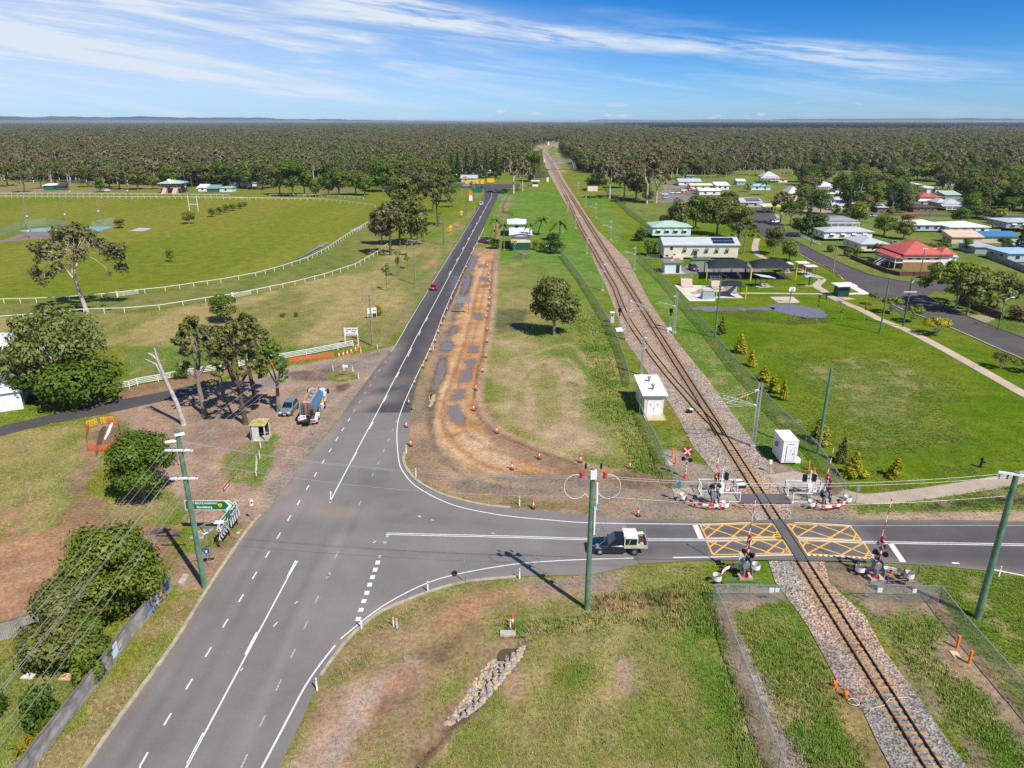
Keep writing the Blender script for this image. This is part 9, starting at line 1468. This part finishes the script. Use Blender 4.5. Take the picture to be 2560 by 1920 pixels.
def shelter(base,lb,w,d,h,tilt,m=WROOF,table=True,yaw=0.0,pink=False):
    x,y = G(*base); t = thing('picnic_shelter',lb,'shelter',(x,y,0),yaw); _m = MB(); _m.box((0,0,h),(w,d,.12),M=Matrix.Rotation(tilt,3,'Y')); _m.build('roof',m,t); _m = MB(); _m.box((0,0,.04),(w*.95,d*.9,.1)); _m.build('floor_slab',CONCR,t)
    for sx in (-1,1):
        for sy in (-1,1): _m = MB(); _m.box((sx*w*.36,sy*d*.36,h/2-.05),(.12,.12,h-.1)); _m.build('post',BROWN,t)
    if table: _m = MB(); _m.box((0,0,.75),(1.8,.75,.07)); [_m.box((0,s*.75,.45),(1.8,.3,.06)) for s in (-1,1)]; [_m.box((k,0,.38),(.1,1.4,.72)) for k in (-.6,.6)]; _m.build('table',OFFW,t)
    if pink: _m = MB(); _m.box((0,.6,1.3),(w*.5,.1,1.0)); _m.build('notice_panel',mat('panel_pink',(.5,.10,.14),.5),t)
shelter((1908,716),'open picnic shelter with a tilted pale blue white roof',4.6,3.2,2.7,.16,mat('shelter_roof',(.62,.70,.80),.4),True,.25); shelter((1963,680),'white roofed shelter over a table behind the right shade sail',3.0,3.2,2.5,0); shelter((2003,678),'white roofed shelter nearest the street',3.2,3.0,2.5,0,WROOF,False,0,True); shelter((2023,688),'white roofed shelter with a pink panel',3.2,2.6,2.6,0,WROOF,False,0,True)
x,y = G(2022,715); t = thing('park_umbrella','bent pale blue roof on a single post by the winding path','shelter',(x,y,0)); _m = MB(); [_m.box((s*.6,0,2.55),(1.3,1.6,.07),M=Matrix.Rotation(s*.22,3,'Y')) for s in (-1,1)]; _m.build('roof',mat('pale_blue_sheet',(.5,.62,.72),.4),t); _m = MB(); _m.box((0,0,1.25),(.2,.2,2.5)); _m.build('post',DKTRIM,t); _m = MB(); _m.box((0,0,.04),(2.0,1.4,.1)); _m.build('floor_slab',CONCR,t)
x,y = G(2094,742); t = thing('bus_shelter','dark teal bus shelter with a big white tilted roof','bus shelter',(x,y,0),.12); _m = MB(); _m.box((1.4,.1,1.2),(2.8,.1,2.3)); _m.box((0,1,1.2),(.1,2,2.3)); _m.box((1.4,1.9,1.2),(2.8,.1,2.3)); _m.build('walls',mat('shelter_teal',(.015,.06,.065),.3),t); _m = MB(); _m.box((1.8,.9,2.75),(5.0,3.4,.15),M=Matrix.Rotation(.06,3,'X')); _m.build('roof',WROOF,t); _m = MB(); _m.box((1.4,1.4,.5),(2.2,.4,.08)); _m.build('bench',TIMB,t); _m = MB(); _m.box((3.2,.5,1.3),(.1,.1,2.6)); _m.build('post',STEEL,t)
x,y = G(1974,756); t = thing('basketball_hoop','white basketball backboard on a curved dark pole','basketball hoop',(x,y,0)); h = HT(y,716); _m = MB(); _m.tube([(0,0,0),(.05,0,h*.6),(.0,-.2,h*.8),(-.1,-.7,h-.7)],.09,8); _m.build('pole',mat('hoop_pole',(.05,.08,.10),.4),t); _m = MB(); _m.prism([(-.75,-.35),(-.6,-.5),(.6,-.5),(.75,-.35),(.75,.3),(.5,.52),(-.5,.52),(-.75,.3)],'y',-.8,-.72,(-.1,0,h-.5)); bb = _m.build('backboard',WHITE,t); _m = MB(); [_m.bar(a_,b_,.05) for a_,b_ in (((-.35,-.83,h-.75),(.15,-.83,h-.75)),((-.35,-.83,h-.4),(.15,-.83,h-.4)),((-.35,-.83,h-.75),(-.35,-.83,h-.4)),((.15,-.83,h-.75),(.15,-.83,h-.4)))]; _m.build('target_square',BLKS,bb); _m = MB(); _m.tube([(-.1+.23*math.cos(a),-1.1+.23*math.sin(a),h-.85) for a in [2*PI*i/14 for i in range(15)]],.02,6); _m.build('ring',ORANGE,bb); _m = MB(); _m.box((0,0,1.0),(.24,.24,.02)); _m.build('pole_band',BLACK,t)
RAMP = mat('ramp_ply',(.46,.36,.28),.7,var=.12,scale=1.5); RSIDE = mat('ramp_side',(.27,.36,.40),.6,var=.1)
def ramp(base,lb,w,L,h,yaw,rail=True,side=RSIDE,z=.03):
    x,y = G(*base); t = thing('skate_ramp',lb,'skate ramp',(x,y,z),yaw); n = 10; pr = [(L*(i/n),h*(1-math.sqrt(max(0,1-(i/n)**2)))) for i in range(n+1)]; _m = MB(); _m.prism(pr+[(L+1.1,h),(L+1.1,0)],'y',-w/2,w/2); _m.build('side_body',side,t); _m = MB(); vs = [(a,s*w/2*.99,b+.012) for a,b in pr for s in (-1,1)]+[(L+1.1,s*w/2*.99,h+.012) for s in (-1,1)]; _m.add(vs,[(2*i,2*i+1,2*i+3,2*i+2) for i in range(n+1)],True); _m.build('riding_surface',RAMP,t)
    if rail: _m = MB(); zt = h+1.15; P = [(L+.1,-w/2),(L+1.05,-w/2),(L+1.05,w/2),(L+.1,w/2)]; [_m.bar((*a,z_),(*b,z_),.06) for a,b in zip(P[:-1],P[1:]) for z_ in (h+.5,zt)]; [_m.bar((*p,h),(*p,zt),.06) for p in P]; [_m.bar((L+1.05,-w/2+w*i/10,h),(L+1.05,-w/2+w*i/10,zt),.025) for i in range(11)]; _m.build('guard_rail',STEEL,t)
    return t
ramp((1720,719),'quarter pipe with a railed deck at the back corner of the skate slab',2.9,2.2,1.7,PI/2); ramp((1759,741),'blue sided quarter pipe seen from behind at the front of the skate slab',3.0,1.8,1.7,-PI/2+.15); ramp((1806,733),'wide quarter pipe with a railed deck under the small sail',3.2,2.4,1.7,.6); ramp((1797,724),'second quarter pipe joined at the back of the wide one',2.6,2.2,1.6,PI/2+.1); t = ramp((1727,733),'low wooden fun box in the middle of the skate slab',2.6,2.2,.75,.0,False,RAMP)
for b,lb in (((2065,748),'short dark bollard where the thin path meets the winding one'),):
    x,y = G(*b); t = thing('bollard',lb,'bollard',(x,y,0)); _m = MB(); _m.box((0,0,.6),(.25,.25,1.2)); _m.build('body',DKTRIM,t); _m = MB(); _m.box((0,0,1.22),(.28,.28,.06)); _m.build('cap',DKTRIM,t)
# the dead tree, the brush heap and other single pieces
x,y = G(460,1062); t = thing('dead_tree','bare dead tree trunk with broken limbs beside the gravel','dead tree',(x,y,0)); h = HT(y,870); _m = MB(); q = wid(1,(460,1062)); _m.tube([(0,0,-.2),(0,0,.3),(-.5,0,h*.3),(-1.5,0,h*.62),(-2.05,0,h*.86),(-2.2,0,h)],[.48,.36,.30,.25,.17,.10],9); _m.tube([(-2.0,0,h*.84),(-2.6,.1,h*.90),(-3.2,.1,h*.93)],[.17,.15,.13],7); _m.tube([(-1.1,0,h*.5),(-1.9,0,h*.66),(-2.4,0,h*.80),(-3.2,.1,h*.83),(-3.8,.1,h*.86)],[.2,.14,.1,.08,.04],7); _m.build('trunk',mat('dead_wood',(.40,.36,.34),.9,var=.3,scale=1.5,bump=.4),t)
_rg2 = random.Random(3); x,y = G(1305,643); t = thing('brush_heap','grey heap of cut branches on the grass in front of the gabled house','brush heap',(x,y,0)); _m = MB()
for i in range(110): a = _rg2.random()*6.28; r = _rg2.random()*2.6; c = Vector((r*math.cos(a),r*.8*math.sin(a),.9*(1-r/2.8)+.1)); d = Vector((_rg2.gauss(0,1),_rg2.gauss(0,1),_rg2.gauss(0,.45))).normalized()*(.6+.7*_rg2.random()); _m.tube([c-d,c+d],[.06,.025],5,caps=False)
_m.build('branches',mat('brush_grey',(.26,.22,.19),.9,var=.4),t)
def strappy(pts,lb):
    W = resample(GP(pts),.7); o = W[0]; t = thing('strap_leaf_plants',lb,'plants',o); V = []; rg = np.random.default_rng(4)
    for p in W:
        for k in range(34): a = rg.random()*6.28; L = .5+.5*rg.random(); b = np.array((p[0]-o[0]+rg.normal()*.2,p[1]-o[1]+rg.normal()*.2,0)); m1 = b+np.array((math.cos(a)*L*.35,math.sin(a)*L*.35,L*.9)); e = b+np.array((math.cos(a)*L*.9,math.sin(a)*L*.9,L*.7)); s = np.array((-math.sin(a),math.cos(a),0))*.05; V += [b-s,b+s,m1+s,m1-s,m1-s,m1+s,e+s*.2,e-s*.2]
    obj('leaves',quads_mesh('leaves',np.array(V),LEAF['gold']),t)
strappy([(138,1798),(112,1830),(90,1856),(66,1882)],'row of yellow strap leaved plants along the inside of the paling fence')
for b,m_,s,lb in (((72,1692),OFFW,.5,'small pale paving slab on the yard lawn'),((170,1694),mat('slab_tan',(.60,.42,.24),.8),.6,'small tan paving slab beside the yard bushes')):
    x,y = G(*b); _m = MB(); _m.prism([(-s,-s*.5),(s*.8,-s*.6),(s,s*.4),(-s*.7,s*.6)],'z',0,.12); o = _m.build('paving_slab',m_); o.location = (x,y,0); tag(o,lb,'slab')

# ---- the air
HZ,_N,_L,_b = nodes_of('haze'); _N.remove(_b); _v = _N.new('ShaderNodeVolumePrincipled'); _v.inputs['Color'].default_value = (.78,.88,1.0,1); _v.inputs['Density'].default_value = 6e-5; _v.inputs['Anisotropy'].default_value = .2; _L.new(_v.outputs[0],_N['Material Output'].inputs['Volume'])
_m = MB(); _m.box((0,8000,22.0),(33000,16400,48.0)); _o = _m.build('haze',HZ); stuff(_o)
